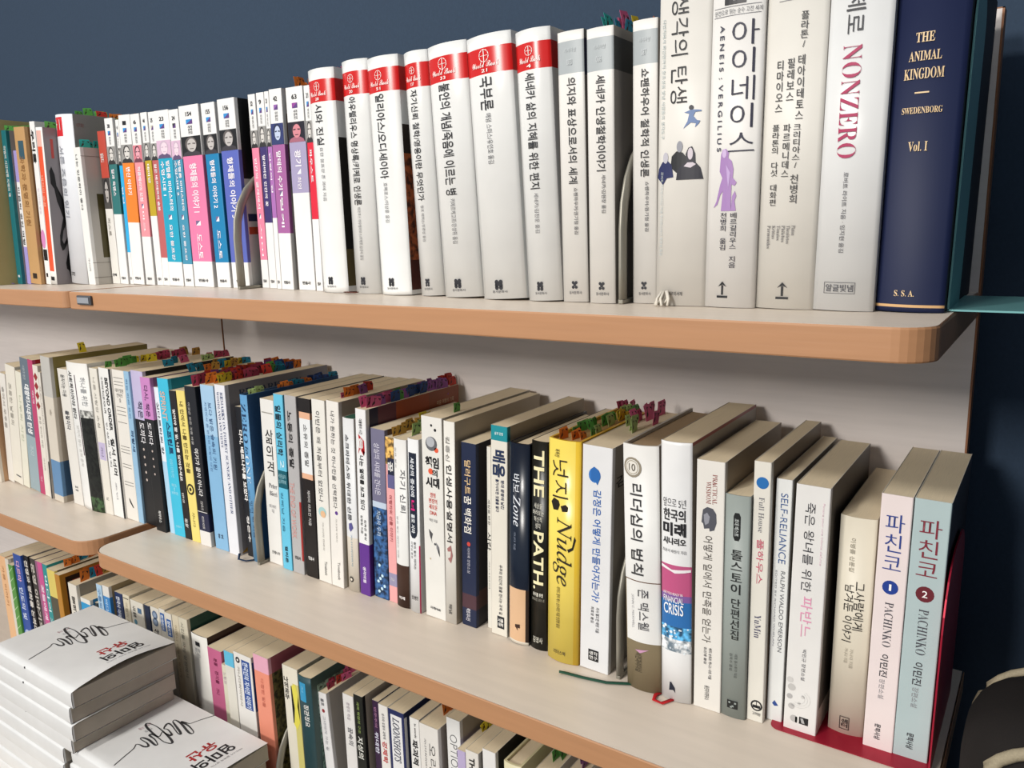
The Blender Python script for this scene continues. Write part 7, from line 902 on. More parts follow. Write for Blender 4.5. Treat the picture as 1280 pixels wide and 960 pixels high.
mb('M9', 'p', 'd9d5ce', 'white book with two blocks of grey title left of the thick white book', side='cfcac4', tx=[('r', '움직이는 마음', .5, .4, .04, .2, '6b6b6b', .01), ('r', '물질이다', .5, .4, .3, .44, '55555a', .02), ('r', 'ㅍㅎ', .5, .3, .86, .9, 'dgrey', .01, PU)])
b = mb('M10', 'r', 'dfdedb', 'thick white book with dividing line and dark forest print low on right half', bulge=.004,
   zones=[(.36, .97, .5, 1, '*10120f'), (.9, 1, .5, 1, '*2b3f26'), (.31, .36, .5, 1, '*8f8f8b')],
   tx=[('r', '사회적이어야 한다', .22, .22, .06, .38, '2a2a2c', .02), ('r', '보이지 않는 손의 흔적', .3, .15, .42, .7, 'b5b3ae', 0, SU), ('r', '하나를 위한', .78, .2, .09, .28, 'a9abad', .01, SU)])
rect(b, .455, .485, .08, .62, '4b2c40', 'printed_line')
mb('M11', 'p', 'dad5cb', 'slim white book with small lilac patch above its middle', side='9a9aa0', zones=[(.5, .62, .1, .95, 'b9aecb')], tx=[('r', '나를 사랑한 소설', .5, .3, .06, .4, '8d8982', 0), ('r', '가나', .5, .3, .53, .6, '6d6480', 0, SU), ('h', 'ㅂㄷ', .5, .3, .88, .9, 'dgrey', 0, PU)])
mb('M12', 'p', 'e0dfdc', 'white book with black right edge and bold English title reading down', fl=[(.0, .95, 13, 1.1, 'ggymmmk')], side='1a1a1c', zones=[(0, 1, .88, 1, '17171a')],
   tx=[('r', 'BEYOND ORDER', .62, .26, .06, .41, '1a1a1c', .03), ('r', '12 MORE RULES FOR LIFE', .25, .14, .06, .3, '2a2a2c', .01, SU), ('r', '질서 너머', .6, .32, .46, .71, '1c1c1e', .02), ('r', '인생의 법칙', .25, .14, .36, .66, '55555a', 0, SU), ('r', '조던', .5, .12, .76, .88, '8a8a8e', 0, AU)])
b = mb('M13', 'p', 'dcd7cf', 'white book crossed by many thin horizontal lines with tiny black mark at foot', paper='c9b89c')
for v in (.05, .075, .095, .24, .265, .29, .34, .50, .52, .54, .62, .64, .74, .76): rect(b, .12, .88, v, v + .0035, '4b4744', 'printed_line')
text(b, 'h', '내가 말한\n언어의\n줄', .5, .7, .12, .21, '6b6864', 0); poly(b, [(.35, .85), (.45, .86), (.7, .91), (.65, .915), (.4, .88)], 'ink', PU)
mb('M14', 'p', '8fb4cf', 'thin light blue book between lined white book and lilac and black one', tx=[('r', '하늘 아래 우리', .5, .35, .05, .3, '3c6a94', 0), ('r', '파랑새', .6, .5, .38, .52, '1d3f66', .02)])
b = mb('M15', 'p', '19191b', 'black book with pale lilac top and white lettering beside pink topped twin', side='19191b', zones=[(0, .31, 0, 1, 'b9b0cf')],
   tx=[('r', '책은', .55, .4, .19, .30, '3a3550', .01), ('r', '도끼다', .55, .42, .325, .46, 'e6e3e6', .01)], fl=[(.2, .55, 3, 1, 'bp'), (.6, .95, 4, 1.1, 'lmm')])
for v in (.50, .55, .60, .65, .70): disc(b, .5, v, .07, 'b9a9a0', 'printed_dot')
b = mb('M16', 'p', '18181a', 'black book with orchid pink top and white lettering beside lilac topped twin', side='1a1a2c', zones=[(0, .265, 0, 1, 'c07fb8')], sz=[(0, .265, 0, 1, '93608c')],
   tx=[('r', '다시, 책은', .5, .42, .05, .25, '4a2450', .01), ('r', '도끼다', .5, .42, .285, .43, 'e6e3e6', .01), ('r', '북하우스', .55, .3, .86, .94, 'white', .01, PU)])
for v in (.47, .52, .57, .62): disc(b, .5, v, .07, 'b9a9a0', 'printed_dot')
mb('M17', 'p', 'dde3ea', 'slim white book with black script tucked left of bright cyan book', zones=[(.5, 1, 0, 1, 'a9cde4')], tx=[('r', '싯다르타의 강', .5, .5, .1, .45, '2a2f3c', .01)])
mb('M18', 'p', '3ab4d3', 'bright cyan book with dark blue title and teal cover on middle shelf', side='0f7f94', w=.152,
   tx=[('r', 'SPRINT', .4, .45, .08, .26, 'c9a99c', .02), ('r', '스프린트', .6, .42, .27, .47, '14355f', .03), ('r', '세상에서 가장 혁신적인', .5, .3, .5, .62, '9adbe8', 0, SU), ('h', '제이크\n존\n브레이든', .5, .6, .66, .73, 'b5e6ef', 0, AU), ('h', '김영사', .5, .5, .93, .945, 'b5e6ef', 0, PU)], fl=[(.3, .9, 8, 1.2, 'bokbykyb')])
mb('M19', 'p', '1c1a1a', 'slim black book with white lettering left of the yellow book', tx=[('r', '잊어야 할 일, 나를 잊어주세요', .5, .45, .12, .6, 'ece9e6', .02), ('r', '김영하 산문', .45, .3, .68, .75, 'e3e0dd', .01, AU), ('h', '문\n학', .5, .5, .86, .92, 'e3e0dd', .01, PU)])
b = mb('M20', 'p', 'e2cf76', 'slim pale yellow book with dark lettering and ringed emblem', tx=[('r', '내 안에서 나를 만드는 것들', .5, .45, .07, .54, '5a4b20', .01), ('r', '가나다', .5, .3, .8, .9, '5a4b20', 0, AU)])
disc(b, .5, .645, .42, '2e2614'); disc(b, .5, .645, .27, 'e2cf76', eps=.0004); disc(b, .5, .645, .14, '2e2614', eps=.0005)
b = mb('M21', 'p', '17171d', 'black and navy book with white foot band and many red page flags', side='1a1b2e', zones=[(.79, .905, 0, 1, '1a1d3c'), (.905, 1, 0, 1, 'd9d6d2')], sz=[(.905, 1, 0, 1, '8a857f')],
   tx=[('r', '이것은 모든 것을 바꿀', .3, .2, .1, .36, 'a9a6a3', .01, SU), ('r', '여기가 끝이 아니다', .55, .4, .38, .68, 'e3e1de', .01), ('r', '코넬 웨스트', .55, .25, .71, .77, 'c9c6c3', 0, AU), ('r', 'BOOK HOUSE', .5, .2, .81, .89, 'c9c6c3', 0, PU)], fl=[(.0, 1, 26, 1.5, 'mrvomromvro')])
rect(b, .05, .95, .78, .784, 'd9d6d3', 'printed_line')
b = mb('M22', 'p', '7fadd0', 'light blue book with faint dark blue lettering left of grey covered book', zones=[(0, .3, 0, 1, '9dbfda')], tx=[('r', '보다 밝은 숲속의 기원', .62, .26, .1, .5, '31527f', .0), ('r', '자연에서 온 편지와 바람에 대한', .3, .16, .1, .52, '5c7fa8', 0, SU), ('h', 'ㅎㅊ', .5, .4, .9, .93, '2a3a50', .02, PU)], fl=[(.0, 1, 24, 1.3, 'oymrmmrgbnoo')])
b = mb('M23', 'p', 'd9dae0', 'pale book with large grey cover showing wide behind light blue hardcover', side='8f8d92', w=.172,
   tx=[('r', SB('WOODLAND AND VIEWS'), .3, .22, .04, .36, '3f4c74', -.01), ('r', SB('REMARKS ON FOREST SCENERY AND OTHER'), .66, .24, .04, .75, '3f4c74', -.01)], sz=[])
text(b, 'h', SB('REMARKS ON'), .42, .6, .038, .078, '3f4c66', -.005, 'cover_lettering', 'c')
poly(b, [(.02, .99), (.55, .99), (.55, .75)], 'a07a2c', 'printed_triangle', 'c')
mb('M24', 'p', '1a1b20', 'slim black book with bold white lettering half hidden behind light blue hardcover', tx=[('r', '다시, 배트나무를 보았다', .6, .6, .15, .62, 'ece9e6', .03), ('r', '정은수', .6, .4, .72, .9, 'ece9e6', .02, AU)])
b = mb('M25', 'h', '5f97c2', 'light blue hardcover with navy cover, left of middle shelf arch bookend', side='28527f', w=.152, bulge=.0015,
   tx=[('r', SB('ZERO'), .5, .55, .05, .28, '1f3a5c', -.012), ('r', SI('to'), .5, .4, .30, .345, '1f3a5c', .01), ('r', SB('ONE'), .5, .55, .355, .52, 'c9dcea', -.012), ('r', '제로 투 원', .3, .25, .56, .7, '1f3a5c', 0, SU), ('r', '피터 틸 지음', .6, .2, .62, .85, '1f3a5c', 0, AU)], fl=[(.02, .18, 2, 1, 'l'), (.3, .95, 12, .9, 'obbonnb')])
b = mb('M26', 'p', 'dcdad6', 'white book with large stacked black letters right of the arch bookend on middle shelf', side='c9c5bf', w=.15,
   tx=[('s', '삶\n의\n격', .55, .55, .175, .45, '222022', .0), ('h', SB('Peter\nBieri'), .62, .6, .5, .575, '55535a', -.01, AU), ('h', '페터 비에리\n지음', .5, .5, .63, .68, '77757a', 0, AU), ('h', '은행나무', .55, .6, .92, .94, '222022', .01, PU)])
rect(b, .1, .9, .075, .082, '9a978f', 'printed_line')
b = mb('M27', 'p', '62b8d6', 'sky cyan book with black brush lettering and dark teal label', side='3a9cbd', w=.15, zones=[(.425, .525, .0, 1, '0f5563')],
   tx=[('r', '일들의 심리학', .45, .6, .06, .34, '14202c', .015), ('r', '2', .6, .4, .365, .41, 'cfe8f0', 0, 'volume_number'), ('h', '서른살이\n심리학에', .5, .8, .445, .5, '9fd0da', 0, SU), ('r', '김혜남 지음', .35, .25, .55, .78, '1f5f7a', 0, AU), ('r', '갤리온', .5, .3, .86, .96, '14202c', .02, PU)])
b = mb('M28', 'p', 'aaa8a8', 'grey book with black title and faded red vertical English lettering', side='8f8c8a', sz=[(.6, .9, 0, .3, '9c2f2c')], zones=[(.58, .92, .86, 1, '9c2f2c')], w=.15,
   tx=[('r', '노동의 종말', .4, .4, .085, .40, '1c1a1c', .02), ('r', 'THE END OF WORK', .3, .4, .48, .8, 'c98e88', 0, SU), ('h', '민음사', .5, .5, .9, .92, '2a2a2c', .02, PU)])
b = mb('M29', 'p', '1d1817', 'black book with long white label edged in peach', side='171312', zones=[(.075, .44, .02, .98, 'dcdedf'), (.075, .11, .02, .98, 'd9a98a'), (.41, .44, .02, .98, 'd9a98a')],
   tx=[('r', '소유의 종말', .52, .32, .14, .37, '3a3a3c', .0), ('r', '제러미 리프킨 지음', .55, .24, .5, .7, 'c3c0bd', .01, AU), ('h', '민음사', .5, .5, .88, .9, 'e3e0dd', .02, PU)], w=.15)
b = mb('M30', 'p', 'dcd9d2', 'white book with brush title and pale blue and orange ball below it', side='b9b2a6', w=.15, tx=[('r', '이반은 왜 처음부터 없었나', .45, .32, .06, .55, '4b4b4d', .0), ('r', '가나다라 마바사', .5, .14, .66, .82, '8b8882', 0, AU), ('r', 'Timebook', .6, .2, .88, .96, '2a2a2c', .0, PU)])
disc(b, .5, .605, .3, '9fc4c4'); disc(b, .55, .615, .2, 'd9b08a', eps=.0004)
b = mb('M31', 'p', 'dedad4', 'white book with brush title and tiny purple dot, right of the ball printed one', side='b5aa98', w=.15, tx=[('r', '내가 원하는 것 하나만을 선택했다', .5, .32, .05, .565, '4b4b4d', .0), ('r', '가나다라 마바사', .55, .14, .62, .75, '8b8882', 0, AU), ('r', 'Timebook', .65, .2, .86, .96, '2a2a2c', .0, PU)], fl=[(.05, .12, 1, .6, 'p'), (.13, .3, 4, 1.2, 'oov'), (.36, .42, 1, 1.3, 'r')])
disc(b, .58, .59, .12, '5c3a86')
b = mb('M32', 'r', 'd5d6d7', 'shorter white rounded book with dark green inner cover showing above', side='c9c4ba', w=.15, zones=[(.68, 1, 0, 1, 'd3cbbd')], paper='2c5a48',
   tx=[('r', '소크라테스와 위대한 선물', .45, .34, .09, .58, '33353c', .01), ('r', '가나다라마바사', .55, .14, .66, .85, '5f8aa0', 0, AU)])
poly(b, [(.35, .6), (.6, .59), (.72, .62), (.5, .645), (.35, .63)], '55528c'); disc(b, .4, .93, .2, '2a2622', PU); disc(b, .4, .93, .1, 'd3cbbd', PU, eps=.0006)
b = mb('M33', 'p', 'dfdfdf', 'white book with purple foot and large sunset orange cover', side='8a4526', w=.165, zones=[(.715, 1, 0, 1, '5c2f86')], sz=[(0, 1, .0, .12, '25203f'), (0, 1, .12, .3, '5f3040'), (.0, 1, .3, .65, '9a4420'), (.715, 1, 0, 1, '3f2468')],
   tx=[('r', '대통령의 시간', .5, .3, .05, .13, '2a2a2c', .01, SU), ('r', '나는 열매를 보고 있다', .5, .4, .24, .53, '1c1c1f', .02), ('r', '김명철 지음', .35, .2, .56, .66, '2a2a2c', .01, AU), ('r', '김복은 옮김', .7, .2, .58, .69, '2a2a2c', .01, AU), ('r', '생각의힘', .5, .3, .84, .93, 'ece6f0', .02, PU)], fl=[(.02, .5, 18, 1.1, 'pvpngvn'), (.5, 1, 14, 1.3, 'nvvvrr')])
poly(b, [(.25, .13), (.8, .16), (.85, .22), (.6, .2), (.75, .24), (.4, .205), (.2, .235), (.35, .18)], 'b3141c'); text(b, 'r', '음', .52, .36, .145, .21, 'white', .03, SU)
text(b, 'r', '마음 여행의 기록', .85, .2, .06, .095, 'c9a98c', 0, 'cover_lettering', 'c'); TEXT_JOBS.pop(); text(b, 'h', '마음 여행의 기록', .84, .2, .06, .085, 'd9bfa0', 0, 'cover_lettering', 'c')
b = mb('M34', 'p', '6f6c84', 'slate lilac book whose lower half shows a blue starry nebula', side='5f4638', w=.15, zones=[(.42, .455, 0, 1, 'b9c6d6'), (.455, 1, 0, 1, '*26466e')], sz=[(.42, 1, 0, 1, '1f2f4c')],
   tx=[('r', '상실의 시대를 건너온', .45, .4, .08, .38, 'd9d6e3', .0), ('r', '지금의 우리', .45, .28, .47, .62, 'c9d9e8', 0, SU)])
for v, u in ((.8, .4), (.86, .6), (.9, .3), (.94, .55), (.92, .75), (.88, .45), (.96, .35)): disc(b, u, v, .09, 'bcd8e6', 'printed_blossom')
b = mb('M35', 'p', 'e0a0a0', 'slim pink book with gold leafy print and navy label at top', side='c98c88', w=.15, zones=[(0, .16, 0, 1, '*b08a4a'), (.12, .22, .25, 1, '22263c'), (.22, .3, .2, 1, '5f5c86'), (.82, .9, 0, 1, '8f8aa6')],
   tx=[('r', '꿈', .6, .6, .14, .2, 'white', .03), ('r', '여행자의 선물 이야기', .5, .35, .34, .62, 'a04c50', .01), ('h', '가나', .5, .5, .845, .87, 'white', 0, PU)], fl=[(0, .5, 7, 1.3, 'kky')])
b = mb('M36', 'r', 'dad9d6', 'white rounded book with dark brown foot and thin grey script title', side='cfccc8', w=.145, zones=[(.74, 1, 0, 1, '3b2319')], fl=[(.1, .6, 7, 1.2, 'lltt')],
   tx=[('r', '자기 신뢰', .72, .36, .17, .42, '5b5b60', .0), ('r', '랄프 왈도', .2, .14, .05, .17, '8a8a8e', 0, SU), ('r', '랄프 왈도 에머슨 지음', .25, .14, .45, .7, '8a8a8e', 0, AU), ('h', '이레', .5, .45, .93, .95, 'ece6e3', .02, PU)])
b = mb('M37', 'r', 'e0e1e2', 'white rounded book with long rounded navy label on spine', side='d5d5d5', w=.145, fl=[(.1, .8, 7, 1.3, 'ttlg')], zones=[(.6, 1, .9, 1, 'b01550')],
   tx=[('r', '세상의 중심에', .5, .34, .1, .32, 'dfe3e8', .02), ('r', '너', .5, .34, .34, .40, 'd6247a', .03), ('r', '홀로 서라', .5, .34, .42, .53, 'dfe3e8', .02), ('r', '랄프 왈도 에머슨', .6, .18, .58, .74, '3a3a40', .01, AU), ('r', '강형심 옮김', .32, .14, .58, .68, '3a3a40', .01, AU), ('h', '씽크뱅크', .5, .6, .9, .925, '2a2a30', .02, PU)])
poly(b, [(.12, .075), (.82, .075), (.82, .52), (.75, .545), (.6, .56), (.35, .56), (.2, .545), (.12, .52)], '1a2334', 'label_print', eps=.00035)
b = mb('M38', 'p', 'dad8d2', 'thick white book with grey sphere and bold black title with red accents', side='b9b2a2', w=.165, fl=[(.12, .18, 1, .9, 'g')],
   tx=[('h', '책임', .5, .66, .19, .245, '1c1c1e', .04), ('h', '의', .62, .26, .25, .285, '1c1c1e', .03), ('h', '시대', .5, .66, .29, .34, '1c1c1e', .04), ('h', '정명\n현장의\n새로운\nDNA', .5, .42, .365, .475, 'c2463a', .01, SU), ('h', '박진 지음', .5, .4, .495, .51, '55555a', 0, AU), ('h', '미래M&B', .5, .5, .945, .96, '3a3a3c', .01, PU)])
disc(b, .48, .128, .28, '5f6064'); disc(b, .45, .12, .2, 'a9abb0', eps=.0004)
for (u, v, r_, c) in ((.5, .04, .05, 'ink'), (.68, .06, .06, 'ink'), (.72, .155, .1, 'd9583a'), (.42, .262, .12, 'd9583a'), (.3, .7, .04, 'b9a98c'), (.55, .62, .05, 'dgrey')): disc(b, u, v, r_, c, 'printed_dot')
poly(b, [(.25, .55), (.45, .57), (.38, .6), (.42, .62), (.3, .585)], '4b4b4d'); poly(b, [(.6, .61), (.75, .63), (.7, .66), (.78, .68), (.62, .64)], '77777a')
b = mb('M39', 'r', 'dcd9d2', 'off white rounded book with black brush title right of the grey sphere book', side='b3a896', w=.16,
   tx=[('r', '김홍신', .4, .36, .07, .19, '8d8a86', .01, SU), ('r', '인생사용설명서', .5, .5, .205, .585, '232123', .01), ('r', '해냄', .5, .3, .9, .95, '3a3a3c', .01, PU)], bulge=.001)
poly(b, [(.25, .62), (.6, .6), (.75, .65), (.6, .69), (.3, .67), (.55, .66), (.6, .63), (.3, .635)], '9c6a68')
b = mb('M40', 'p', '1e2742', 'midnight navy book with cream title and faint glow on its cover', side='231f22', w=.142, zones=[(.82, .9, 0, 1, '4a3038')], sz=[(.25, .33, .2, .6, '6a4526'), (.8, .9, 0, 1, '4a2f28')],
   tx=[('r', '달러구트', .45, .42, .09, .27, 'd9b98c', .01), ('r', '꿈 백화점', .45, .5, .28, .48, 'e8e3da', .01), ('r', '이미예 장편소설', .5, .2, .56, .7, 'b9b6c0', 0, AU), ('r', '팩토리나인', .45, .3, .9, .97, 'd9d6dc', .01, PU)])
poly(b, ell(.5, .54, .12, .012), 'c2453c')
mb('M41', 'p', 'd9d5cb', 'very thin white book with tiny lettering left of teal topped book', w=.14, tx=[('r', '세상을 바꾼', .5, .5, .28, .42, '3a3a3c', 0), ('r', '시간', .5, .8, .46, .56, '2a2a2c', .01), ('r', '가나다라', .5, .3, .62, .78, '8a8782', 0, AU)])
b = mb('M42', 'p', 'd9d4c8', 'off white book with teal block at top and bold navy title', side='a89c86', w=.152, zones=[(.0, .068, .0, 1, '1c8791')],
   tx=[('h', '삶과 경쟁', .5, .5, .028, .042, 'cfe3e3', .02, SU), ('r', '배움', .5, .76, .11, .235, '1d2c4c', .035), ('r', '현대 문명에 남긴', .72, .2, .245, .38, '2a3350', .02, SU), ('r', '불가사의한 것들을 알다', .4, .2, .245, .40, '2a3350', .02, SU), ('r', '우주와 인간의 꿈을 만나는 과학 길', .6, .2, .65, .895, '4b4b50', .01, SU), ('h', '서울\n대학', .6, .34, .915, .955, 'ece9e3', .02, PU)])
rect(b, .38, .82, .905, .965, '23262c', 'label_print', eps=.00015)
b = mb('M43', 'h', '131c2b', 'blue black hardcover with white title and beige foot', side='10141d', w=.148, rough=.22, bulge=.003, zones=[(.715, .985, 0, .86, 'd2ac88'), (.715, .985, .86, 1, '2a1d18'), (.985, 1, 0, 1, 'd9d3c6')],
   tx=[('r', '바보', .42, .36, .145, .235, 'dfe3ea', .0), ('r', SI('Zone'), .45, .36, .25, .40, 'dfe3ea', .005), ('r', '가나다 지음', .35, .12, .43, .52, '8a93a5', 0, AU)])
poly(b, [(.38, .9), (.62, .895), (.62, .915), (.5, .915), (.52, .93), (.42, .915), (.38, .915)], '3a241c', PU)
b = mb('M44', 'r', '14140f', 'black book with huge cream capitals reading down, left of yellow hardcover', side='14140f', w=.150, rough=.3, bulge=.0022,
   tx=[('r', 'THE', .5, .62, .04, .255, 'e9e0b4', .02), ('r', 'PATH.', .5, .62, .42, .70, 'e9e0b4', .02), ('h', '세상을\n바라보는\n혁신적\n생각', .48, .66, .285, .405, 'c9c6b9', .01, SU), ('h', '마이클 푸엣', .5, .6, .715, .735, 'd9d6c9', .02, AU), ('h', '크리스틴 그로스 로', .5, .75, .742, .756, 'a9a699', .0, AU), ('h', '김영사', .5, .6, .935, .965, 'c9c6b9', .01, PU)])
b = mb('M45', 'h', 'e8d060', 'bright yellow hardcover with brush title and large italic English word', side='d2a428', w=.152, rough=.24, bulge=.004, paper='b08c5c', fl=[(.0, .9, 16, 1.0, 'oglglgylg'), (.75, .98, 3, 1.2, 'mp')],
   zones=[(0, 1, .86, 1, 'dfb93a')], tx=[('r', '넛지', .42, .5, .085, .25, '2a241c', -.008), ('r', SI('Nudge'), .5, .6, .335, .64, '2a241c', .0), ('r', '리처드 탈러 캐스 선스타인 지음 안진환 옮김', .4, .12, .65, .84, '5a4a20', .01, AU), ('r', '똑똑한', .32, .16, .04, .075, '2a241c', 0, SU), ('h', '리더스북', .45, .4, .945, .965, '3a3020', .01, PU)])
poly(b, [(.12, .275), (.22, .255), (.38, .262), (.42, .28), (.36, .305), (.2, .308)], '211c16'); poly(b, [(.45, .285), (.6, .275), (.68, .285), (.66, .305), (.5, .308)], '211c16')
poly(b, [(.86, .41), (.9, .425), (.83, .47), (.7, .485), (.66, .47), (.69, .47), (.8, .46)], '211c16')
b = mb('M46', 'p', 'd8d8d9', 'white book with blue brain blob and blue title, left of arch bookend', side='8b857c', w=.152, fl=[(.35, .95, 8, 1.4, 'lpppp')],
   tx=[('r', '감정은 어떻게 만들어지는가?', .52, .27, .185, .68, '2c5fa8', .01), ('r', '리사 펠드먼 배럿 지음', .6, .12, .705, .82, '55555a', .01, AU), ('r', '최호영 옮김', .42, .1, .705, .78, '55555a', .01, AU), ('h', '생각\n연구', .48, .3, .912, .95, 'white', .02, PU)])
rect(b, .3, .66, .905, .957, '1c1c20', 'label_print', eps=.00015)
poly(b, ell(.42, .125, .2, .032), '2f6fb8'); poly(b, [(.3, .1), (.4, .088), (.55, .1), (.62, .13), (.52, .165), (.45, .15), (.3, .15)], '2763a8', eps=.0004); text(b, 'h', '감정', .2, .3, .13, .18, 'ink', .01, 'cover_lettering', 'c')
b = mb('M47', 'h', 'dcdbd8', 'white hardcover with round bronze number ten badge and khaki foot', side='b3ada4', w=.152, bulge=.0042, paper='9c8568', zones=[(.795, 1, 0, 1, '7d7057'), (.54, .544, 0, 1, '5b3a22'), (.544, .795, .0, .03, '7d7057')],
   tx=[('h', '10', .3, .2, .074, .102, '4a4336', .01), ('r', '리더십의 법칙', .4, .36, .15, .515, '333336', .01), ('r', '존 맥스웰', .56, .3, .57, .74, '44444a', .0, AU), ('r', 'JOHN C. MAXWELL', .24, .08, .6, .74, '9a9a9e', 0, AU), ('r', '비전과리더십', .4, .2, .84, .92, '4a4234', .01, PU)])
disc(b, .3, .088, .27, '8d8474', eps=.0004); disc(b, .3, .088, .21, 'e0ded9', eps=.00046); disc(b, .3, .088, .19, 'a39a88', eps=.00052); disc(b, .3, .088, .165, 'dad6cd', eps=.00058)
poly(b, [(.3, .83), (.7, .82), (.45, .84)], 'c08fae', PU)
b = mb('M48', 'r', 'e0e0e0', 'white rounded book with pink band above blue and white surf print', side='8f867c', w=.165, bulge=.0035, rough=.28, zones=[(.46, .575, 0, 1, 'b8557e'), (.575, .60, 0, 1, '7d5a98'), (.60, .70, 0, 1, '2f6aa8'), (.70, .75, 0, 1, '*4a8cc0'), (.75, .80, 0, 1, '*b9d3e6')], sz=[(0, .012, 0, 1, '8f2430')],
   tx=[('h', '앞으로 5년', .46, .74, .207, .24, '3a3a40', -.005), ('h', '한국의', .46, .72, .247, .292, '1c1c20', .02), ('h', '미래', .46, .76, .297, .348, '1c1c20', .04), ('h', '시나리오', .46, .76, .355, .382, '1c1c20', .03), ('h', '최윤식 배현식 지음', .46, .8, .40, .413, '55555a', 0, AU),
       ('h', 'ARE YOU READY IN', .42, .66, .566, .576, 'e8dfe6', .01, SU), ('h', 'FINANCIAL', .44, .68, .582, .606, 'e8e6ee', .01, SU), ('h', 'CRISIS', .44, .66, .61, .652, 'eef2f6', .01, SU)])
poly(b, [(.02, .465), (.2, .47), (.4, .478), (.7, .474), (.98, .47), (.98, .479), (.8, .484), (.5, .49), (.3, .482), (.02, .476)], 'e3dfe0', eps=.0005)
poly(b, [(.3, .96), (.33, .925), (.38, .925), (.5, .945), (.52, .965), (.45, .955)], '1c2230', PU)
for k in range(26): disc(b, .08 + .84 * random.random(), .70 + .1 * random.random(), .02 + .03 * random.random(), 'e0e8ee', 'printed_spray', .0005)
b = mb('M49', 'p', 'dad6cf', 'white book with grey bust head print below small serif capitals', side='9a8d7c', w=.155,
   tx=[('r', SB('PRACTICAL'), .66, .17, .05, .165, '8a4a44', -.01), ('r', SB('WISDOM'), .44, .17, .08, .165, '8a4a44', -.01), ('r', '어떻게 일에서 만족을 얻는가', .45, .32, .29, .72, '55504c', .0), ('r', '배리 슈워츠 케니스 샤프 지음', .6, .12, .74, .87, '33333a', .01, AU), ('r', '김선영 옮김', .42, .1, .74, .81, '33333a', .01, AU), ('r', '웅진지식하우스', .5, .18, .9, .96, '2a2a2c', .01, PU)])
poly(b, [(.22, .215), (.25, .19), (.4, .178), (.6, .182), (.72, .2), (.74, .235), (.66, .265), (.5, .272), (.48, .26), (.3, .265), (.26, .245), (.2, .24)], '4f5058'); poly(b, [(.28, .21), (.4, .2), (.5, .215), (.46, .24), (.34, .25), (.3, .235)], '8c8d96', eps=.0003)
b = mb('M50', 'r', '8f9793', 'grey green book with black pill label and stacked black title', side='7a7f7b', w=.142, bulge=.0018,
   tx=[('r', '초대 베스트', .5, .18, .1, .175, 'c3c9c6', .01, SU), ('s', '톨\n스\n토\n이', .52, .44, .235, .43, '1c1f1f', .01), ('s', '단\n편\n선\n집', .52, .38, .45, .635, '1c1f1f', .005), ('r', '레프 톨스토이 지음', .6, .12, .7, .81, '4a4f4d', 0, AU), ('r', '김옥수 옮김', .4, .12, .7, .78, '4a4f4d', 0, AU)])
poly(b, [(.36, .09), (.42, .075), (.58, .075), (.64, .09), (.64, .18), (.58, .195), (.42, .195), (.36, .18)], '1b1d1d', 'label_print', eps=.0003)
rect(b, .28, .72, .92, .957, '1b1d1d', PU)
for (u, v) in ((.38, .93), (.52, .945), (.62, .93), (.45, .95)): rect(b, u - .04, u + .04, v - .004, v + .004, '8f9793', PU, eps=.0005)
b = mb('M51', 'p', 'd8d4ca', 'slim cream book with solid blue dot at top and pink lettering', side='6b5c4c', w=.155,
   tx=[('r', SB('Full House'), .5, .3, .13, .26, '6a6a70', -.01), ('r', '풀하우스', .5, .4, .285, .455, 'c2506a', .0), ('r', SB('YuMin'), .5, .38, .575, .665, '3a3a5c', -.01, AU), ('h', '고려원', .6, .5, .962, .974, '33333a', .01, PU)])
disc(b, .52, .077, .36, '1f66a8'); disc(b, .6, .935, .36, '1c1c20', PU); disc(b, .6, .935, .26, 'd8d4ca', PU, .0003)
for a in (0, 120, 240):
    a = math.radians(a + 90); rect(b, *(lambda x, y: (min(.6, x) - .02, max(.6, x) + .02, min(.935, y) - .002, max(.935, y) + .002))(.6 + .25 * math.cos(a), .935 - .25 * math.sin(a) * b.t / b.h), '1c1c20', PU, eps=.0004)
b = mb('M52', 'p', 'dadbd9', 'slim white book with blue English capitals reading down, near shelf end', side='b0a797', w=.15,
   tx=[('r', 'SELF-RELIANCE', .55, .44, .055, .335, '3c5a8c', -.005), ('r', 'RALPH WALDO EMERSON', .66, .26, .365, .70, '5a5c62', -.005), ('r', 'EDITED BY RICHARD WHELAN', .25, .1, .365, .68, '8a8c92', 0, SU)])
poly(b, [(.35, .925), (.5, .91), (.75, .93), (.5, .935)], '2c4a8c', PU)
b = mb('M53', 'p', 'dad8d5', 'wide white book with pink second title word and grey floral print', side='49443f', w=.15, sz=[(.9, 1, 0, 1, 'b9b0a6')],
   tx=[('r', '죽은 왕녀를 위한', .45, .3, .065, .415, '3a3a40', .0), ('r', '파반느', .5, .34, .435, .60, 'd890ae', .0), ('r', 'Pavane pour une infante defunte', .82, .08, .06, .3, 'd9bcc6', 0, SU), ('r', '박민규 장편소설', .52, .12, .65, .78, '5b5b60', 0, AU)])
for (u, v, r_, c) in ((.2, .82, .12, 'b9b7b4'), (.15, .86, .09, 'a9a7a6'), (.22, .9, .1, 'b4b2b0'), (.32, .95, .12, 'b0aeac'), (.14, .79, .1, 'c4c2bf'), (.55, .85, .06, 'c9c7c4'), (.45, .88, .05, 'c4c2bf')): disc(b, u, v, r_, c, 'printed_blossom')
for k in range(3):
    for i in range(8):
        a = math.pi * (i / 8 - .3); R = .16 + .07 * k; poly(b, [(.42 + R * math.cos(a) * 1.2, .86 + R * math.sin(a) * .13), (.42 + (R + .012) * math.cos(a) * 1.2, .86 + (R + .012) * math.sin(a) * .13), (.42 + (R + .012) * math.cos(a + .36) * 1.2, .86 + (R + .012) * math.sin(a + .36) * .13), (.42 + R * math.cos(a + .36) * 1.2, .86 + R * math.sin(a + .36) * .13)], 'c9c7c3', 'printed_blossom')
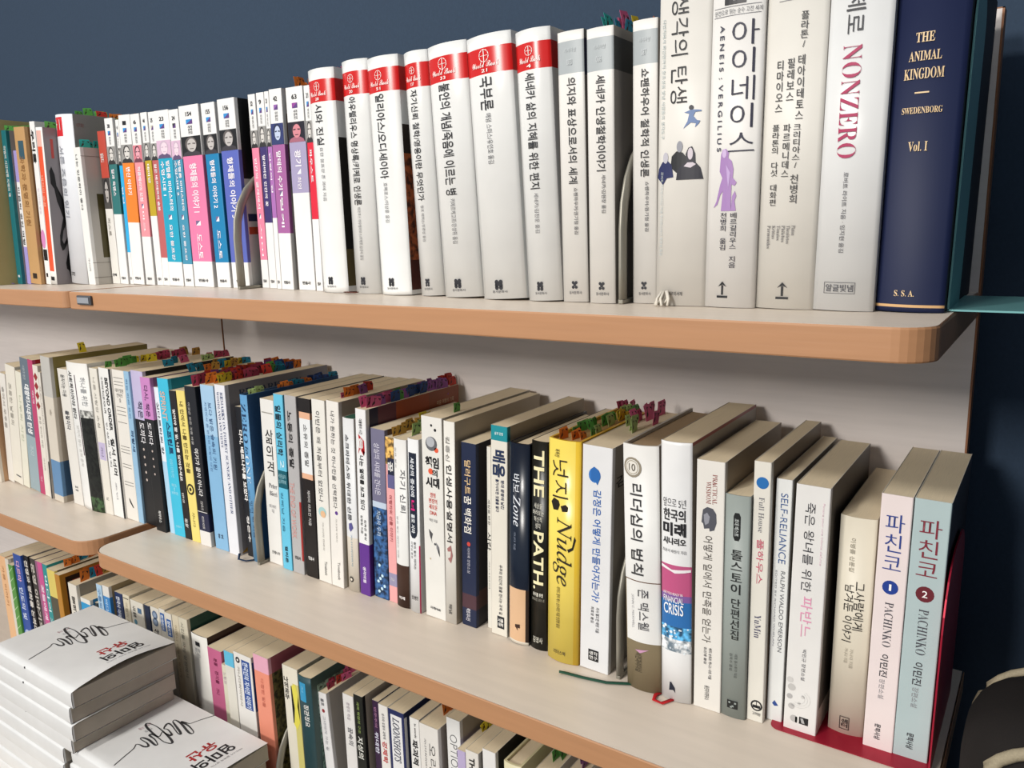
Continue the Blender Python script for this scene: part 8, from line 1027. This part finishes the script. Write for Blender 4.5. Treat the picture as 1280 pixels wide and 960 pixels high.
rect(b, .48, .76, .935, .965, '17171a', PU); poly(b, [(.52, .94), (.6, .94), (.66, .96), (.56, .96)], 'a9a9a9', PU, eps=.0003); rect(b, .36, .42, .94, .965, '17171a', PU)
b = mb('M54', 'r', 'd8d0be', 'ivory rounded book with handwritten black title and boxed mark at foot', side='c9bda4', w=.142, bulge=.003,
   tx=[('r', '이병률 산문집', .4, .14, .09, .24, 'b0a999', .01, SU), ('r', '그사람에게', .66, .28, .28, .5, '232120', .0), ('r', '남겨둔 이야기', .38, .26, .3, .56, '232120', .0), ('r', '가나다 지음', .55, .1, .59, .68, 'a39c8c', 0, AU), ('r', '가나다 지음', .4, .1, .59, .66, 'a39c8c', 0, AU), ('s', '샘\n터', .48, .2, .925, .965, '2a2826', .02, PU)])
frame(b, .34, .62, .915, .975, '2a2826', .02)
for key, base, c1, c2, lab, no in (('M55', 'e0d3d1', '2b3f86', '1d3a8a', 'pinkish white book with blue stacked title and blue number one disc', '1'), ('M56', 'a9babb', '7a2634', '64202a', 'pale blue green book with maroon number two disc at shelf end', '2')):
    b = mb(key, 'p', base, lab, side='cfc2be' if no == '1' else '2b2024', w=.147,
       tx=[('s', '파\n친\n코', .5, .6, .07, .28, c1, -.004), ('h', no, .5, .15 if no == '2' else .075, .335, .36, 'f0eeec', .005, 'volume_number'), ('r', SB('PACHINKO'), .52, .28, .405, .58, '44444c', -.012), ('r', '이민진', .5, .26, .61, .70, '3a3a40', .01, AU), ('r', '장편소설', .48, .18, .71, .79, '8a8a8e', 0, AU), ('r', '문학사상', .46, .2, .895, .96, '3a3a40', .02, PU)])
    disc(b, .5, .348, .26, c2, eps=.00012)

# ------------------------------------------------------------------ bottom shelf books
GL = 'books on the bottom shelf'
def lb(key, style, base, label, **k): k.setdefault('w', .15); return bk(key, style, base, label, group=GL, **k)
lb('L1', 'p', 'dcae82', 'peach orange book at left frame edge on bottom shelf', tx=[('r', '가을 이야기', .5, .3, .1, .5, 'a8703c', 0)], side='c99a70')
lb('L2', 'p', 'cfc9bd', 'narrow off white book right of the peach one', side='9a958c')
b = lb('L3', 'p', '4f8a3c', 'green book with slanting white leaf stripes on bottom shelf', side='4a7a3a')
for k in range(9): poly(b, [(.05, .08 + k * .1), (.95, .02 + k * .1), (.95, .028 + k * .1), (.05, .092 + k * .1)], 'a9c99a', 'printed_leaf')
b = lb('L4', 'p', '2a4a96', 'royal blue book with white and pink lettering on bottom shelf', side='24408a', tx=[('r', '다르마', .5, .5, .06, .25, 'd9a9c9', .02), ('r', '인도의 빛', .5, .5, .3, .6, 'c9d3ea', .02)])
disc(b, .5, .75, .4, 'a9b4dc')
lb('L5', 'p', '1c1a1c', 'black book with heavy white lettering right of royal blue book', side='8a8280', tx=[('r', '전쟁과 평화를 논하다', .5, .7, .04, .7, 'cfcac4', .03)])
lb('L6', 'p', '3a3634', 'dark grey book with heavy pale lettering left of the mauve one', side='6d5a66', tx=[('r', '문명 이야기의 끝', .5, .7, .04, .8, 'b9b2aa', .03)])
lb('L7', 'p', '8c5a78', 'mauve and pink book on bottom shelf left of teal one', zones=[(0, 1, .35, 1, 'c24f8a')], tx=[('r', '꽃들에게 희망을', .68, .4, .2, .8, 'e8c9dc', .03)])
lb('L8', 'p', '1f8a8c', 'teal book with white lettering between pink and yellow books', tx=[('r', '바다의 기별', .5, .5, .1, .7, 'cfe6e6', .02)])
lb('L9', 'p', 'd3c064', 'yellow topped book with dark building print on bottom shelf', zones=[(.25, .6, 0, 1, '4a4638'), (.6, 1, 0, 1, '2f3a2c')], side='5a4a2c', tx=[('r', '도시', .5, .5, .5, .7, 'e0dccb', .03)], fl=[(.1, .5, 5, 1.3, 'obo')])
lb('L10', 'p', 'b07a28', 'gold book with dark framed orange picture cover, last of left bottom row', side='b0762a', w=.16, sz=[(.035, 1, .06, 1, '2b1a12'), (.08, 1, .13, 1, 'c04a1c')])
lb('R1', 'p', 'd9d3c8', 'white book with dark stacked lettering, first of right bottom row', side='8c857a', w=.155, tx=[('s', '말\n의\n품\n격', .5, .4, .1, .36, '3a3733', .03)], fl=[(.05, .45, 8, 1.8, 'obrkoo')])
b = lb('R2', 'p', '2a92c8', 'shorter bright blue book with white top and photo spot', side='1a78b0', zones=[(0, .04, 0, 1, 'dcd9d2')]); disc(b, .5, .12, .2, 'c9a9a0'); disc(b, .5, .4, .2, '7fc0e0')
lb('R3', 'p', '3a3c3a', 'very thin dark book right of bright blue book'); 
lb('R4', 'p', 'a9c6dc', 'pale blue book with white cloudy lettering left of white and blue book', tx=[('r', '구름의 책', .5, .5, .03, .25, '5f8cb8', .01)])
lb('R5', 'p', 'd9d6d0', 'white topped book with blue lower part on bottom shelf', zones=[(.08, 1, 0, 1, '3a82c0')], side='9c8c6c', tx=[('r', '바다 위의', .5, .4, .1, .3, 'b9d6ea', .01)])
lb('R6', 'p', '22325a', 'dark navy book with pale lettering right of the beige sided book', side='2f466f', tx=[('r', '한국사 이야기', .45, .5, .03, .22, 'cfd3dc', .03)])
b = lb('R7', 'p', 'd9cfb8', 'cream book with thin black line near its top', tx=[('r', '아침의 피아노', .5, .3, .06, .3, '9a8c6c', 0)]); rect(b, .1, .9, .025, .031, 'ink', 'printed_line')
b = lb('R8', 'p', 'dad5c9', 'wide cream book with black lettering left and blue label right', tx=[('r', '나의 문화', .28, .25, .045, .13, '2a2a2c', .02)]); rect(b, .55, .85, .045, .085, '4a6c8c', 'label_print'); disc(b, .3, .165, .12, '4f8aa0')
lb('R9', 'p', '1f2c46', 'slim navy book between wide cream book and two disc book')
b = lb('R10', 'p', 'd9d4c9', 'off white book with two grey blue discs on spine', tx=[('s', '사\n람', .5, .6, .16, .22, '2a2a2c', .03)])
for v in (.055, .108): disc(b, .5, v, .30, '5c6f8c'); disc(b, .5, v, .18, '8fa0b8', eps=.0003)
lb('R11', 'p', 'd9d4c9', 'off white book with blue lettered label right of the two disc book', zones=[(.03, .16, .15, .9, '2c5ca0')], tx=[('r', '한국의미', .5, .45, .04, .15, 'dfe6f0', .03)])
lb('R12', 'p', 'd9d4c9', 'off white book with blue label placed lower than its left neighbour', zones=[(.045, .17, .2, .9, '2c5ca0')], tx=[('r', '한국의멋', .55, .45, .055, .16, 'dfe6f0', .03)])
lb('R13', 'p', 'd3c8b0', 'cream book with faint brown script left of green covered one', tx=[('r', '어머니 여행의 발자국', .5, .32, .07, .45, 'a08f6c', 0)])
b = lb('R14', 'p', 'cfc8b4', 'grey cream book with dark green cover on bottom shelf', side='1f4a40', sz=[(.30, 1, 0, 1, '12405a')], tx=[('r', '시간을 파는 상점에서', .4, .34, .03, .42, '8f8c80', .01)])
poly(b, ell(.4, .2, .05, .006), 'c2606a')
b = lb('R15', 'r', 'dad8d2', 'wide white book with small black square near its top', side='3a2420', bulge=.002, tx=[('s', '혼자\n나는', .42, .34, .1, .165, '9a9a9e', 0)]); rect(b, .3, .58, .052, .084, '23262c', PU)
lb('R16', 'p', 'bd6488', 'rose pink book with dark red cover edge on bottom shelf', side='8a2c24', tx=[('r', '분홍', .55, .25, .07, .13, '7a2c50', .01), ('r', '편지들', .55, .25, .17, .27, '7a2c50', .01), ('r', '가나', .5, .25, .31, .36, '7a2c50', .01)])
b = lb('R18', 'p', 'd2cfba', 'shorter white book with curved grey line and yellow right edge', zones=[(0, 1, .7, 1, 'c9c070')], side='c9c49a', tx=[('r', '느림보', .3, .3, .06, .16, 'b09ab0', 0)])
for k in range(10):
    v = .04 + k * .035; q = lambda a: .45 + .2 * math.sin(1.6 * a)
    poly(b, [(q(v * 3), v), (q(v * 3) + .07, v), (q(v * 3 + .1) + .07, v + .036), (q(v * 3 + .1), v + .036)], '5a5c60', 'printed_line')
lb('R17', 'p', '5fb3d3', 'light blue topped book half hidden behind shorter white book', zones=[(.1, 1, 0, 1, 'd3cfc4')], side='c0b8a8')
b = lb('R19', 'p', 'dad7d2', 'white book with long navy lettered label and tiny black ring', side='c9c0b0', zones=[(.035, .36, .44, .9, '2c4a8c')], tx=[('r', '한국인의 자서전 이야기', .67, .3, .045, .35, 'c9d3e8', .03), ('r', '가나다라마바사', .24, .14, .09, .36, '9a968c', .01)])
disc(b, .24, .048, .12, '1c1c20'); disc(b, .24, .048, .05, 'dad7d2', eps=.0003)
lb('R20', 'p', 'dd8a72', 'coral book with pink top and dark foliage photo cover', zones=[(0, .1, 0, 1, 'd9a0b4')], side='2c2a18', sz=[(0, .1, 0, 1, '9a5260'), (.1, 1, 0, 1, '*4a4424')], tx=[('r', '다정한 말들', .5, .2, .14, .32, 'c8705c', .01)])
b = lb('R21', 'p', 'd9d4c4', 'white book with yellow abstract figure and black stacked lettering', zones=[(.10, 1, .62, 1, 'c8bf74')], tx=[('s', '나\n의\n공\n부', .22, .3, .07, .22, '2a2a2c', .02)])
poly(b, [(.5, .12), (.8, .1), (.95, .16), (.85, .24), (.95, .34), (.7, .4), (.5, .36), (.62, .26), (.5, .18)], 'd6cc50'); poly(b, [(.5, .12), (.56, .12), (.66, .26), (.56, .36), (.5, .36), (.6, .26)], '2a2a20', eps=.0003)
b = lb('R22', 'r', '24454c', 'dark teal book with cyan label and white script, right of yellow figured book', side='3a5450', sz=[(.06, 1, .06, 1, '*6f8a80')], bulge=.002, tx=[('r', '정관정요', .6, .34, .17, .31, 'e3e3de', .01), ('r', '가나', .4, .12, .06, .1, '9ad0e0', .01, SU)]); rect(b, .15, .62, .04, .158, '2a8cb8', 'label_print', eps=.0002)
b = lb('R23', 'p', 'd9d8d8', 'slim white book leaning left beside dark teal book', side='b0aaa2', lean=-3.2, tx=[('r', '홀로', .5, .36, .04, .09, '6b6b70', .01), ('r', '그대에게 가는 길', .5, .3, .16, .4, '9a9aa0', 0)], fl=[(.02, .6, 8, 1.1, 'mrpmgor')])
disc(b, .5, .125, .16, '8c2c30')
lb('R24', 'p', 'd6d4d2', 'white book with grey lettering left of slim black book', tx=[('r', '문명의 배꼽', .5, .3, .05, .17, 'a9a0a8', 0), ('r', '꿈속의', .55, .45, .22, .34, '5b5b60', .01)])
lb('R25', 'p', '171a17', 'slim black book with green dotted lettering and cream cover', side='b5ac9e', tx=[('r', '과학 혁명의 구조', .5, .3, .04, .24, '7a8c50', .02), ('r', '지성의', .5, .6, .26, .4, 'd3d3cc', .02)])
lb('R26', 'p', '34203c', 'dark purple book with white lettering on bottom shelf', tx=[('r', '민주주의', .5, .4, .04, .17, '9a6c8c', .02), ('r', '위대한', .5, .6, .2, .34, 'cfcfe0', .02)])
lb('R27', 'p', 'd9d6d2', 'white book with red lower lettering left of navy framed book', tx=[('r', '숫자와 도형의 과학책', .5, .3, .05, .21, '77777a', .01), ('r', '경제학', .5, .5, .225, .36, 'b8383a', .02)])
b = lb('R28', 'p', '1c2654', 'navy book framing a long white label with thin italic capitals', side='17204a', w=.155, zones=[(.03, .95, .16, .86, 'd9d9da')], fl=[(.25, .95, 8, 1.3, 'llpmpm')], tx=[('r', SI('LOONSHOTS'), .5, .42, .045, .31, '33384c', .012)])
lb('R29', 'p', 'dad9d6', 'white book with heavy black lettering, left of page flagged book', tx=[('r', 'In words', .6, .2, .03, .115, '2a2a2c', .01, SU), ('r', '파괴적 혁신', .5, .6, .13, .4, '17171a', .03)], fl=[(.3, .95, 5, 1.2, 'ookgmm')])
lb('R30', 'p', 'd6d3ce', 'wide white book with outlined black lettering beside heavy lettered one', side='9a928a', tx=[('r', '오리진', .66, .36, .1, .33, '2a2a2c', -.01), ('r', '가나다라마바사아', .3, .1, .08, .3, '55555a', 0, SU)], fl=[(.15, .95, 12, 1.2, 'oogrmm')])
lb('R31', 'p', 'dcdcda', 'white book with thin grey capitals reading down, beside lavender book', side='a69c8c', w=.155, tx=[('r', 'OPTION B', .5, .5, .085, .36, '44484c', -.02)])
lb('R32', 'p', 'b0a3c6', 'slim lavender book left of bold capital lettered book', fl=[(.2, .4, 2, .9, 'y')])
lb('R33', 'p', 'd6d2cc', 'white book with bold black capitals partly cut by the frame bottom', side='a39a90', tx=[('r', 'THINK', .5, .42, .035, .19, '1c1c1e', .03)])
lb('R34', 'p', 'dad9d8', 'plain white book near the lower middle with black cover', side='1c1a1a')
lb('R35', 'h', 'd3ccaa', 'pale yellow hardcover low in view with sunken page block', side='cfc7a0', bulge=.002)
lb('R36', 'p', 'd3ccc0', 'off white book with green and dark page flags, low in view', fl=[(.1, .7, 8, 1.3, 'gvgn')])
lb('R37', 'p', 'cfc9c0', 'off white book with purple page flags at lower frame edge', fl=[(.1, .8, 8, 1.2, 'vnm')])
lb('R38', 'p', 'd6d0c6', 'rightmost visible bottom shelf book, plain off white', side='a89c8c')

# ------------------------------------------------------------------ ribbons and loose bits hanging from the books
def ribbon(book_keyed, pts, col, w=.0016):
    o = tube('ribbon_bookmark', pts, w, mat(col, .7, 'cover'), None, 6, .25, (0, 0, 1)); return o
def attach(o, root):
    mw = Matrix.Translation(root.location) @ Matrix.Rotation(root.rotation_euler.y, 4, 'Y'); o.parent = root; o.matrix_parent_inverse = mw.inverted(); return o
ROOTS = {o['label']: o for o in COL.objects if o.get('category') == 'book'}
def book_with(s): return next(o for k, o in ROOTS.items() if s in k)
attach(ribbon('', [(-.287, .105, ZM + .0016), (-.292, .088, ZM + .0016), (-.312, .078, ZM + .0016), (-.335, .074, ZM + .0016), (-.352, .072, ZM + .0018), (-.357, .069, ZM + .003)], '1c4a38', .0022), book_with('round bronze number ten'))
attach(ribbon('', [(-.245, .095, ZM + .0015), (-.256, .075, ZM + .0015), (-.264, .076, ZM + .0017), (-.266, .084, ZM + .0017), (-.262, .092, ZM + .0017)], 'b3141c', .002), book_with('surf print'))
attach(ribbon('', [(-.825, .095, ZM + .0015), (-.833, .082, ZM + .002), (-.842, .078, ZM + .004), (-.846, .083, ZM + .009)], '1c3452', .0018), book_with('light blue hardcover with navy cover'))
attach(ribbon('', [(-.618, .1, ZT + .0015), (-.625, .085, ZT + .0018), (-.617, .08, ZT + .0025), (-.606, .082, ZT + .0018), (-.600, .079, ZT + .0028)], '5a2f22', .002), book_with('smallest author'))
attach(ribbon('', [(-1.296, .075, ZT + .0015), (-1.305, .058, ZT + .002), (-1.290, .055, ZT + .002)], '6f5f8c', .002), book_with('teal spined'))
for k in range(6):
    a = k * .9
    attach(tube('lint_strand', [(-.2565 + .002 * math.cos(a), .0725, ZT + .012), (-.2565 + .005 * math.cos(a), .069 + .002 * math.sin(a), ZT + .006), (-.2565 + .006 * math.cos(a + .5), .066 + .003 * math.sin(a), ZT + .0012)], .0011, mat('cfc8bc', .8), None, 5), book_with('leaping dancer'))  # strands of whitish dust lint in front of the book's foot

# ------------------------------------------------------------------ stacks of identical books lying flat
TH = .0234
CW = mat('dcdcdb', .3); PGM = mat('b3aa9c', .8, 'pages')
def cover_z(u, v, lift): return lift * math.sin(math.pi * v) ** 1.2 * max(0, (u - .45) / .55) ** 2 - .0016 * max(0, 1 - v / .09) ** 2
def flat_book(x1, y0, z, label, lift=0, printed=False, group=None, mark=False):
    """lies flat, spine towards the viewer; origin at the bottom right spine corner"""
    L, W, T = .212, .1425, TH
    r = empty('paperback_book', (x1, y0, z), label, 'book', group)
    nu, nv = 16, 16; V = []; F = []
    for j in range(nv + 1):
        for i in range(nu + 1): V.append((-L + L * i / nu, W * j / nv, T + cover_z(i / nu, j / nv, lift)))
    for j in range(nv):
        for i in range(nu): a = j * (nu + 1) + i; F.append((a, a + 1, a + nu + 2, a + nu + 1))
    s = len(V)
    for k, (dy, z_) in enumerate(((-.0004, T - .004), (-.0008, T * .5), (-.0004, .003), (0, 0))):
        for i in range(nu + 1): V.append((-L + L * i / nu, dy, z_))
    prev = 0
    for k in range(4):
        for i in range(nu): F.append((prev + i, s + k * (nu + 1) + i, s + k * (nu + 1) + i + 1, prev + i + 1))
        prev = s + k * (nu + 1)
    e = len(V); V += [(-L, W, 0), (0, W, 0)]; F.append((prev, e, e + 1, prev + nu))
    mesh_obj('cover', V, F, [CW], None, r, True)
    box('pages', -L + .0006, -.0006, .0011, W - .0006, .0006, T - .0016, PGM, r)
    box('spine_lining', -.0012, -.0001, .0003, .0022, .0006, T - .002, CW, r)
    def at(u, v): return (-L + L * u, W * v, T + cover_z(u, v, lift) + .00035)
    if printed:
        # heartbeat-like line drawing across the cover
        P = [(0.398, 0.069), (0.373, 0.183), (0.349, 0.294), (0.324, 0.338), (0.347, 0.355), (0.383, 0.359), (0.406, 0.383), (0.368, 0.404), (0.301, 0.405), (0.292, 0.426), (0.348, 0.44), (0.429, 0.428), (0.433, 0.448), (0.374, 0.474), (0.312, 0.481), (0.311, 0.503), (0.362, 0.507), (0.448, 0.498), (0.499, 0.52), (0.485, 0.544), (0.394, 0.574), (0.265, 0.597), (0.185, 0.582), (0.188, 0.556), (0.25, 0.53), (0.371, 0.514), (0.346, 0.579), (0.389, 0.578), (0.427, 0.59), (0.412, 0.607), (0.351, 0.626), (0.325, 0.615), (0.302, 0.653), (0.298, 0.684), (0.34, 0.682), (0.438, 0.644), (0.468, 0.649), (0.435, 0.67), (0.339, 0.709), (0.303, 0.727), (0.305, 0.752), (0.374, 0.747), (0.492, 0.706), (0.524, 0.714), (0.506, 0.74), (0.425, 0.766), (0.352, 0.764), (0.377, 0.778), (0.417, 0.794), (0.431, 0.846), (0.452, 0.921), (0.477, 1.0)]
        Q = []
        for i in range(len(P) - 1):
            p0, p1, p2, p3 = P[max(i - 1, 0)], P[i], P[i + 1], P[min(i + 2, len(P) - 1)]
            for k in range(4):
                t = k / 4; Q.append(tuple(.5 * (2 * p1[j] + (p2[j] - p0[j]) * t + (2 * p0[j] - 5 * p1[j] + 4 * p2[j] - p3[j]) * t * t + (3 * p1[j] - p0[j] - 3 * p2[j] + p3[j]) * t ** 3) for j in (0, 1)))
        Q.append(P[-1]); V = []; F = []
        for i, q in enumerate(Q):
            a, c = Q[max(i - 1, 0)], Q[min(i + 1, len(Q) - 1)]; dx, dy = (c[0] - a[0]) * L, (c[1] - a[1]) * W; n = math.hypot(dx, dy) or 1
            w = .0006 + .0009 * (.5 + .5 * math.sin(i * .35)) * (1 if 12 < i < len(Q) - 12 else .1)
            for s_ in (-1, 1):
                u, v = q[0] + s_ * w * -dy / n / L, min(max(q[1] + s_ * w * dx / n / W, 0), 1); V.append(at(u, v))
            if i: F.append((2 * i - 2, 2 * i - 1, 2 * i + 1, 2 * i))
        mesh_obj('line_drawing', V, F, [mat('38383a', .5, 'print')], parent=r)
        fb = Book(); fb.root = r; fb.at = at; fb.style = 'p'
        # lettering is upside down as seen from the aisle: it reads from the back edge towards the spine
        TEXT_JOBS.append((fb, 'flat', '엄마의', .84, .10, .80, .42, '1c1c20', .025, 'cover_lettering', 'f'))
        TEXT_JOBS.append((fb, 'flat', '유산', .735, .09, .74, .46, 'a83232', .025, 'cover_lettering', 'f'))
        TEXT_JOBS.append((fb, 'flat', '어머니가 딸에게 남기는 이야기', .915, .016, .82, .40, '6a6a6e', 0, 'cover_lettering', 'f'))
        TEXT_JOBS.append((fb, 'flat', '김주원 지음', .20, .03, .60, .48, 'b08a90', 0, 'cover_lettering', 'f'))
        TEXT_JOBS.append((fb, 'flat', '건율원', .255, .025, .56, .49, '8a8a8e', 0, 'cover_lettering', 'f'))
    if mark: box('line_drawing', -.1175, -.1160, -.0012, -.0004, T - .0040, T - .0015, mat('38383a', .5, 'print'), r)
    return r
offs1 = [(-.9655, -.0905), (-.974, -.0915), (-.9715, -.0925), (-.986, -.0890), (-1.0105, -.0900), (-1.013, -.0915), (-1.0095, -.0885), (-1.012, -.0900), (-1.0100, -.0895)]
names = ['topmost', 'second', 'third', 'fourth', 'fifth', 'sixth', 'seventh', 'eighth', 'bottom']
for k, (x, y) in enumerate(offs1):
    flat_book(x, y, ZB + .0003 + (8 - k) * (TH + .0002), 'white paperback lying flat, %s from top in the taller left stack' % names[k] if k else 'white paperback with squiggly line cover and lifted flap, top of taller left stack', .0085 if k == 0 else 0, k == 0, 'white books stacked flat on the left', k in (0, 1, 3))
offs2 = [(-.7920, -.0830), (-.796, -.085), (-.7905, -.082), (-.794, -.0845), (-.7925, -.083)]
for k, (x, y) in enumerate(offs2):
    flat_book(x, y, ZB + .0003 + (4 - k) * (TH + .0002), 'white paperback lying flat, %s from top in the lower right stack' % ['topmost', 'second', 'third', 'fourth', 'fifth'][k] if k else 'white paperback with squiggly line cover, top of lower right stack at bottom edge', .003 if k == 0 else 0, k == 0, 'white books stacked flat on the right')

# ------------------------------------------------------------------ dark bag at the right edge, standing on a stool beside the shelf
r = empty('stool', (.095, .08, 0), 'dark stool carrying the dark bag beside the bookshelf', 'stool')
SD = mat('1c1614', .6)
zt = ZT - .62
plate('seat', rrect(-.125, .125, -.12, .14, .04, (0, 1, 2, 3)), 'z', .03, SD, r).location = (0, 0, zt - .03)
for sx in (-.10, .12):
    for sy in (-.08, .10): tube('leg', [(sx * 1.1, sy * 1.1, 0), (sx, sy, zt - .03)], .012, SD, r, 10)
r = empty('bag', (BAGX, BAGY, zt), 'dark bag with cream piping at lower right frame edge', 'bag')
def bag_body():
    bm = bmesh.new(); bmesh.ops.create_cube(bm, size=1)
    for v in bm.verts: v.co.x *= .20; v.co.y *= .12; v.co.z = (v.co.z + .5) * BAGH
    bmesh.ops.bevel(bm, geom=[e for e in bm.edges if abs(e.verts[0].co.x - e.verts[1].co.x) < .001 or True], offset=.045, segments=6, affect='EDGES', profile=.5)
    me = bpy.data.meshes.new('body'); bm.to_mesh(me); bm.free(); me.materials.append(mat('130e0c', .85, 'cloth'))
    me.polygons.foreach_set('use_smooth', [True] * len(me.polygons)); return link('body', me, r)
bag_body()
PIPE = mat('968b74', .75, 'cloth')
def loop(y, ins, rad, nm):
    P = []; x0, x1, z0, z1, R = -.10 + ins, .10 - ins, .004 + ins, BAGH - ins, .05
    for (cx, cz, s) in ((x1 - R, z1 - R, 0), (x0 + R, z1 - R, .5 * math.pi), (x0 + R, z0 + R, math.pi), (x1 - R, z0 + R, 1.5 * math.pi), ):
        P += [(cx + R * math.cos(s + k * math.pi / 16), y, cz + R * math.sin(s + k * math.pi / 16)) for k in range(9)]
    P.append(P[0]); return tube(nm, P, rad, PIPE, r, 10)
loop(-.052, .010, .0040, 'piping'); loop(.045, .004, .0032, 'piping')
tube('handle', [(.03, 0, BAGH - .008), (.032, 0, BAGH + .018), (.045, 0, BAGH + .032), (.07, 0, BAGH + .034), (.085, 0, BAGH + .018), (.086, 0, BAGH - .010)], .0055, mat('b08a6a', .7), r, 10)

# ------------------------------------------------------------------ lettering: all curves at once, then fitted to the spines
jobs = []
for i, (b, mode, s, u, w, v0, v1, col, bold, name, face) in enumerate(TEXT_JOBS):
    c = bpy.data.curves.new('lettering', 'CURVE'); c.dimensions = '2D'; c.fill_mode = 'BOTH'; c.offset = bold
    for cont in layout(s, mode):
        sp = c.splines.new('POLY'); sp.points.add(len(cont) - 1); sp.use_cyclic_u = True
        sp.points.foreach_set('co', [q for p in cont for q in (p[0], p[1], 0, 1)])
    o = bpy.data.objects.new('lettering', c); COL.objects.link(o); jobs.append((o, c))
dg = bpy.context.evaluated_depsgraph_get()
for (o, c), (b, mode, s, u, w, v0, v1, col, bold, name, face) in zip(jobs, TEXT_JOBS):
    me = bpy.data.meshes.new_from_object(o.evaluated_get(dg)); me.name = name
    n = len(me.vertices)
    if not n: continue
    co = [0.0] * (3 * n); me.vertices.foreach_get('co', co)
    xs, ys = co[0::3], co[1::3]; x0, x1, y0, y1 = min(xs), max(xs), min(ys), max(ys); dx, dy = (x1 - x0) or 1, (y1 - y0) or 1
    out = []
    for x, y in zip(xs, ys):
        a, c_ = (x - x0) / dx, (y - y0) / dy
        if mode == 'r': U, V_ = u - w / 2 + c_ * w, v0 + a * (v1 - v0)
        elif mode == 'flat': U, V_ = u - w / 2 + c_ * w, v0 + a * (v1 - v0)
        else: U, V_ = u - w / 2 + a * w, v1 - c_ * (v1 - v0)
        out.append((U, V_))
    if face == 'f':
        pts = [b.at(U, V_) for U, V_ in out]
    else:
        e = None
        if b.style != 'p' and face == 's': e = .0007
        elif face == 's': e = .0004
        pts = [place(b, U, V_, face, e) for U, V_ in out]
    if b.style != 'p' and face == 's' and w * b.t > .006:
        bm = bmesh.new(); bm.from_mesh(me)
        for v, (U, V_) in zip(bm.verts, out): v.co = (U, V_, 0)
        for k in range(1, 24):
            if u - w / 2 < k / 24 < u + w / 2:
                bmesh.ops.bisect_plane(bm, geom=bm.verts[:] + bm.edges[:] + bm.faces[:], plane_co=(k / 24, 0, 0), plane_no=(1, 0, 0))
        for v in bm.verts: v.co = place(b, v.co.x, v.co.y, 's', .0007)
        bm.to_mesh(me); bm.free()
    else:
        me.vertices.foreach_set('co', [c for p in pts for c in p])
    me.materials.clear(); me.materials.append(mat(col, .5, 'print')); me.update()
    link(name, me, b.root)
for o, c in jobs:
    bpy.data.objects.remove(o); bpy.data.curves.remove(c)
